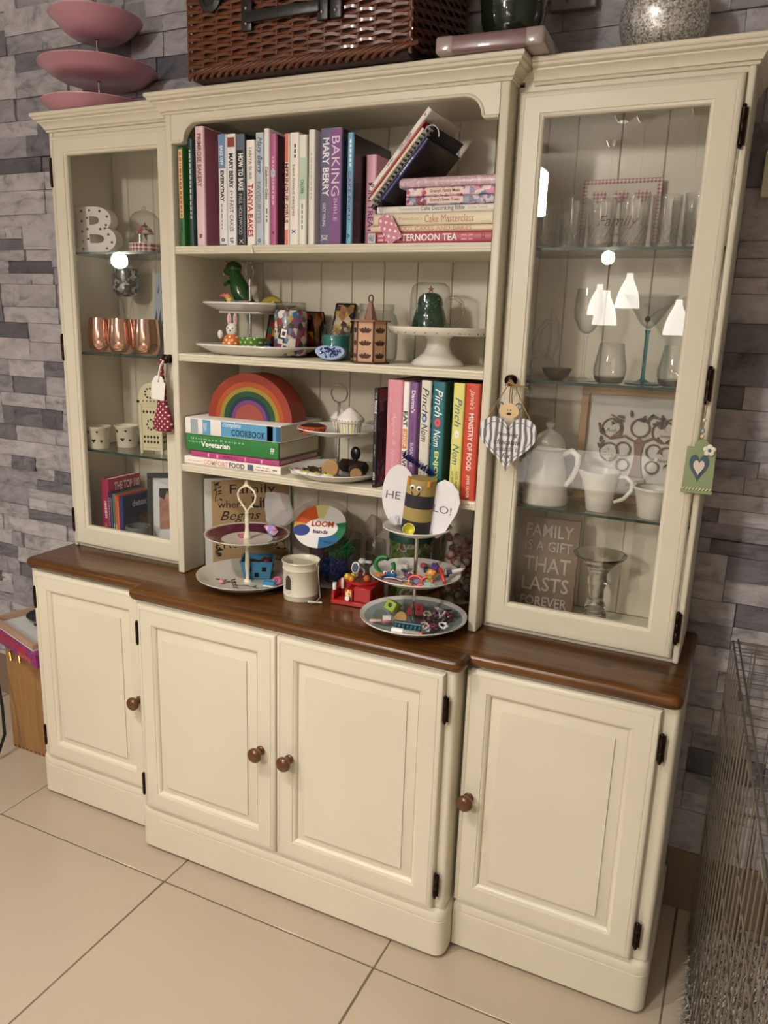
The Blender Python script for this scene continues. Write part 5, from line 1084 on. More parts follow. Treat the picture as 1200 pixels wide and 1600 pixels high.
for (bx_, bz, dz, sg_) in ((-.092, .238, -.055, 1), (-.094, .095, -.06, 1), (-.090, .028, .035, 1), (.104, .1, -.06, -1)):
    q = MB(); q.tube([(bx_, -.0066, bz), (bx_ + sg_ * .006, -.0066, bz + dz * .5), (bx_ + sg_ * .002, -.0066, bz + dz)], .0008, 4)
    for k in range(9):
        f = rr.random(); a = rr.uniform(-.9, .9); cx_, cz_ = bx_ + sg_ * rr.uniform(.002, .022), bz + dz * f
        q.prism([(cx_ + .0055 * math.cos(u) * math.cos(a) - .0018 * math.sin(u) * math.sin(a), cz_ + .0055 * math.cos(u) * math.sin(a) + .0018 * math.sin(u) * math.cos(a)) for u in [2 * PI * j / 8 for j in range(8)]], -.0068, -.0062)
        q.tube([(bx_ + sg_ * .004, -.0066, cz_ - .004), (cx_, -.0066, cz_)], .0005, 4)
    q.build('leaf_sprig', INK, sb, 0)
# ornate two-tier stand
CRM = pm('cream_enamel', 'E6DFC6', .3)
t = thing('tiered_plate_stand', 'two-tier floral plate stand with ornate cream handle and purple rimmed upper plate', 'cake stand', (-.213, -.246, W))
PT = pm('plate_cream', 'CFC9BC', .18, coat=.5)
b = MB(); b.lathe(plate_mesh(.131, .024, .085, .0035, .004), 52); lp = b.build('plate', PT, t, 50)
b = MB(); b.lathe(plate_mesh(.109, .016, .07, .0032, .004), 52, (0, 0, .116)); up = b.build('plate', PT, t, 50)
b = MB(); b.lathe([(.066, .1198), (.105, .1328), (.1045, .1334), (.066, .1204)], 52, ringed=True); b.build('purple_band', pm('plum_glaze', '5A2238', .15, coat=.6), up, 50)
for (pts) in ([(.0, -.06), (-.012, -.045), (-.03, -.028), (-.042, -.012)], [(-.012, -.045), (.012, -.034), (.035, -.03), (.06, -.036)], [(-.08, -.03), (-.06, -.028), (-.045, -.034), (-.025, -.03)], [(.04, -.07), (.06, -.062), (.085, -.058), (.1, -.05)]):
    q = MB(); q.tube([(x, y, .0042) for x, y in pts], .0012, 5)
    for x, y in pts: q.at(x + .005, y + .004, .0042, rz=x * 40); q.lathe([(0, 0), (.0045, 0), (.0045, .0005), (0, .0005)], 8, sx=1.5, sy=.6); q.at()
    q.build('painted_twig', C('3A2E30', .4), lp, 0)
b = MB(); b.lathe([(0, .0036), (.010, .0036), (.0095, .007), (.005, .010), (.0048, .02), (.0065, .045), (.005, .09), (.0042, .115), (.0042, .116), (.009, .1196), (.0095, .126), (.0065, .135), (.005, .150), (.0062, .172), (.005, .185), (.0065, .188), (0, .190)], 16); b.build('column', CRM, t, 50)
hw_ = [(0, .186), (.004, .196), (.014, .208), (.024, .220), (.0275, .234), (.022, .246), (.011, .254), (0, .258)]
for s in (-1, 1):
    b = MB(); b.tube([(s * x, 0, z) for x, z in hw_], .0026, 8); b.tube([(s * .012, 0, .206), (s * .020, 0, .204)], [.0025, .001], 6); b.build('handle_scroll', CRM, t)
b = MB(); b.prism([(-.011, .256), (-.006, .254), (0, .257), (.006, .254), (.011, .256), (.005, .262), (.0035, .268), (0, .274), (-.0035, .268), (-.005, .262)], -.003, .003); b.build('finial', CRM, t)
# blue basket on the lower plate
t = thing('plastic_basket', 'small blue plastic basket of trinkets on the floral plate', 'basket', (-.215, -.195, W + .0062), rz=math.radians(28))
BLU = pm('blue_plastic', '3D84AE', .35)
P0 = [(-.034, -.032), (.034, -.032), (.034, .032), (-.034, .032)]; k = 1.22; h = .046
for i in range(4):
    j = (i + 1) % 4; a0, a1 = P0[i], P0[j]; b0, b1 = (a0[0] * k, a0[1] * k), (a1[0] * k, a1[1] * k)
    q = MB(); q.add([(a0[0], a0[1], 0), (a1[0], a1[1], 0), (b1[0], b1[1], h), (b0[0], b0[1], h), (a0[0] * .95, a0[1] * .95, 0), (a1[0] * .95, a1[1] * .95, 0), (b1[0] * .96, b1[1] * .96, h), (b0[0] * .96, b0[1] * .96, h)], [(0, 1, 2, 3), (7, 6, 5, 4), (0, 4, 5, 1), (3, 2, 6, 7), (1, 5, 6, 2), (0, 3, 7, 4)]); sd = q.build('side', BLU, t, 0)
    q = MB(); q.tube([(b0[0], b0[1], h), (b1[0], b1[1], h)], .0024, 6); q.build('rim', BLU, t)
    for (u, z) in ((.25, .028), (.5, .012), (.75, .028)):
        fx, fy = a0[0] + (a1[0] - a0[0]) * u, a0[1] + (a1[1] - a0[1]) * u; s_ = 1 + .22 * z / h; an = math.atan2(a1[1] - a0[1], a1[0] - a0[0])
        q = MB(); q.at(fx * s_ * 1.012, fy * s_ * 1.012, z, rz=an); q.box(-.0055, .0055, -.0004, .0004, -.007, .007); q.build('slot', PLAST_DARK, sd, 0)
q = MB(); q.box(-.033, .033, -.031, .031, .0005, .003); q.build('bottom', BLU, t, 0)
TRK = patch_mat('trinket_mix', ['1E3A2A', '5A3A2A', '2A1E1A', '7A2A2A', '8A6A4A', '1A2E22', 'A88A6A'], 70, .4)
for i, (x, y, c, r_) in enumerate(((-.018, -.012, '1E4A30', .016), (.012, -.014, '8A6A48', .013), (.016, .014, '7A2A2C', .014), (-.012, .016, '2A1A16', .015), (.0, .0, '4A3424', .014))):
    b = MB(); b.sphere((0, 0, 0), r_, 8, (1.2, .9, .9)); o = b.build('trinket', pm('trinket_' + c, c, .4, var=.35, vs_=80), None, 50, label=('green', 'tan', 'red', 'dark brown', 'brown')[i] + ' trinket lump lying in the blue plastic basket', cat='trinket', group='trinkets in the blue basket')
    v_ = Matrix.Rotation(math.radians(28), 4, 'Z') @ Vector((x * 1.15, y * 1.15, 0)); o.location = (-.215 + v_.x, -.195 + v_.y, W + .0062 + .024 + .004 * (i % 3))
for i, (nm, lb, x, y, c, sz) in enumerate((('eraser', 'blue and white eraser block on the floral plate', -.135, -.262, '2F86B0', (.016, .008, .009)), )):
    t = thing(nm, lb, 'eraser', (x, y, W + .0085), rz=.15); b = MB(); b.box(-sz[0], sz[0], -sz[1], sz[1], .004, .004 + sz[2], .001); b.build('sleeve', C(c, .4), t); b = MB(); b.box(-sz[0] * .98, sz[0] * .98, -sz[1] * .98, sz[1] * .98, 0, .0038, .001); b.build('rubber', WHITE, t)
b = MB(); b.ring((0, 0, .0), .009, .004, 18, 8, axis='z'); o = b.build('pink_ring', C('D85A8A', .4), None, 50, label='small pink rubber ring behind the blue eraser', cat='toy'); o.location = (-.130, -.235, W + .016); o.rotation_euler = (math.radians(50), 0, 0)
b = MB(); b.sphere((0, 0, .006), .008, 8, (1, 1, .7)); o = b.build('pink_flower', C('D88A94', .4), None, 50, label='little pink blossom bead lying on the front of the floral plate', cat='bead'); o.location = (-.255, -.300, W + .0055)
b = MB(); b.ring((0, 0, 0), .007, .0028, 16, 6, axis='z', sx=1.4); o = b.build('pink_clip', C('B84A72', .4), None, 50, label='pink hair clip on the purple rimmed plate', cat='hair clip'); o.location = (-.232, -.243, W + .1235)
# crumpled plastic bag on the upper plate
def crumple(name, label, c, sx, sy, sz, mat, seed, cat='bag', n=15, amp=.3, kind=None):
    bm = bmesh.new(); bmesh.ops.create_icosphere(bm, subdivisions=4, radius=1); r_ = random.Random(seed)
    dirs = [(Vector((r_.gauss(0, 1), r_.gauss(0, 1), r_.gauss(0, 1))).normalized(), r_.uniform(.55, 1.05)) for _ in range(34)]
    for v in bm.verts:
        d = v.co.normalized(); m_ = 9
        for dd, off in dirs:
            q = d.dot(dd)
            if q > .15: m_ = min(m_, off / q)
        f = min(m_, 1.25); v.co = Vector((d.x * f * sx, d.y * f * sy, max(-.86, d.z * f) * sz))
    b = MB(); bm.verts.index_update(); b.add([tuple(v.co) for v in bm.verts], [[v.index for v in f.verts] for f in bm.faces]); bm.free()
    o = b.build(name, mat, None, 24, label=label, cat=cat); o.location = c; return o
def film_mat(name, col, a0, a1, rough=.14):
    mt, nt, b_, N, K = node_mat(name); b_.inputs['Base Color'].default_value = L3(col); b_.inputs['Roughness'].default_value = rough; b_.inputs['Specular IOR Level'].default_value = 1.0
    tr = N('ShaderNodeBsdfTransparent'); mx = N('ShaderNodeMixShader'); lw = N('ShaderNodeLayerWeight'); lw.inputs['Blend'].default_value = .5
    mr = N('ShaderNodeMapRange'); mr.inputs[3].default_value = a0; mr.inputs[4].default_value = a1; K(lw.outputs['Facing'], mr.inputs[0]); K(mr.outputs[0], mx.inputs[0]); K(tr.outputs[0], mx.inputs[1]); K(b_.outputs[0], mx.inputs[2]); K(mx.outputs[0], nt.nodes['Material Output'].inputs[0]); return mt
BAGM = film_mat('thin_bag', 'D8D6D8', .3, .8)
bgm = crumple('plastic_bag', 'crumpled clear plastic bag on the purple rimmed plate', (-.154, -.186, W + .120 + .072), .052, .038, .070, BAGM, 3)
t = crumple('bag_contents', 'pastel pink and lilac sweets wrapper inside the clear plastic bag', (-.172, -.198, W + .1225 + .0165), .024, .014, .018, patch_mat('pastel_wrap', ['D88AA8', 'A88AC8', 'E0D0E0', '8A9AD0', 'E8A890'], 60, .3), 5, cat='wrapper')
# cream bucket
t = thing('tin_bucket', 'cream metal bucket with heart-shaped cutout on the worktop', 'bucket', (-.038, -.268, W))
BUK = pm('cream_tin', 'D6CFB8', .3, var=.04)
b = MB(); b.shell([(.0415, 0), (.0425, .002), (.0430, .012), (.0440, .0135), (.0432, .015), (.0445, .076), (.0455, .0775), (.0448, .079), (.0458, .094), (.0478, .096), (.0470, .098)], .0012, 44); bk = b.build('body', BUK, t, 50)
for k in range(2):
    a = -1.8 if k == 0 else 1.0; q = MB(); q.at(.0440 * math.cos(a), .0440 * math.sin(a), .044, rz=a + PI / 2)
    pts = [(-.0075, -.014), (.0075, -.014), (.0075, .010)] + [(.0075 * math.cos(u), .010 + .012 * math.sin(u)) for u in [PI * j / 8 for j in range(1, 8)]] + [(-.0075, .010)]
    q.prism(pts, -.0012, .0004); q.build('cutout', pm('cutout_dark', '3A342A', .8), bk, 0)
    for j in range(22):
        u = 2 * PI * j / 22; aa = a + .0125 * math.cos(u) / .044; q = MB(); q.sphere((.0447 * math.cos(aa), .0447 * math.sin(aa), .046 + .026 * math.sin(u)), .0008, 4); q.build('punched_dot', pm('cutout_dark', '3A342A', .8), bk, 0)
for s in (-1, 1):
    b = MB(); b.ring((s * .0475, 0, .092), .005, .0013, 12, 6, axis='x'); b.build('lug', BUK, t)
b = MB(); b.tube([(.049, 0, .090), (.055, -.010, .07), (.063, -.018, .04), (.067, -.02, .018), (.060, -.03, .006), (.05, -.037, .003)], .0013, 6); b.build('bail_wire', pm('tin_wire', 'B8B4A8', .3, metal=.8), t)
b = MB(); b.at(.058, -.030, .006, rz=.9, ry=.2); b.tube([(-.018, 0, 0), (.018, 0, 0)], .0026, 8); b.build('bail_grip', WHITE, t)
b = MB(); b.at(.002, .008, .06, rx=.25); b.box(-.026, .026, -.0012, .0012, 0, .043, .0008); b.build('card_insert', C('B4AE9C', .7), t)
# tub of loom bands
t = thing('loom_band_tub', 'clear tub of green, blue and purple rubber loom bands on the worktop', 'tub', (-.024, -.120, W))
b = MB(); b.shell([(.062, 0), (.066, .003), (.069, .128)], .0015, 36); b.build('tub_wall', PLAST, t, 60)
rr = random.Random(31)
def bands(name, col, cx, cy, cz, R, n, sq=1.0):
    b = MB()
    for i in range(n):
        d = Vector((rr.gauss(0, 1), rr.gauss(0, 1), rr.gauss(0, 1))).normalized() * R * rr.uniform(.45, 1) ; p = Vector((cx + d.x, cy + d.y, cz + d.z * sq))
        b.at(p.x, p.y, p.z, rz=rr.uniform(0, 6), rx=rr.uniform(-1.4, 1.4), ry=rr.uniform(-1.4, 1.4)); b.ring((0, 0, 0), .0062, .0011, 9, 4, axis='z')
    b.at(); b.build(name, C(col, .35), t, 60, kind='stuff')
bands('green_bands', '1F8A4A', .018, -.008, .098, .036, 190, .75); bands('blue_bands', '1F4E96', .010, -.022, .045, .034, 190, 1.1); bands('purple_bands', '6A3A72', -.035, -.012, .055, .022, 110, 1.9)
q = MB(); q.at(-.026, -.034, .152, rz=math.radians(18), rx=math.radians(40)); q.lathe([(0, 0), (.082, 0), (.086, .002), (.086, .006), (.082, .004), (0, .004)], 44); q.build('lid', PLAST, t, 60)
LAB = thing('x', 'x', 'x') if False else None
def on_lid(name, mk, mat, par):
    q = MB(); q.at(-.026, -.034, .152, rz=math.radians(18), rx=math.radians(40)); mk(q); return q.build(name, mat, par, 0)
lb = on_lid('label', lambda q: q.lathe([(0, .0042), (.068, .0042), (.068, .0048), (0, .0048)], 40), C('E6E4DE', .4), t)
seg = lambda a0, a1, r0, r1: [(r0 * math.cos(a0 + (a1 - a0) * i / 10), r0 * math.sin(a0 + (a1 - a0) * i / 10)) for i in range(11)] + [(r1 * math.cos(a0 + (a1 - a0) * i / 10), r1 * math.sin(a0 + (a1 - a0) * i / 10)) for i in range(10, -1, -1)]
for a0, a1, c in ((1.9, 3.0, 'CC5A2E'), (1.35, 1.9, 'D8CC8A'), (-.6, .25, '2E7A52'), (-1.5, -.6, '2E6A96'), (3.0, 3.5, 'D8A84A')):
    on_lid('label_stripe', lambda q: q.prism(seg(a0, a1, .026, .068), .0049, .0052, 'xy'), C(c, .4), lb)
on_lid('label_panel', lambda q: q.lathe([(0, .0053), (.036, .0053), (.036, .0056), (0, .0056)], 24, (.004, -.006, 0), sx=1.2, sy=.8), C('F0ECE4', .4), lb)
on_lid('label_badge', lambda q: q.lathe([(0, .0053), (.022, .0053), (.022, .0057), (0, .0057)], 24, (-.046, -.016, 0), sx=1, sy=.8), C('3A4A8A', .4), lb)
MX = Matrix.Translation((-.026, -.034, .152)) @ Matrix.Rotation(math.radians(18), 4, 'Z') @ Matrix.Rotation(math.radians(40), 4, 'X')
ux, uy = (MX.to_3x3() @ Vector((1, 0, 0))), (MX.to_3x3() @ Vector((0, 1, 0)))
text('LOOM', MX @ Vector((.006, .006, .0060)), .058, .018, C('B0482E', .4), lb, ax=(ux, uy), bold=.04); text('bands', MX @ Vector((.004, -.018, .0060)), .038, .012, C('5A3A7A', .4), lb, ax=(ux, uy), bold=.03); None
crumple('brown_bag', 'crumpled brown cellophane bag behind the loom band tub', (.062, -.062, W + .150), .034, .028, .034, film_mat('brown_cellophane', '7A6456', .22, .6), 11)
b = MB(); b.shell([(.026, 0), (.028, .003), (.028, .105), (.024, .112)], .0015, 24); o = b.build('plastic_cup', PLAST, None, 60, label='tall clear plastic cup behind the loom band tub', cat='cup'); o.location = (.066, -.060, W)
# red grabber toy
t = thing('claw_machine_toy', 'red toy claw machine with clear dome and little coloured balls', 'toy', (.094, -.212, W), rz=math.radians(6))
RED = pm('red_plastic', 'A61E1C', .3, coat=.2)
b = MB(); b.box(-.052, .052, -.055, .052, 0, .012, .002); b.build('base', RED, t)
b = MB(); b.box(.006, .050, -.050, .050, .0122, .048, .002); b.box(-.050, .0055, -.010, .050, .0122, .048, .002); b.build('housing', RED, t)
b = MB(); b.box(-.050, -.042, -.054, -.0105, .0122, .034, .001); b.box(-.0415, -.016, -.014, -.0105, .0122, .030, .001); b.build('chute_wall', RED, t)
b = MB(); b.box(-.015, .0055, -.054, -.0105, .0122, .040, .001); b.build('prize_block', RED, t)
b = MB(); b.lathe([(.043, .0482), (.045, .050), (.045, .055), (.042, .056), (.041, .0515), (0, .0515)], 36, (.008, .008, 0)); b.build('dome_ring', RED, t)
b = MB(); b.lathe([(.0405, .0562), (.0405, .088), (.036, .106), (.025, .117), (.010, .122), (0, .1225)], 36, (.008, .008, 0)); b.build('dome', PLAST, t, 60)
GRY = C('C9C8C6', .3); b = MB(); b.box(-.004, .014, .0, .016, .0905, .104, .004); b.box(.004, .030, .004, .016, .094, .1, .002); b.build('claw_carriage', GRY, t)
b = MB(); b.at(-.006, -.006, .084, rx=math.radians(75)); b.lathe([(0, 0), (.013, 0), (.013, .004), (0, .004)], 20, sx=.8, sy=1.1); bd = b.build('badge', WHITE, t); b = MB(); b.at(-.006, -.0095, .084, rx=math.radians(75)); b.lathe([(0, 0), (.0105, 0), (.0105, .0012), (0, .0012)], 20, sx=.8, sy=1.1); b.build('badge_print', C('2E3A5A', .4), bd)
for a in (0.3, 2.4, 4.5):
    b = MB(); b.tube([(0 + .003 * math.cos(a), .004 + .003 * math.sin(a), .082), (.012 * math.cos(a), .004 + .012 * math.sin(a), .074), (.010 * math.cos(a), .004 + .010 * math.sin(a), .062)], .0022, 6); b.build('claw_finger', GRY, t)
b = MB(); b.box(.016, .03, .002, .016, .0516, .094, .002); b.build('chute', PLAST, t, 0)
b = MB(); b.tube([(-.045, -.046, .0345), (-.045, -.046, .052)], .005, 12); b.build('joystick', WHITE, t); b = MB(); b.tube([(-.035, -.018, .0305), (-.035, -.018, .056)], .0042, 12); b.build('joystick', WHITE, t)
b = MB(); b.box(-.013, .003, -.0552, -.0542, .018, .042); b.build('flame_sticker', patch_mat('flames', ['D8A03A', 'C8582A', 'E8D8A0'], 160, .4), t, 0); b = MB(); b.tube([(-.004, -.0555, .0235), (-.004, -.066, .0235)], .006, 14); b.build('dial', WHITE, t)
for i, (x, y, c, nm) in enumerate(((.072, -.229, 'C9B23A', 'yellow'), (.088, -.239, 'CC7A2A', 'orange'), (.081, -.214, 'D0C04A', 'lemon'), (.120, -.219, 'CC6A2A', 'reddish orange'))):
    b = MB(); b.sphere((0, 0, 0), .0088, 12); o = b.build('toy_ball', C(c, .3), None, 60, label=nm + ' ball under the dome of the red claw machine', cat='ball', group='balls in the claw machine'); o.location = (x, y, W + .0605)

# three-tier stand with bee
EX, EY = .281, -.302
t = thing('tiered_plate_stand', 'three-tier grey and white plate stand heaped with small toys', 'cake stand', (EX, EY, W))
GREYP = pm('patterned_grey_plate', '8E9A98', .25, coat=.4, var=.2, vs_=160)
b = MB(); b.lathe(plate_mesh(.122, .026, .07, .0035, .004), 52); p0 = b.build('plate', STONEWARE, t, 50)
b = MB(); b.lathe([(.0, .0037), (.068, .0038), (.090, .0128), (.113, .0235), (.113, .0239), (.090, .0133), (.068, .0043), (0, .0042)], 52); b.build('glaze_well', GREYP, p0, 50)
b = MB(); b.lathe(plate_mesh(.103, .020, .06, .0032, .004), 52, (0, 0, .108)); p1 = b.build('plate', STONEWARE, t, 50)
b = MB(); b.lathe(plate_mesh(.077, .016, .042, .003, .004), 44, (0, 0, .218)); b.build('plate', STONEWARE, t, 50)
b = MB(); b.tube([(0, 0, .003), (0, 0, .222)], .0046, 12); b.build('rod', CHROME, t)
Z2 = W + .2215
# bee
bee = thing('paper_bee', 'cardboard tube bee with white paper wings lettered HELLO on the top tier', 'craft', (EX - .003, EY - .003, Z2 + .001), rx=math.radians(-1), ry=math.radians(5), rz=math.radians(8))
b = MB(); R = .0325
bandsz = [(0, .030, '26242A'), (.030, .059, 'A08A4E'), (.059, .088, '26242A'), (.088, .122, 'A08A4E')]
for z0, z1, c in bandsz:
    q = MB(); q.lathe([(R - .0012, z0 + .0001), (R, z0 + .0001), (R, z1), (R - .0012, z1)], 36); q.loft([[(R * math.cos(a), R * math.sin(a), z) for a in [2 * PI * i / 36 for i in range(36)]] for z in (z0, z1)], False, False) if False else None; q.build('tube_band', C(c, .75, bump=.2), bee, 60)
q = MB(); q.lathe([(0, .1195), (R - .0014, .1195), (R - .0014, .1205), (0, .1205)], 30); q.build('tube_cap', C('5A4A2E', .8), bee)
for s in (-1, 1):
    x = -.004 + s * .0075; fy = -math.sqrt(R * R - x * x)
    q = MB(); q.sphere((x, fy - .001, .105), .006, 10, (1, .4, 1)); e = q.build('googly_eye', WHITE, bee); q = MB(); q.sphere((x, fy - .0032, .104), .0032, 8, (1, .4, 1)); q.build('pupil', BLACK, e)
    q = MB(); xx = s * .022; q.tube([(xx, -math.sqrt(R * R - xx * xx) - .002, .110), (xx * 1.05, -math.sqrt(R * R - xx * xx * 1.1) - .002, .123)], .0035, 8); q.build('pipe_cleaner_horn', C('C8842A', .9), bee)
q = MB(); q.tube([(-.004 + .009 * math.cos(a), -math.sqrt(R * R - (-.004 + .009 * math.cos(a)) ** 2) - .0012, .096 + .009 * math.sin(a)) for a in [PI + PI * i / 10 for i in range(11)]], .0011, 5); q.build('smile', BLACK, bee)
PAPER = pm('white_paper', 'E2DFE2', .7, var=.02)
def wing(pts, y, tilt, word, wx, wz, ww, extra=None):
    q = MB(); q.prism(pts, -.0004, .0004); o = q.build('paper_wing', PAPER, bee, 0); o.location = (0, y, 0); o.rotation_euler = (0, 0, tilt)
    text(word, (wx, -.0006, wz), ww, .017, C('6A686E', .7), o, 'front', name='pencil_word'); return o
def blob(cx, cz, rx, rz, rot, n=36, sq=1.0):
    return [(cx + rx * math.cos(a) * math.cos(rot) - rz * math.sin(a) * math.sin(rot), cz + rx * math.cos(a) * math.sin(rot) + rz * math.sin(a) * math.cos(rot)) for a in [2 * PI * i / n for i in range(n)]]
wing(blob(-.048, .076, .037, .068, .10), .004, math.radians(10), 'HE', -.060, .075, .032)
wing([(.022, .0), (.052, -.004), (.066, .010), (.088, .060), (.092, .085), (.085, .108), (.068, .124), (.050, .128), (.036, .118), (.028, .100)], .004, math.radians(-8), 'LO!', .055, .062, .042)
t = thing('toy_cup', 'tiny yellow cup toy lying on the top tier in front of the bee', 'toy', (EX + .006, EY - .054, Z2 + .0175), rx=math.radians(70), rz=math.radians(10))
b = MB(); b.shell([(.006, 0), (.0125, .012), (.0135, .016)], .0012, 22); b.build('cup', C('C8C032', .35), t, 60)
crumple('cellophane_scrap', 'crumpled clear cellophane scrap at the edge of the top tier', (EX - .052, EY - .014, Z2 + .022), .017, .013, .016, BAGM, 17, cat='wrapper')
b = MB(); rr = random.Random(14)
for i in range(150):
    a = rr.uniform(0, 2 * PI); th_ = rr.uniform(.2, 1.3); p = Vector((rr.uniform(-.04, .04), 0, 0)); d = Vector((math.cos(a) * math.sin(th_) * .4, math.sin(a) * math.sin(th_), math.cos(th_))) * rr.uniform(.010, .02)
    b.tube([tuple(p), tuple(p + d)], .0007, 3)
o = b.build('tinsel', pm('blue_tinsel', '1F2E7A', .25, metal=.6), None, 0, label='blue tinsel strip in front of the standing cookbooks', cat='tinsel'); o.location = (.256, -.270, S3 + .066); o.rotation_euler = (0, math.radians(28), 0)
o.location = (.262, -.2765, S3 + .066)

# toys on the middle tier
def at_tier(dx, dy, z): return (EX + dx * .95, EY + dy, z)
M = W + .1125; Bt = W + .0055
def toy(name, label, cat, dx, dy, z, parts, rz=0, rx=0, ry=0, group=None):
    t = thing(name, label, cat, at_tier(dx, dy, z), rz, group, rx, ry)
    for nm, fn, col in parts:
        q = MB(); fn(q); q.build(nm, C(col, .4) if isinstance(col, str) else col, t, 50)
    return t
toy('wristband', 'green foam wristband on the middle tier', 'wristband', -.074, -.012, M + .022, [('band', lambda q: q.tube([(.019 * math.cos(a), 0, .022 * math.sin(a)) for a in [.35 + (2 * PI - .7) * i / 20 for i in range(21)]], .0052, 8), '1C6A2C'), ('clasp', lambda q: q.box(.012, .020, -.004, .004, .002, .012, .002), '123A1A')], rz=.5, ry=-.9, rx=-.3)
toy('monster_keyring', 'blue monster keyring with round eyes on the middle tier', 'toy', -.050, -.040, M + .006, [('body', lambda q: q.box(-.018, .018, -.011, .011, 0, .013, .005, 2), '2460A0'), ('eye', lambda q: q.sphere((-.008, -.010, .011), .0048, 8), 'E4E0D8'), ('eye', lambda q: q.sphere((.009, -.008, .013), .0048, 8), 'E4E0D8'), ('pupil', lambda q: q.sphere((-.008, -.0145, .0115), .002, 6), '5A2A1A'), ('pupil', lambda q: q.sphere((.009, -.0125, .0135), .002, 6), '5A2A1A')], rz=.45, rx=-.25)
toy('navy_peg', 'dark blue plastic peg on the middle tier', 'peg', -.030, .008, M + .006, [('arm', lambda q: q.box(-.018, .018, -.004, .001, 0, .006, .002), '1C2E52'), ('arm', lambda q: q.box(-.018, .018, .002, .006, 0, .006, .002), '22365E')], rz=-.8)
toy('hair_clip', 'pink and grey hair clip at the front of the middle tier', 'hair clip', -.026, -.066, M + .008, [('bar', lambda q: q.box(-.024, .024, -.005, .005, 0, .004, .0015), '8A5A6A'), ('clasp', lambda q: q.tube([(-.02, 0, .006), (0, 0, .009), (.022, 0, .005)], .0018, 6), CHROME)], rz=.1)
toy('orange_shell', 'small orange scalloped bead at the rim of the middle tier', 'bead', -.060, -.068, M + .016, [('shell', lambda q: q.lathe([(0, 0), (.010, .002), (.011, .005), (0, .008)], 18, wob=lambda a, z: 1 + .12 * math.cos(6 * a)), 'CC7A3A')])
toy('goggles', 'orange red toy goggles on the middle tier', 'toy', .034, -.052, M + .014, [('rim', lambda q: q.ring((-.010, 0, 0), .012, .0035, 20, 6, sx=1.2), 'C0402A'), ('rim', lambda q: q.ring((.016, 0, 0), .012, .0035, 20, 6, sx=1.0), 'C0402A'), ('lens', lambda q: q.sphere((.003, .002, 0), .009, 8, (2.2, .2, 1)), '3A2A5A')], rz=.2, rx=-.5)
toy('purple_figure', 'purple and orange toy hand figure on the middle tier', 'toy', .036, .000, M + .010, [('palm', lambda q: q.box(-.012, .012, -.006, .006, 0, .018, .003, 2), 'C8842E'), ('finger', lambda q: q.box(-.013, -.007, -.005, .005, .0182, .034, .002), '5A3A8A'), ('finger', lambda q: q.box(-.0055, .0005, -.005, .005, .0182, .037, .002), '5A3A8A'), ('finger', lambda q: q.box(.002, .008, -.005, .005, .0182, .033, .002), '5A3A8A'), ('face', lambda q: q.sphere((0, -.006, .010), .005, 8, (1, .5, 1)), 'E0B080')], rx=-.7, rz=-.5)
toy('red_comb', 'red toy comb standing against the rim of the middle tier', 'toy', .074, -.008, M + .014, [('spine', lambda q: q.box(-.022, .022, -.004, .004, .010, .018, .002), 'B83028')] + [('tooth', (lambda k: lambda q: q.box(-.021 + k * .0055, -.0178 + k * .0055, -.003, .003, -.002, .0098))(k), 'C43A2E') for k in range(8)], rz=-.9, rx=.35, ry=.5)
toy('teal_block', 'dark teal toy brick behind the purple hand figure', 'toy', .020, .046, M + .006, [('brick', lambda q: q.box(-.016, .016, -.008, .008, 0, .010, .001), '1E5A78'), ('studs', lambda q: [q.lathe([(.003, .0101), (.003, .0125), (0, .0125)], 10, (x, 0, 0)) for x in (-.009, 0, .009)], '1E5A78')], rz=.4)
toy('olive_figure', 'olive green soft toy lump beside the red comb', 'toy', .050, -.038, M + .006, [('body', lambda q: q.sphere((0, 0, .008), .011, 8, (1.2, 1, .8)), '7A7A2A'), ('head', lambda q: q.sphere((.006, -.004, .018), .006, 8), '8A8A36')])
toy('crayon', 'white crayon sticking out over the middle tier rim', 'crayon', .088, .020, M + .026, [('barrel', lambda q: q.tube([(-.024, 0, 0), (.018, 0, 0)], .0042, 10), 'D8D6CE'), ('wrap', lambda q: q.tube([(-.016, 0, 0), (-.004, 0, 0)], .0046, 10), '2A3A5A'), ('tip', lambda q: q.tube([(.018, 0, 0), (.024, 0, 0)], [.0042, .0012], 10), 'C8C6BE')], rz=.5, ry=-.25)
toy('mint_star', 'pale mint plastic star at the front of the middle tier', 'toy', .062, -.066, M + .014, [('star', lambda q: q.prism([((.013 if i % 2 == 0 else .006) * math.sin(PI * i / 5), (.013 if i % 2 == 0 else .006) * math.cos(PI * i / 5)) for i in range(10)], 0, .004, 'xy'), '9AC4B4')], rx=.2)
toy('toy_key', 'small dull metal key between the clip and goggles', 'key', .000, -.040, M + .006, [('blade', lambda q: q.box(-.004, .022, -.0018, .0018, 0, .002), CHROME), ('bow', lambda q: q.ring((-.011, 0, .001), .007, .002, 16, 6, axis='z'), CHROME)], rz=-.6)
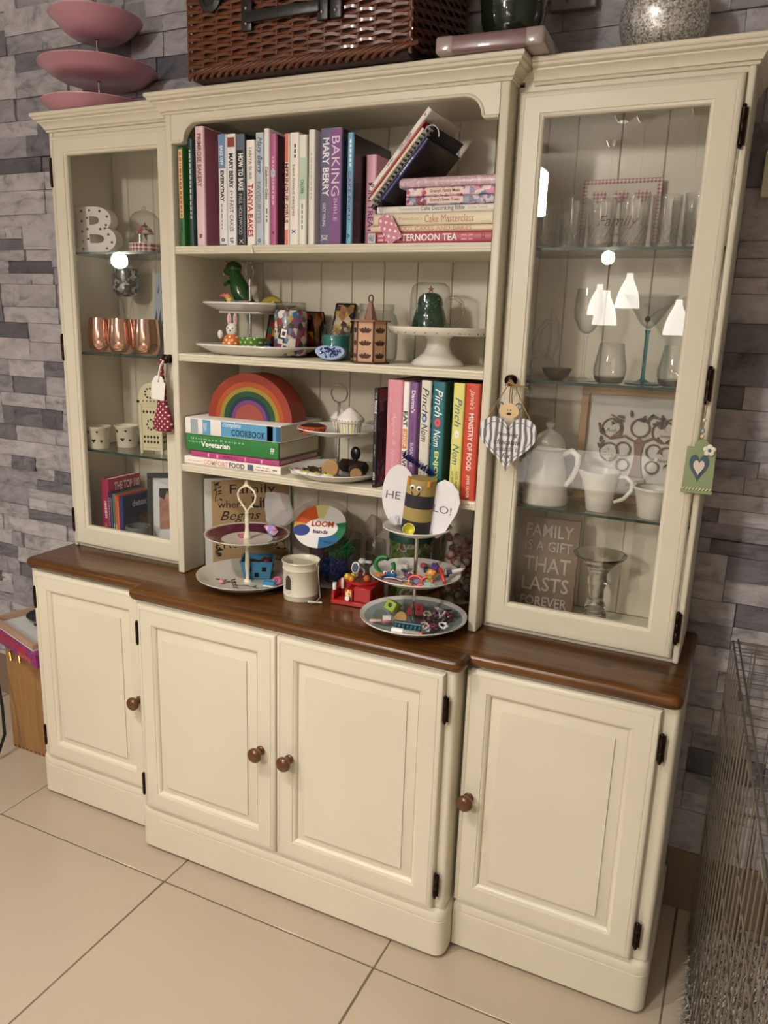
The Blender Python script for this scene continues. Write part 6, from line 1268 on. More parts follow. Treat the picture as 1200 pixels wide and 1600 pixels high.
for i, (nm, cat, dx, dy, c, lb) in enumerate((('bead', 'bead', -.010, -.018, '6A2A4A', 'plum coloured faceted bead beside the stand rod'), ('button', 'button', .012, -.068, 'C8A83A', 'yellow button at the front rim of the middle tier'), ('die', 'die', -.044, .040, 'D8D4CC', 'small cream cube at the back of the middle tier'), ('ring', 'ring', .060, .036, '2A2A34', 'dark ring lying by the crayon on the middle tier'), ('charm', 'charm', -.006, .064, 'B04A6A', 'pink charm at the back rim of the middle tier'), ('shell_bead', 'bead', .020, -.028, '8A4A2A', 'brown bead beside the orange red goggles'))):
    toy(nm, lb, cat, dx, dy, M + .005, [('body', (lambda k: (lambda q: q.box(-.007, .007, -.007, .007, 0, .011, .002)) if k == 2 else (lambda q: q.ring((0, 0, .003), .008, .0025, 16, 6, axis='z')) if k in (1, 3) else (lambda q: q.sphere((0, 0, .007), .0085, 7, (1.2, 1, .8))))(i), c), ('painted_glint', lambda q: q.sphere((.002, -.003, .013), .0022, 5), 'D8D0C8')], rz=i * .7)  # small pale ball modelled as a highlight on each trinket
# toys on the bottom tier
toy('lime_cube', 'lime green toy cube with a brown spot on the bottom tier', 'toy', -.066, .012, Bt + .014, [('cube', lambda q: q.box(-.015, .015, -.013, .013, 0, .024, .003, 2), '8FA83A'), ('spot', lambda q: q.sphere((.0, -.013, .013), .0055, 8, (1, .3, .9)), '3A2A1E')], rz=-.35, rx=-.45, ry=.2)
toy('red_purse', 'red toy purse at the back of the bottom tier', 'toy', -.012, .040, Bt + .002, [('bag', lambda q: q.prism([(-.024, 0), (.022, .002), (.016, .030), (-.012, .028)], -.007, .007), '9A1E22'), ('flap', lambda q: q.box(-.012, .010, -.009, -.0072, .014, .026, .001), 'B02A2A')], rz=.3, rx=-.3)
toy('wooden_coin', 'round tan wooden coin leaning on the bottom tier', 'coin', -.020, -.030, Bt + .016, [('coin', lambda q: q.lathe([(0, -.002), (.018, -.002), (.0185, 0), (.018, .002), (0, .002)], 26), '9A7A4A')], rx=math.radians(58), rz=-.4)
toy('clear_lens', 'clear round lens on the left of the bottom tier', 'lens', -.078, -.022, Bt + .012, [('lens', lambda q: q.lathe([(0, 0), (.016, 0), (.017, .002), (0, .004)], 24), PLAST)], rx=.5)
toy('pink_brush', 'pink and white toy brush on the bottom tier', 'toy', -.060, -.052, Bt + .010, [('handle', lambda q: q.box(-.026, .002, -.005, .005, 0, .006, .002), 'C8A8A0'), ('head', lambda q: q.box(.0025, .024, -.008, .008, -.001, .007, .002), 'A85A68'), ('bristles', lambda q: q.box(.004, .022, -.0065, .0065, .0071, .013), 'E0D8D0')], rz=.5)
toy('teal_bead_comb', 'dark teal knobbly hair comb at the front of the bottom tier', 'comb', .018, -.072, Bt + .008, [('rail', lambda q: q.tube([(-.030, 0, .018), (.030, 0, .018)], .005, 8), '12424E'), ('rail', lambda q: q.tube([(-.030, 0, .002), (.030, 0, .002)], .004, 8), '12424E')] + [('knob', (lambda k: lambda q: q.sphere((-.027 + k * .009, -.001, .010), .0055, 8, (.75, .8, 1.5)))(k), '15505C') for k in range(7)], rz=.12, rx=-.25)
toy('marker_pen', 'clear marker with a white cap across the front of the bottom tier', 'pen', .026, -.098, Bt + .019, [('cap', lambda q: q.tube([(-.032, 0, 0), (-.006, 0, 0)], .0066, 12), 'E2E0DC'), ('barrel', lambda q: q.tube([(-.0058, 0, 0), (.030, 0, 0)], .0058, 12), '8A8680'), ('plug', lambda q: q.tube([(.0302, 0, 0), (.036, 0, 0)], .005, 10), 'C86A3A')], rz=.12)
toy('white_tile', 'small white framed photo charm on the bottom tier', 'charm', .052, -.046, Bt + .008, [('frame', lambda q: q.box(-.011, .011, -.002, .002, 0, .016, .001), 'E0DED8'), ('picture', lambda q: q.box(-.008, .008, -.0026, -.0021, .003, .013), '3A3436')], rz=-.5, rx=-.6)
b = MB()
rr = random.Random(41); cl = ['5A1E2A', '2A2226', 'B8A89A', '8A2A3A', 'C8B8AC', '3A2A22', 'D0D0CC', '7A3A6A']
for i in range(24):
    a = rr.uniform(-1.0, 1.5); r_ = rr.uniform(.035, .095); x, y = r_ * math.cos(a), r_ * math.sin(a) * .8; z = Bt + .006 + max(0, r_ - .07) * .45 + rr.uniform(0, .012)
    c = cl[i % 8]; nm = {'5A1E2A': 'maroon', '2A2226': 'black', 'B8A89A': 'beige', '8A2A3A': 'crimson', 'C8B8AC': 'cream', '3A2A22': 'brown', 'D0D0CC': 'silver', '7A3A6A': 'magenta'}[c]
    t = thing('hair_bobble', nm + ' beaded hair bobble in the jumble on the bottom tier', 'hair bobble', at_tier(x, y, z), rr.uniform(0, 6), 'jumble of hair bobbles', rr.uniform(-.6, .6), rr.uniform(-.6, .6))
    q = MB(); q.ring((0, 0, 0), .0085, .0022, 14, 5, axis='z'); q.build('band', C(c, .6), t, 60)
    for k in range(3): q = MB(); q.sphere((.0085 * math.cos(k), .0085 * math.sin(k), .002), .0035, 6); q.build('bead', C(c, .25), t)
# tin and sweets jar
t = thing('round_tin', 'round tin with dark green lid and garden scene behind the tiered plates', 'tin', (.176, -.080, W))
b = MB(); b.lathe([(0, 0), (.0545, 0), (.056, .002), (.056, .138), (0, .138)], 40); tn = b.build('tin_body', patch_mat('garden_scene', ['14280F', '34501A', '56682A', '1C1C16', '8A8878', '263E16', '5E2034'], 34, .3, 'NOISE', coat=.3), t, 50)
b = MB(); b.lathe([(.0575, .1382), (.0585, .139), (.0585, .166), (.057, .169), (.052, .1695), (.051, .168), (0, .168)], 40); ld_ = b.build('lid', pm('dark_green_tin', '0F3A30', .3, coat=.3), t, 50)

b = MB(); b.lathe([(0, .1682), (.045, .1682), (.045, .1688), (0, .1688)], 36); b.build('lid_print', patch_mat('lid_art', ['B8A878', '8A7A4A', 'A84A3A', 'C8B890'], 40, .4, 'NOISE'), ld_)
t = thing('sweet_jar', 'glass jar of pink and red sweets in the corner of the worktop', 'jar', (.308, -.075, W))
b = MB(); b.shell([(.045, 0), (.050, .004), (.052, .10), (.050, .15), (.044, .168), (.044, .178)], .0018, 32); b.build('glass', CLEAR, t, 60)
rr = random.Random(77)
for i in range(60):
    a = rr.uniform(0, 2 * PI); r_ = .037 * math.sqrt(rr.random()); b = MB(); b.sphere((0, 0, 0), .0098, 6, (1, .85, 1)); o = b.build('sweet', C(rr.choice(['9A5A50', 'B08884', 'A89890', '7E3A34', 'A89890']), .3), None, 60, label=('sugar sweet in the glass jar in the worktop corner'), cat='sweet', group='sweets in the glass jar')
    o.location = (.308 + r_ * math.cos(a), -.075 + r_ * math.sin(a), W + .014 + .15 * i / 60)
# ------------------------------------------------------------------ inside the glazed cabinet with the spotted letter (left-hand one)
L4, L3z, L2, L1 = 1.5734, 1.3064, 1.0334, .7574
# letter B
t = thing('letter_ornament', 'white capital letter B with dark red dots on the glass shelf', 'letter', (-.756, -.150, L4), rz=math.radians(10))
text('B', (0, 0, .060), .118, .119, C('DCD5CC', .35), t, 'front', bold=.035, ext=.016, name='letter_body', smooth=30, res=8)
for z0, z1 in ((.0005, .014), (.1055, .119)):
    q = MB(); q.box(-.068, -.045, -.0155, .0155, z0, z1, .001); q.build('serif', C('DCD5CC', .35), t, 0)
for x, z in ((-.045, .108), (-.02, .110), (.012, .108), (.034, .094), (-.045, .082), (-.028, .09), (.030, .072), (.012, .062), (-.045, .056), (-.028, .062), (-.045, .03), (-.028, .036), (.036, .048), (.046, .028), (.030, .012), (-.045, .010)):
    q = MB(); q.at(x, -.0160, z, rx=PI / 2); q.lathe([(0, 0), (.0035, 0), (.0035, .0006), (0, .0006)], 12); q.build('red_dot', C('5E1626', .4), t)
# dome
t = thing('glass_cloche', 'small glass dome over a carousel with red gingham ribbon', 'cloche', (-.607, -.140, L4))
b = MB(); b.lathe([(.042, 0), (.042, .068), (.038, .088), (.026, .102), (.008, .108), (.005, .111), (.006, .116), (0, .120)], 32); b.build('dome', CLEAR, t, 60)
def gingham(name, c1, c2, s):
    if name in MATS: return MATS[name]
    mt, nt, b_, N, K = node_mat(name); tc = N('ShaderNodeTexCoord'); sx = N('ShaderNodeSeparateXYZ'); K(tc.outputs['Object'], sx.inputs[0]); fs = []
    for ax in (0, 2):
        mu = N('ShaderNodeMath'); mu.operation = 'MULTIPLY'; mu.inputs[1].default_value = s; K(sx.outputs[ax], mu.inputs[0]); f = N('ShaderNodeMath'); f.operation = 'FRACT'; K(mu.outputs[0], f.inputs[0]); g = N('ShaderNodeMath'); g.operation = 'GREATER_THAN'; g.inputs[1].default_value = .5; K(f.outputs[0], g.inputs[0]); fs.append(g)
    a = N('ShaderNodeMath'); a.operation = 'ADD'; K(fs[0].outputs[0], a.inputs[0]); K(fs[1].outputs[0], a.inputs[1]); h = N('ShaderNodeMath'); h.operation = 'MULTIPLY'; h.inputs[1].default_value = .5; K(a.outputs[0], h.inputs[0])
    mx = N('ShaderNodeMix'); mx.data_type = 'RGBA'; K(h.outputs[0], mx.inputs[0]); mx.inputs[6].default_value = L3(c1); mx.inputs[7].default_value = L3(c2); K(mx.outputs[2], b_.inputs['Base Color']); b_.inputs['Roughness'].default_value = .7; return mt
b = MB(); b.lathe([(.0425, .001), (.0432, .001), (.0432, .024), (.0425, .024)], 32, ringed=True); b.build('ribbon', gingham('red_gingham', 'E2D6D0', '8A1A26', 95), t, 60)
b = MB(); b.lathe([(0, .002), (.026, .002), (.026, .008), (.004, .009), (.004, .048), (.024, .050), (.018, .060), (.003, .074), (0, .080)], 18); b.build('carousel', patch_mat('carousel_paint', ['A8404A', 'E0D4CC', '7A4A44', 'C8B4A8'], 90, .4), t, 50)
for k in range(4):
    a = PI / 2 * k + .4; b = MB(); b.tube([(.017 * math.cos(a), .017 * math.sin(a), .0085), (.017 * math.cos(a), .017 * math.sin(a), .050)], .0012, 5); b.sphere((.017 * math.cos(a), .017 * math.sin(a), .026), .006, 6, (1.2, .7, .9)); b.build('horse', C('D8CCC4', .4), t)
# silver goblet
SILV = patch_mat('crackle_silver', ['4A4C4A', 'A8AAA8', '6A6C6A', 'D0D2D0', '3A3C3A'], 130, .18); SILV.node_tree.nodes['Principled BSDF'].inputs['Metallic'].default_value = .75
t = thing('candle_goblet', 'tall glass stemmed candle holder with crackled silver bowl', 'candle holder', (-.733, -.085, L3z))
b = MB(); b.lathe([(0, 0), (.034, 0), (.034, .003), (.010, .008), (.006, .02), (.0055, .05), (.008, .10), (.015, .145), (.024, .155), (0, .156)], 28); b.build('stem', CLEAR, t, 60)
b = MB(); b.shell([(.024, .1562), (.034, .162), (.0375, .175), (.0375, .232)], .002, 32); b.build('bowl', SILV, t, 60)
b = MB(); b.shell([(.0375, .2322), (.038, .240), (.037, .255)], .002, 32); b.build('rim_glass', CLEAR, t, 60)
b = MB(); b.lathe([(0, .2), (.028, .2), (.029, .234), (.020, .238), (0, .239)], 24); b.build('tealight', pm('candle_wax', 'F2EEE2', .3), t, 60)
# greeting cards
for k in range(3):
    t = thing('greeting_card', 'pale blue card with grey triangle trees, ' + ('rearmost', 'middle', 'foremost')[k] + ' of three behind the copper tumblers', 'card', (-.662 + k * .021, -.055 - k * .008, L3z), rx=math.radians(-7), group='blue cards behind the copper tumblers')
    b = MB(); b.box(-.011, .011, -.0008, .0008, 0, .225); b.build('card', C('AEB8BE', .6), t, 0)
    for (x, z, h) in ((-.002, .085, .04), (.004, .17, .03)):
        b = MB(); b.prism([(x - .006, z), (x + .006, z), (x, z + h)], -.0012, -.0009); b.build('printed_tree', C('4A5458', .6), t, 0)
# copper tumblers
COPP = pm('copper_mirror', 'EBB9A2', .13, metal=1.0, var=.03)
def tumbler(x, y, label):
    t = thing('copper_tumbler', label, 'tumbler', (x, y, L3z), group='copper tumblers on the glass shelf')
    b = MB(); b.shell([(.018, 0), (.028, .004), (.035, .020), (.0365, .040), (.034, .070), (.031, .095)], .0016, 36); b.build('bowl', COPP, t, 60); return t
for x, y, lb in ((-.768, -.155, 'mirror copper tumbler nearest the hinge side under the silver goblet'), (-.690, -.158, 'mirror copper tumbler in the middle of the front row'), (-.598, -.160, 'mirror copper tumbler nearest the open shelves'), (-.645, -.105, 'mirror copper tumbler set back between two front tumblers')): tumbler(x, y, lb)
# cream heart buckets
CRT = pm('cream_enamel_bucket', 'D9D0BA', .3)
def heart_bucket(x, y, label, s=1.0):
    t = thing('candle_bucket', label, 'bucket', (x, y, L2), group='cream heart buckets')
    b = MB(); b.shell([(.027 * s, 0), (.028 * s, .002), (.034 * s, .058 * s), (.0365 * s, .060 * s), (.036 * s, .064 * s)], .0014, 32); bd = b.build('body', CRT, t, 60)
    for a, z, w_ in ((-1.25, .018, .012), (-.55, .018, .008), (-.9, .046, .007), (-1.8, .046, .007), (-1.7, .044, .006)):
        r_ = (.028 + .006 * z / .058) * s; q = MB(); q.at(r_ * math.cos(a), r_ * math.sin(a), z * s, rz=a + PI / 2); q.prism(heart_pts(w_, w_, 14), -.0008, .0004); q.build('heart_hole', PLAST_DARK, bd, 0)
    b = MB(); b.tube([(.037 * s * math.cos(a), .037 * s * math.sin(a) * .9 , .058 * s - .012 * math.sin((a + .2) / 1.5)) for a in [-.2 + i * .15 for i in range(11)]], .0012, 5); b.build('bail', pm('tin_wire', 'B8B4A8', .3, metal=.8), t)
heart_bucket(-.785, -.168, 'cream tin bucket with heart holes near the cabinet side'); heart_bucket(-.738, -.104, 'cream tin bucket with heart holes beside the filigree lantern', 1.0)
# filigree lantern
t = thing('filigree_lantern', 'cream pierced metal lantern with rounded top on the glass shelf', 'lantern', (-.600, -.132, L2), rz=math.radians(14))
FIL = pm('cream_filigree', 'D2C8A4', .45)
for i, (x0, y0) in enumerate(((-.030, -.030), (.030, -.030), (.030, .030), (-.030, .030))):
    b = MB(); b.box(x0 - .004, x0 + .004, y0 - .004, y0 + .004, 0, .138, .001); b.build('post', FIL, t, 0)
for a in (0, PI / 2, PI, -PI / 2):
    q = MB(); q.at(0, 0, 0, rz=a); q.box(-.026, .026, -.032, -.0305, .018, .136); q.box(-.026, .026, -.0335, -.0322, .132, .14); pn = q.build('side_panel', FIL, t, 0)
    q = MB(); q.at(0, 0, 0, rz=a)
    for zc_ in (.034, .048, .118):
        for k in range(5):
            x = -.02 + k * .01; q.prism([(x, zc_ - .005), (x + .0035, zc_), (x, zc_ + .005), (x - .0035, zc_)], -.0326, -.0319)
    for k in range(8):
        u = 2 * PI * k / 8; q.prism([(.011 * math.cos(u) + .0025 * math.cos(v), .083 + .014 * math.sin(u) + .0035 * math.sin(v)) for v in [2 * PI * j / 6 for j in range(6)]], -.0326, -.0319)
    q.build('pierced_pattern', PLAST_DARK, pn, 0)
b = MB(); b.box(-.032, .032, -.032, .032, .010, .0175); b.build('floor_plate', FIL, t, 0)
pts = [(-.034, .1405)] + [(.034 * math.cos(PI - PI * i / 16), .152 + .046 * math.sin(PI * i / 16)) for i in range(17)] + [(.034, .1405)]
b = MB(); b.prism(pts, -.0335, -.0315); cr_ = b.build('crown', FIL, t, 0)
q = MB()
for k in range(9):
    u = 2 * PI * k / 9; q.prism([(.013 * math.cos(u) + .003 * math.cos(v), .170 + .013 * math.sin(u) + .003 * math.sin(v)) for v in [2 * PI * j / 6 for j in range(6)]], -.0342, -.0334)
for k in range(5): q.prism([(-.022 + k * .011, .146), (-.0175 + k * .011, .146), (-.0198 + k * .011, .152)], -.0342, -.0334)
q.build('pierced_crown', PLAST_DARK, cr_, 0)
b = MB(); b.prism(pts, .0315, .0335); b.build('crown', FIL, t, 0); b = MB(); b.sphere((-.035, -.034, .146), .004, 8); b.build('latch', PLAST_DARK, t)
# small cookbooks and pot
GB = 'small books in the bottom of the glazed cabinet'
book('tall pink book lettered The Top 100 in the glazed cabinet', -.778, -.750, L1, .186, 'A32A52', [('~', .35, .62, .6, .5, 'E8D8DC'), ('~', .7, .95, .5, .3, 'D88A4A')], yf=-.178, d=.135, group=GB)
tp = [o for o in COL.objects if o.get('label', '').startswith('tall pink book lettered The')][0]
text('THE TOP 100', (.0143, .078, .162), .105, .026, C('E6CDD0', .5), tp, 'right', bold=.03)
book('purple spined small book beside the pink top 100 book', -.7490, -.7390, L1, .150, '3A1A42', [('~', .1, .8, .5, .5, 'B8A0C0')], yf=-.182, d=.12, group=GB)
book('navy spined small book in the glazed cabinet', -.7382, -.7290, L1, .150, '1A2246', [('~', .1, .8, .5, .4, '9AA4C8')], yf=-.184, d=.12, group=GB)
book('green spined small book in the glazed cabinet', -.7282, -.7180, L1, .148, '4F7A58', [('~', .6, .9, .5, .5, 'D8E4D4')], yf=-.186, d=.12, group=GB)
book('orange spined small book in the glazed cabinet', -.7172, -.7080, L1, .146, 'CC5A30', [('~', .6, .9, .5, .5, 'F0DCC8')], yf=-.188, d=.12, group=GB)
book('red spined small book in the glazed cabinet', -.7072, -.6990, L1, .145, 'B8332A', [('~', .1, .9, .5, .5, 'F0C8A8')], yf=-.189, d=.12, group=GB)
dk = book('navy book with detox lettered on its cover in the glazed cabinet', -.6980, -.6860, L1, .144, '22386E', [('detox', .7, .9, .5, .6, 'C8D0E0')], yf=-.190, d=.125, group=GB, cover=C('1C2C54', .35))
text('detox', (.0068, .070, .118), .062, .020, C('B8BCC8', .5), dk, 'right', bold=.03); b = MB(); b.at(.0065, .085, .06, ry=PI / 2); b.lathe([(0, 0), (.028, 0), (.026, .0004), (0, .0004)], 16, sx=1.1, sy=.7); b.build('cover_fruit', patch_mat('fruit_print', ['3A1A22', '6A3A30', '2A1A2A', '8A5A4A'], 50, .4, 'NOISE'), dk)
b = MB(); b.shell([(.030, 0), (.034, .003), (.036, .060), (.035, .064)], .004, 32); o = b.build('grey_pot', pm('grey_stoneware', '5C625E', .5), None, 60, label='plain grey pot in front of the small books', cat='pot'); o.location = (-.640, -.178, L1)
t = thing('photo_frame', 'black photo frame with white mount leaning in the glazed cabinet', 'photo frame', (-.583, -.115, L1 + .0015), rz=math.radians(34), rx=math.radians(-9))
for (x0, x1, z0, z1) in ((-.060, .060, 0, .014), (-.060, .060, .196, .21), (-.060, -.046, .0142, .1958), (.046, .060, .0142, .1958)):
    b = MB(); b.box(x0, x1, -.008, .008, z0, z1, .001); b.build('frame_rail', pm('black_frame', '1E1E1C', .4), t, 0)
b = MB(); b.box(-.0458, .0458, -.001, .004, .0144, .1956); b.build('mount', C('D6D6D4', .6), t, 0)
b = MB(); b.box(-.026, .026, -.0022, -.0012, .045, .165); ph = b.build('photo', patch_mat('faded_photo', ['B88A7A', 'C49A88', 'A87868', '8A6258'], 9, .2, 'NOISE'), t, 0)
b = MB(); b.prism([(-.026, .165), (.026, .165), (.026, .135), (.014, .142), (.004, .128), (-.004, .160), (-.012, .132), (-.026, .140)], -.0030, -.0024); b.build('photo_dark_top', C('1A1818', .4), ph, 0)

# ------------------------------------------------------------------ inside the glazed cabinet with glasses and jugs
t = thing('heart_sign', 'cream sign with three gingham hearts and red gingham border behind the crystal', 'sign', (.607, -.048, L4), rx=math.radians(-4))
GING = gingham('rose_gingham', 'DCCFC8', 'A85A66', 130)
b = MB(); b.box(-.081, .081, -.003, .003, 0, .152); b.build('border', GING, t, 0)
b = MB(); b.box(-.072, .072, -.0038, -.0031, .008, .142); sp_ = b.build('face', C('D2C8B6', .6), t, 0)
for x in (-.045, 0, .045):
    b = MB(); b.prism([(x + a, .098 + z) for a, z in heart_pts(.032, .030, 24)], -.0052, -.0039); b.build('gingham_heart', GING, sp_, 0)
for s_, z, w_, h in (('Family', .064, .085, .028), ('and', .040, .026, .009), ('together', .020, .066, .014)):
    text(s_, (0, -.0040, z), w_, h, C('7A3A3A', .6), sp_, 'front', shear=.3)
def crystal(x, y, h, r, label, grp='cut crystal tumblers on the top glass shelf', stem=False):
    t = thing('crystal_tumbler', label, 'glass', (x, y, L4), group=grp)
    b = MB(); b.shell([(r * .84, 0), (r * .88, .004), (r, h)], .0016, 30); w_ = b.build('bowl', CRYST, t, 60)
    b = MB()
    for k in range(14):
        a = 2 * PI * k / 14
        for s in (-1, 1):
            b.tube([(1.005 * r * (.88 + .05 * j / 4) * math.cos(a + s * .22 * j), 1.005 * r * (.88 + .05 * j / 4) * math.sin(a + s * .22 * j), .006 + h * .1 * j) for j in range(5)], .0010, 4)
    b.build('cut_pattern', CRYST, w_, 60)
    b = MB(); b.lathe([(0, .0018), (r * .8, .0018), (r * .78, .009), (0, .007)], 24); b.build('thick_base', SOLID, t, 60)
    for k in range(12):
        a = 2 * PI * k / 12; b = MB(); b.tube([(.995 * r * .95 * math.cos(a), .995 * r * .95 * math.sin(a), h * .48), (r * .995 * math.cos(a), r * .995 * math.sin(a), h * .95)], .0008, 4); b.build('flute', CRYST, w_, 60)
for x, y, h, r, lb in ((.476, -.150, .080, .027, 'cut crystal tumbler at the inner end of the top glass shelf'), (.535, -.152, .098, .028, 'tall cut crystal tumbler in front of the sign border'), (.594, -.160, .094, .028, 'cut crystal tumbler in front of the sign lettering'), (.655, -.152, .100, .030, 'cut crystal tumbler before the last gingham heart'), (.716, -.156, .097, .028, 'cut crystal tumbler just past the heart sign'), (.775, -.152, .099, .028, 'cut crystal tumbler at the hinge end of the top glass shelf'), (.505, -.085, .080, .027, 'cut crystal tumbler in the back row beside the sign'), (.745, -.085, .096, .028, 'cut crystal tumbler in the back row by the hinge side')):
    crystal(x, y, h, r, lb)
# stemware shelf
def stem(name, label, x, y, prof, foot, mat=CLEAR, footmat=None, h0=0.0):
    t = thing(name, label, 'glass', (x, y, L3z))
    b = MB(); b.lathe([(0, 0), (foot, 0), (foot, .0015), (foot * .4, .004), (.0045, .010)] + [(.0035, .02), (.0035, prof[0][1] - .012), (.006, prof[0][1] - .002), (0, prof[0][1] - .0015)], 28); b.build('stem_and_foot', footmat or mat, t, 60)
    b = MB(); b.shell(prof, .0013, 32); b.build('bowl', mat, t, 60); return t
stem('wine_glass', 'tall thin-stemmed wine glass beside the stemless glass', .578, -.130, [(.006, .098), (.016, .106), (.028, .130), (.030, .150), (.026, .190)], .030)
stem('martini_glass', 'cocktail glass with a stirrer and turquoise foot', .700, -.112, [(.004, .112), (.016, .122), (.055, .180)], .036, CLEAR, glass_mat('turquoise_glass', (.25, .62, .7), 1.5, .02, edge=.5, edgecol=(.05, .35, .45)))
t = thing('cocktail_stirrer', 'long glass cocktail stirrer with a dark bead resting in the cocktail glass', 'stirrer', (.696, -.112, L3z + .128))
b = MB(); b.tube([(0, 0, .002), (.022, -.004, .022), (.10, -.014, .062)], .0018, 8); b.build('stick', PLAST, t); b = MB(); b.sphere((.001, 0, .004), .006, 8); b.build('bead', C('3A1E22', .2), t)
def stemless(x, y, label):
    t = thing('stemless_glass', label, 'glass', (x, y, L3z)); b = MB(); b.shell([(.020, 0), (.027, .004), (.033, .020), (.0335, .032), (.028, .060), (.0245, .082)], .0014, 34); b.build('bowl', CLEAR, t, 60); b = MB(); b.lathe([(0, .0016), (.026, .0016), (.0318, .014), (0, .014)], 28); b.build('thick_base', glass_mat('smoke_glass', (.6, .58, .56), 1.45, .02, edge=.4, edgecol=(.3, .3, .3)), t, 60)
stemless(.640, -.168, 'rounded stemless glass between the two stemmed glasses'); stemless(.765, -.155, 'rounded stemless glass near the hinge side of the cabinet')
t = thing('glass_swan', 'clear glass swan figurine with curved neck on the stemware shelf', 'figurine', (.487, -.120, L3z))
b = MB(); b.sphere((0, 0, .028), .026, 12, (1.1, .75, .9)); b.tube([(-.012, 0, .045), (-.020, 0, .075), (-.010, 0, .105), (.004, 0, .122), (.014, 0, .118), (.018, 0, .108)], [.010, .007, .0055, .006, .006, .002], 10); b.build('body', CLEAR, t, 60)
b = MB(); b.tube([(.012, 0, .04), (.022, 0, .08), (.02, 0, .12), (.010, 0, .15)], [.008, .012, .009, .002], 8); b.build('wing', CLEAR, t, 60)
t = thing('glass_bowl', 'small amber-tinted glass bowl with fluted sides on the stemware shelf', 'bowl', (.530, -.168, L3z)); b = MB(); b.shell([(.016, 0), (.026, .012), (.032, .026)], .0018, 28, wob=lambda a, z: 1 + .03 * math.cos(12 * a)); b.build('bowl', glass_mat('amber_glass', (.75, .66, .55), 1.5, .02, edge=.5, edgecol=(.3, .22, .15)), t, 60)
# jugs shelf
GLZ = pm('cream_stoneware_glaze', 'D4D0C4', .22, coat=.3, var=.04, vs_=8, stretch=(1, 1, 14), bump=.12, bs=6)
t = thing('coffee_pot', 'tall cream lidded coffee pot with ribbed body behind the hanging heart', 'jug', (.520, -.140, L2))
b = MB(); b.lathe([(0, 0), (.050, 0), (.052, .004), (.050, .02), (.043, .07), (.037, .105), (.036, .112), (.038, .118), (.034, .122), (0, .122)], 40); b.build('body', GLZ, t, 60)
b = MB(); b.lathe([(.0375, .1222), (.038, .126), (.034, .142), (.024, .155), (.010, .162), (.006, .166), (.010, .172), (.010, .178), (0, .181)], 36); b.build('lid', GLZ, t, 60)
b = MB(); b.tube([(.036, -.004, .112), (.055, -.008, .122), (.070, -.012, .112), (.070, -.012, .09), (.060, -.010, .064), (.046, -.006, .044)], [.006, .007, .007, .0065, .006, .005], 10); b.build('handle', GLZ, t, 60)
b = MB(); b.tube([(-.030, .004, .085), (-.045, .006, .105), (-.056, .008, .128)], [.012, .009, .006], 10); b.build('spout', GLZ, t, 60)
t = thing('milk_jug', 'cream ribbed milk jug with looped handle in front of the family tree frame', 'jug', (.642, -.152, L2))
b = MB(); b.shell([(.0255, 0), (.027, .003), (.033, .045), (.041, .086)], .003, 40, wob=lambda a, z: 1 + (.22 * math.exp(-((a - PI - .1) ** 2) / .06) * max(0, (z - .055) / .03) if z > .055 else 0)); b.build('body', GLZ, t, 60)
b = MB(); b.tube([(.036, -.004, .076), (.052, -.008, .080), (.066, -.010, .070), (.067, -.010, .052), (.052, -.008, .032), (.032, -.004, .022)], [.0045, .005, .005, .005, .0045, .004], 8); b.build('handle', GLZ, t, 60)
t = thing('sugar_pot', 'cream ribbed open pot beside the milk jug', 'pot', (.754, -.163, L2)); b = MB(); b.shell([(.027, 0), (.029, .003), (.036, .045), (.040, .058), (.043, .062), (.041, .066)], .003, 40); b.build('body', GLZ, t, 60)
# family tree frame
t = thing('family_tree_frame', 'wooden box frame with a cut-out family tree and name hearts', 'picture', (.697, -.046, L2 + .001), rx=math.radians(-3))
FRW = pm('oak_frame', 'B08A5C', .5, var=.15, vs_=30)
for (x0, x1, z0, z1) in ((-.132, .132, 0, .016), (-.132, .132, .239, .255), (-.132, -.116, .0162, .2388), (.116, .132, .0162, .2388)):
    b = MB(); b.box(x0, x1, -.012, .012, z0, z1, .001); b.build('frame_rail', FRW, t, 0)
b = MB(); b.box(-.1158, .1158, .004, .008, .0162, .2388); b.build('backing', C('D6D2C8', .7), t, 0)
TRW = C('8A6A54', .6); tr2 = MB()
tr2.prism([(-.014, .06), (.016, .06), (.010, .085), (.008, .11), (.012, .14), (.0, .15), (-.010, .14), (-.006, .11), (-.008, .085)], -.002, .002)
for (cx_, cz_, R) in ((-.032, .120, .016), (.034, .120, .016), (-.062, .112, .020), (.062, .112, .02), (-.03, .085, .014), (.034, .085, .014), (0, .170, .02), (-.06, .165, .022), (.05, .165, .024)):
    tr2.ring((cx_, 0, cz_), R, .0022, 20, 5)
for s in (-1, 1):
    tr2.tube([(0, 0, .135), (s * .03, 0, .15), (s * .062, 0, .142), (s * .085, 0, .155), (s * .09, 0, .175)], .0028, 6); tr2.tube([(s * .04, 0, .148), (s * .045, 0, .185), (s * .065, 0, .195)], .002, 5)
tr2 = tr2.build('paper_tree', TRW, t, 40)
rr = random.Random(6)
for i in range(34):
    a = rr.uniform(-.2, PI + .2); x, z = .088 * math.cos(a) * rr.uniform(.75, 1.1), .125 + .078 * math.sin(a) * rr.uniform(.75, 1.05); an = rr.uniform(0, PI)
    q = MB(); q.prism([(x + .008 * math.cos(u) * math.cos(an) - .0032 * math.sin(u) * math.sin(an), z + .008 * math.cos(u) * math.sin(an) + .0032 * math.sin(u) * math.cos(an)) for u in [2 * PI * j / 8 for j in range(8)]], -.0035, -.0015); q.build('leaf', C('55504A', .6), tr2, 0)
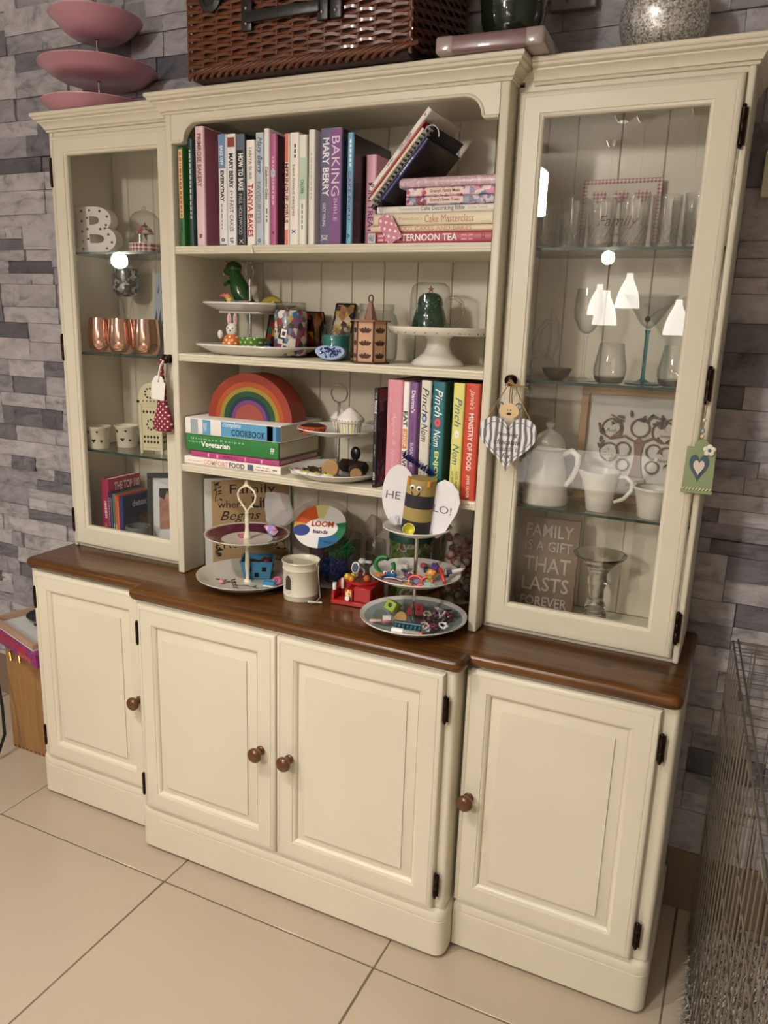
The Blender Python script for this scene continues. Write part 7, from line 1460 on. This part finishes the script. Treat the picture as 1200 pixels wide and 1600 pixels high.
for x, z, nm in ((-.060, .158, 'Rob'), (.055, .154, 'Sammie'), (-.062, .104, 'Gracie'), (.056, .100, 'Noah')):
    q = MB(); q.prism([(x + a, z - .014 + b2) for a, b2 in heart_pts(.036, .032, 22)], -.0062, -.004); hh2 = q.build('name_heart', C('CFC8BA', .6), tr2, 0); text(nm, (x, -.0064, z + .003), .022, .007, C('2E2A28', .6), hh2, 'front', shear=.3)
q = MB(); q.box(-.020, .022, -.0062, -.004, .036, .058); hh2 = q.build('name_plate', C('CFC8BA', .6), tr2, 0); text('Made', (0, -.0064, .051), .022, .007, C('2E2A28', .6), hh2, 'front', shear=.2); text('With Love', (0, -.0064, .042), .032, .007, C('2E2A28', .6), hh2, 'front', shear=.2)
# bottom level: sign, candle stick, tea lights
t = thing('lettered_sign', 'brown wooden sign with raised letters Family is a gift that lasts forever', 'sign', (.532, -.112, L1 + .001), rz=math.radians(4), rx=math.radians(-6))
b = MB(); b.box(-.068, .068, -.006, .006, 0, .228, .001); sb = b.build('board', pm('walnut_board', '6E553F', .55, var=.2, vs_=10, stretch=(1, 1, 10)), t, 0)
for s_, z, w_, h in (('FAMILY', .198, .108, .030), ('IS A GIFT', .162, .108, .024), ('THAT', .118, .108, .036), ('LASTS', .072, .108, .034), ('FOREVER', .030, .108, .024)):
    text(s_, (0, -.0062, z), w_, h, C('A8A096', .35), sb, 'front', bold=.01, ext=.0022, name='raised_word')
t = thing('glass_candlestick', 'clear turned glass candlestick with wide dish top', 'candle holder', (.652, -.122, L1))
b = MB(); b.lathe([(0, 0), (.034, 0), (.036, .004), (.030, .012), (.025, .018), (.028, .024), (.026, .032), (.021, .038), (.024, .046), (.021, .054), (.017, .062), (.016, .085), (.019, .096), (.024, .104), (.022, .112), (.019, .122), (.024, .134), (.040, .152), (.058, .166), (.0585, .170), (.055, .169), (.038, .157), (.018, .145), (0, .142)], 40); b.build('glass', SOLID, t, 60)
def teacup(x, y, z, c, label, rz=0):
    t = thing('tealight_cup', label, 'candle', (x, y, z), rz, 'fruit-topped tealights by the lettered sign')
    b = MB(); b.shell([(.016, 0), (.020, .004), (.0225, .020)], .0018, 24); b.build('cup', C(c, .35), t, 60); b = MB(); b.lathe([(0, .010), (.0195, .010), (.0195, .0185), (.010, .021), (0, .021)], 22); b.build('wax', C('D8BE7A', .4), t)
    b = MB(); b.sphere((.002, 0, .025), .0075, 8, (1, 1, .8)); b.build('fruit', C('A8402A', .3), t); b = MB(); b.ring((.026, 0, .011), .008, .0022, 14, 6); b.build('handle', C('8A3A2E', .35), t)
for x, y, c, lb in ((.566, -.190, 'C29A3A', 'yellow fruit-topped tealight cup nearest the candlestick'), (.535, -.196, 'C8A84A', 'pale yellow fruit-topped tealight cup beside the taller one'), (.512, -.165, '7A2E1E', 'red brown tealight cup against the lettered sign'), (.470, -.185, 'A8823A', 'ochre tealight cup at the inner end of the cabinet floor')): teacup(x, y, L1, c, lb)
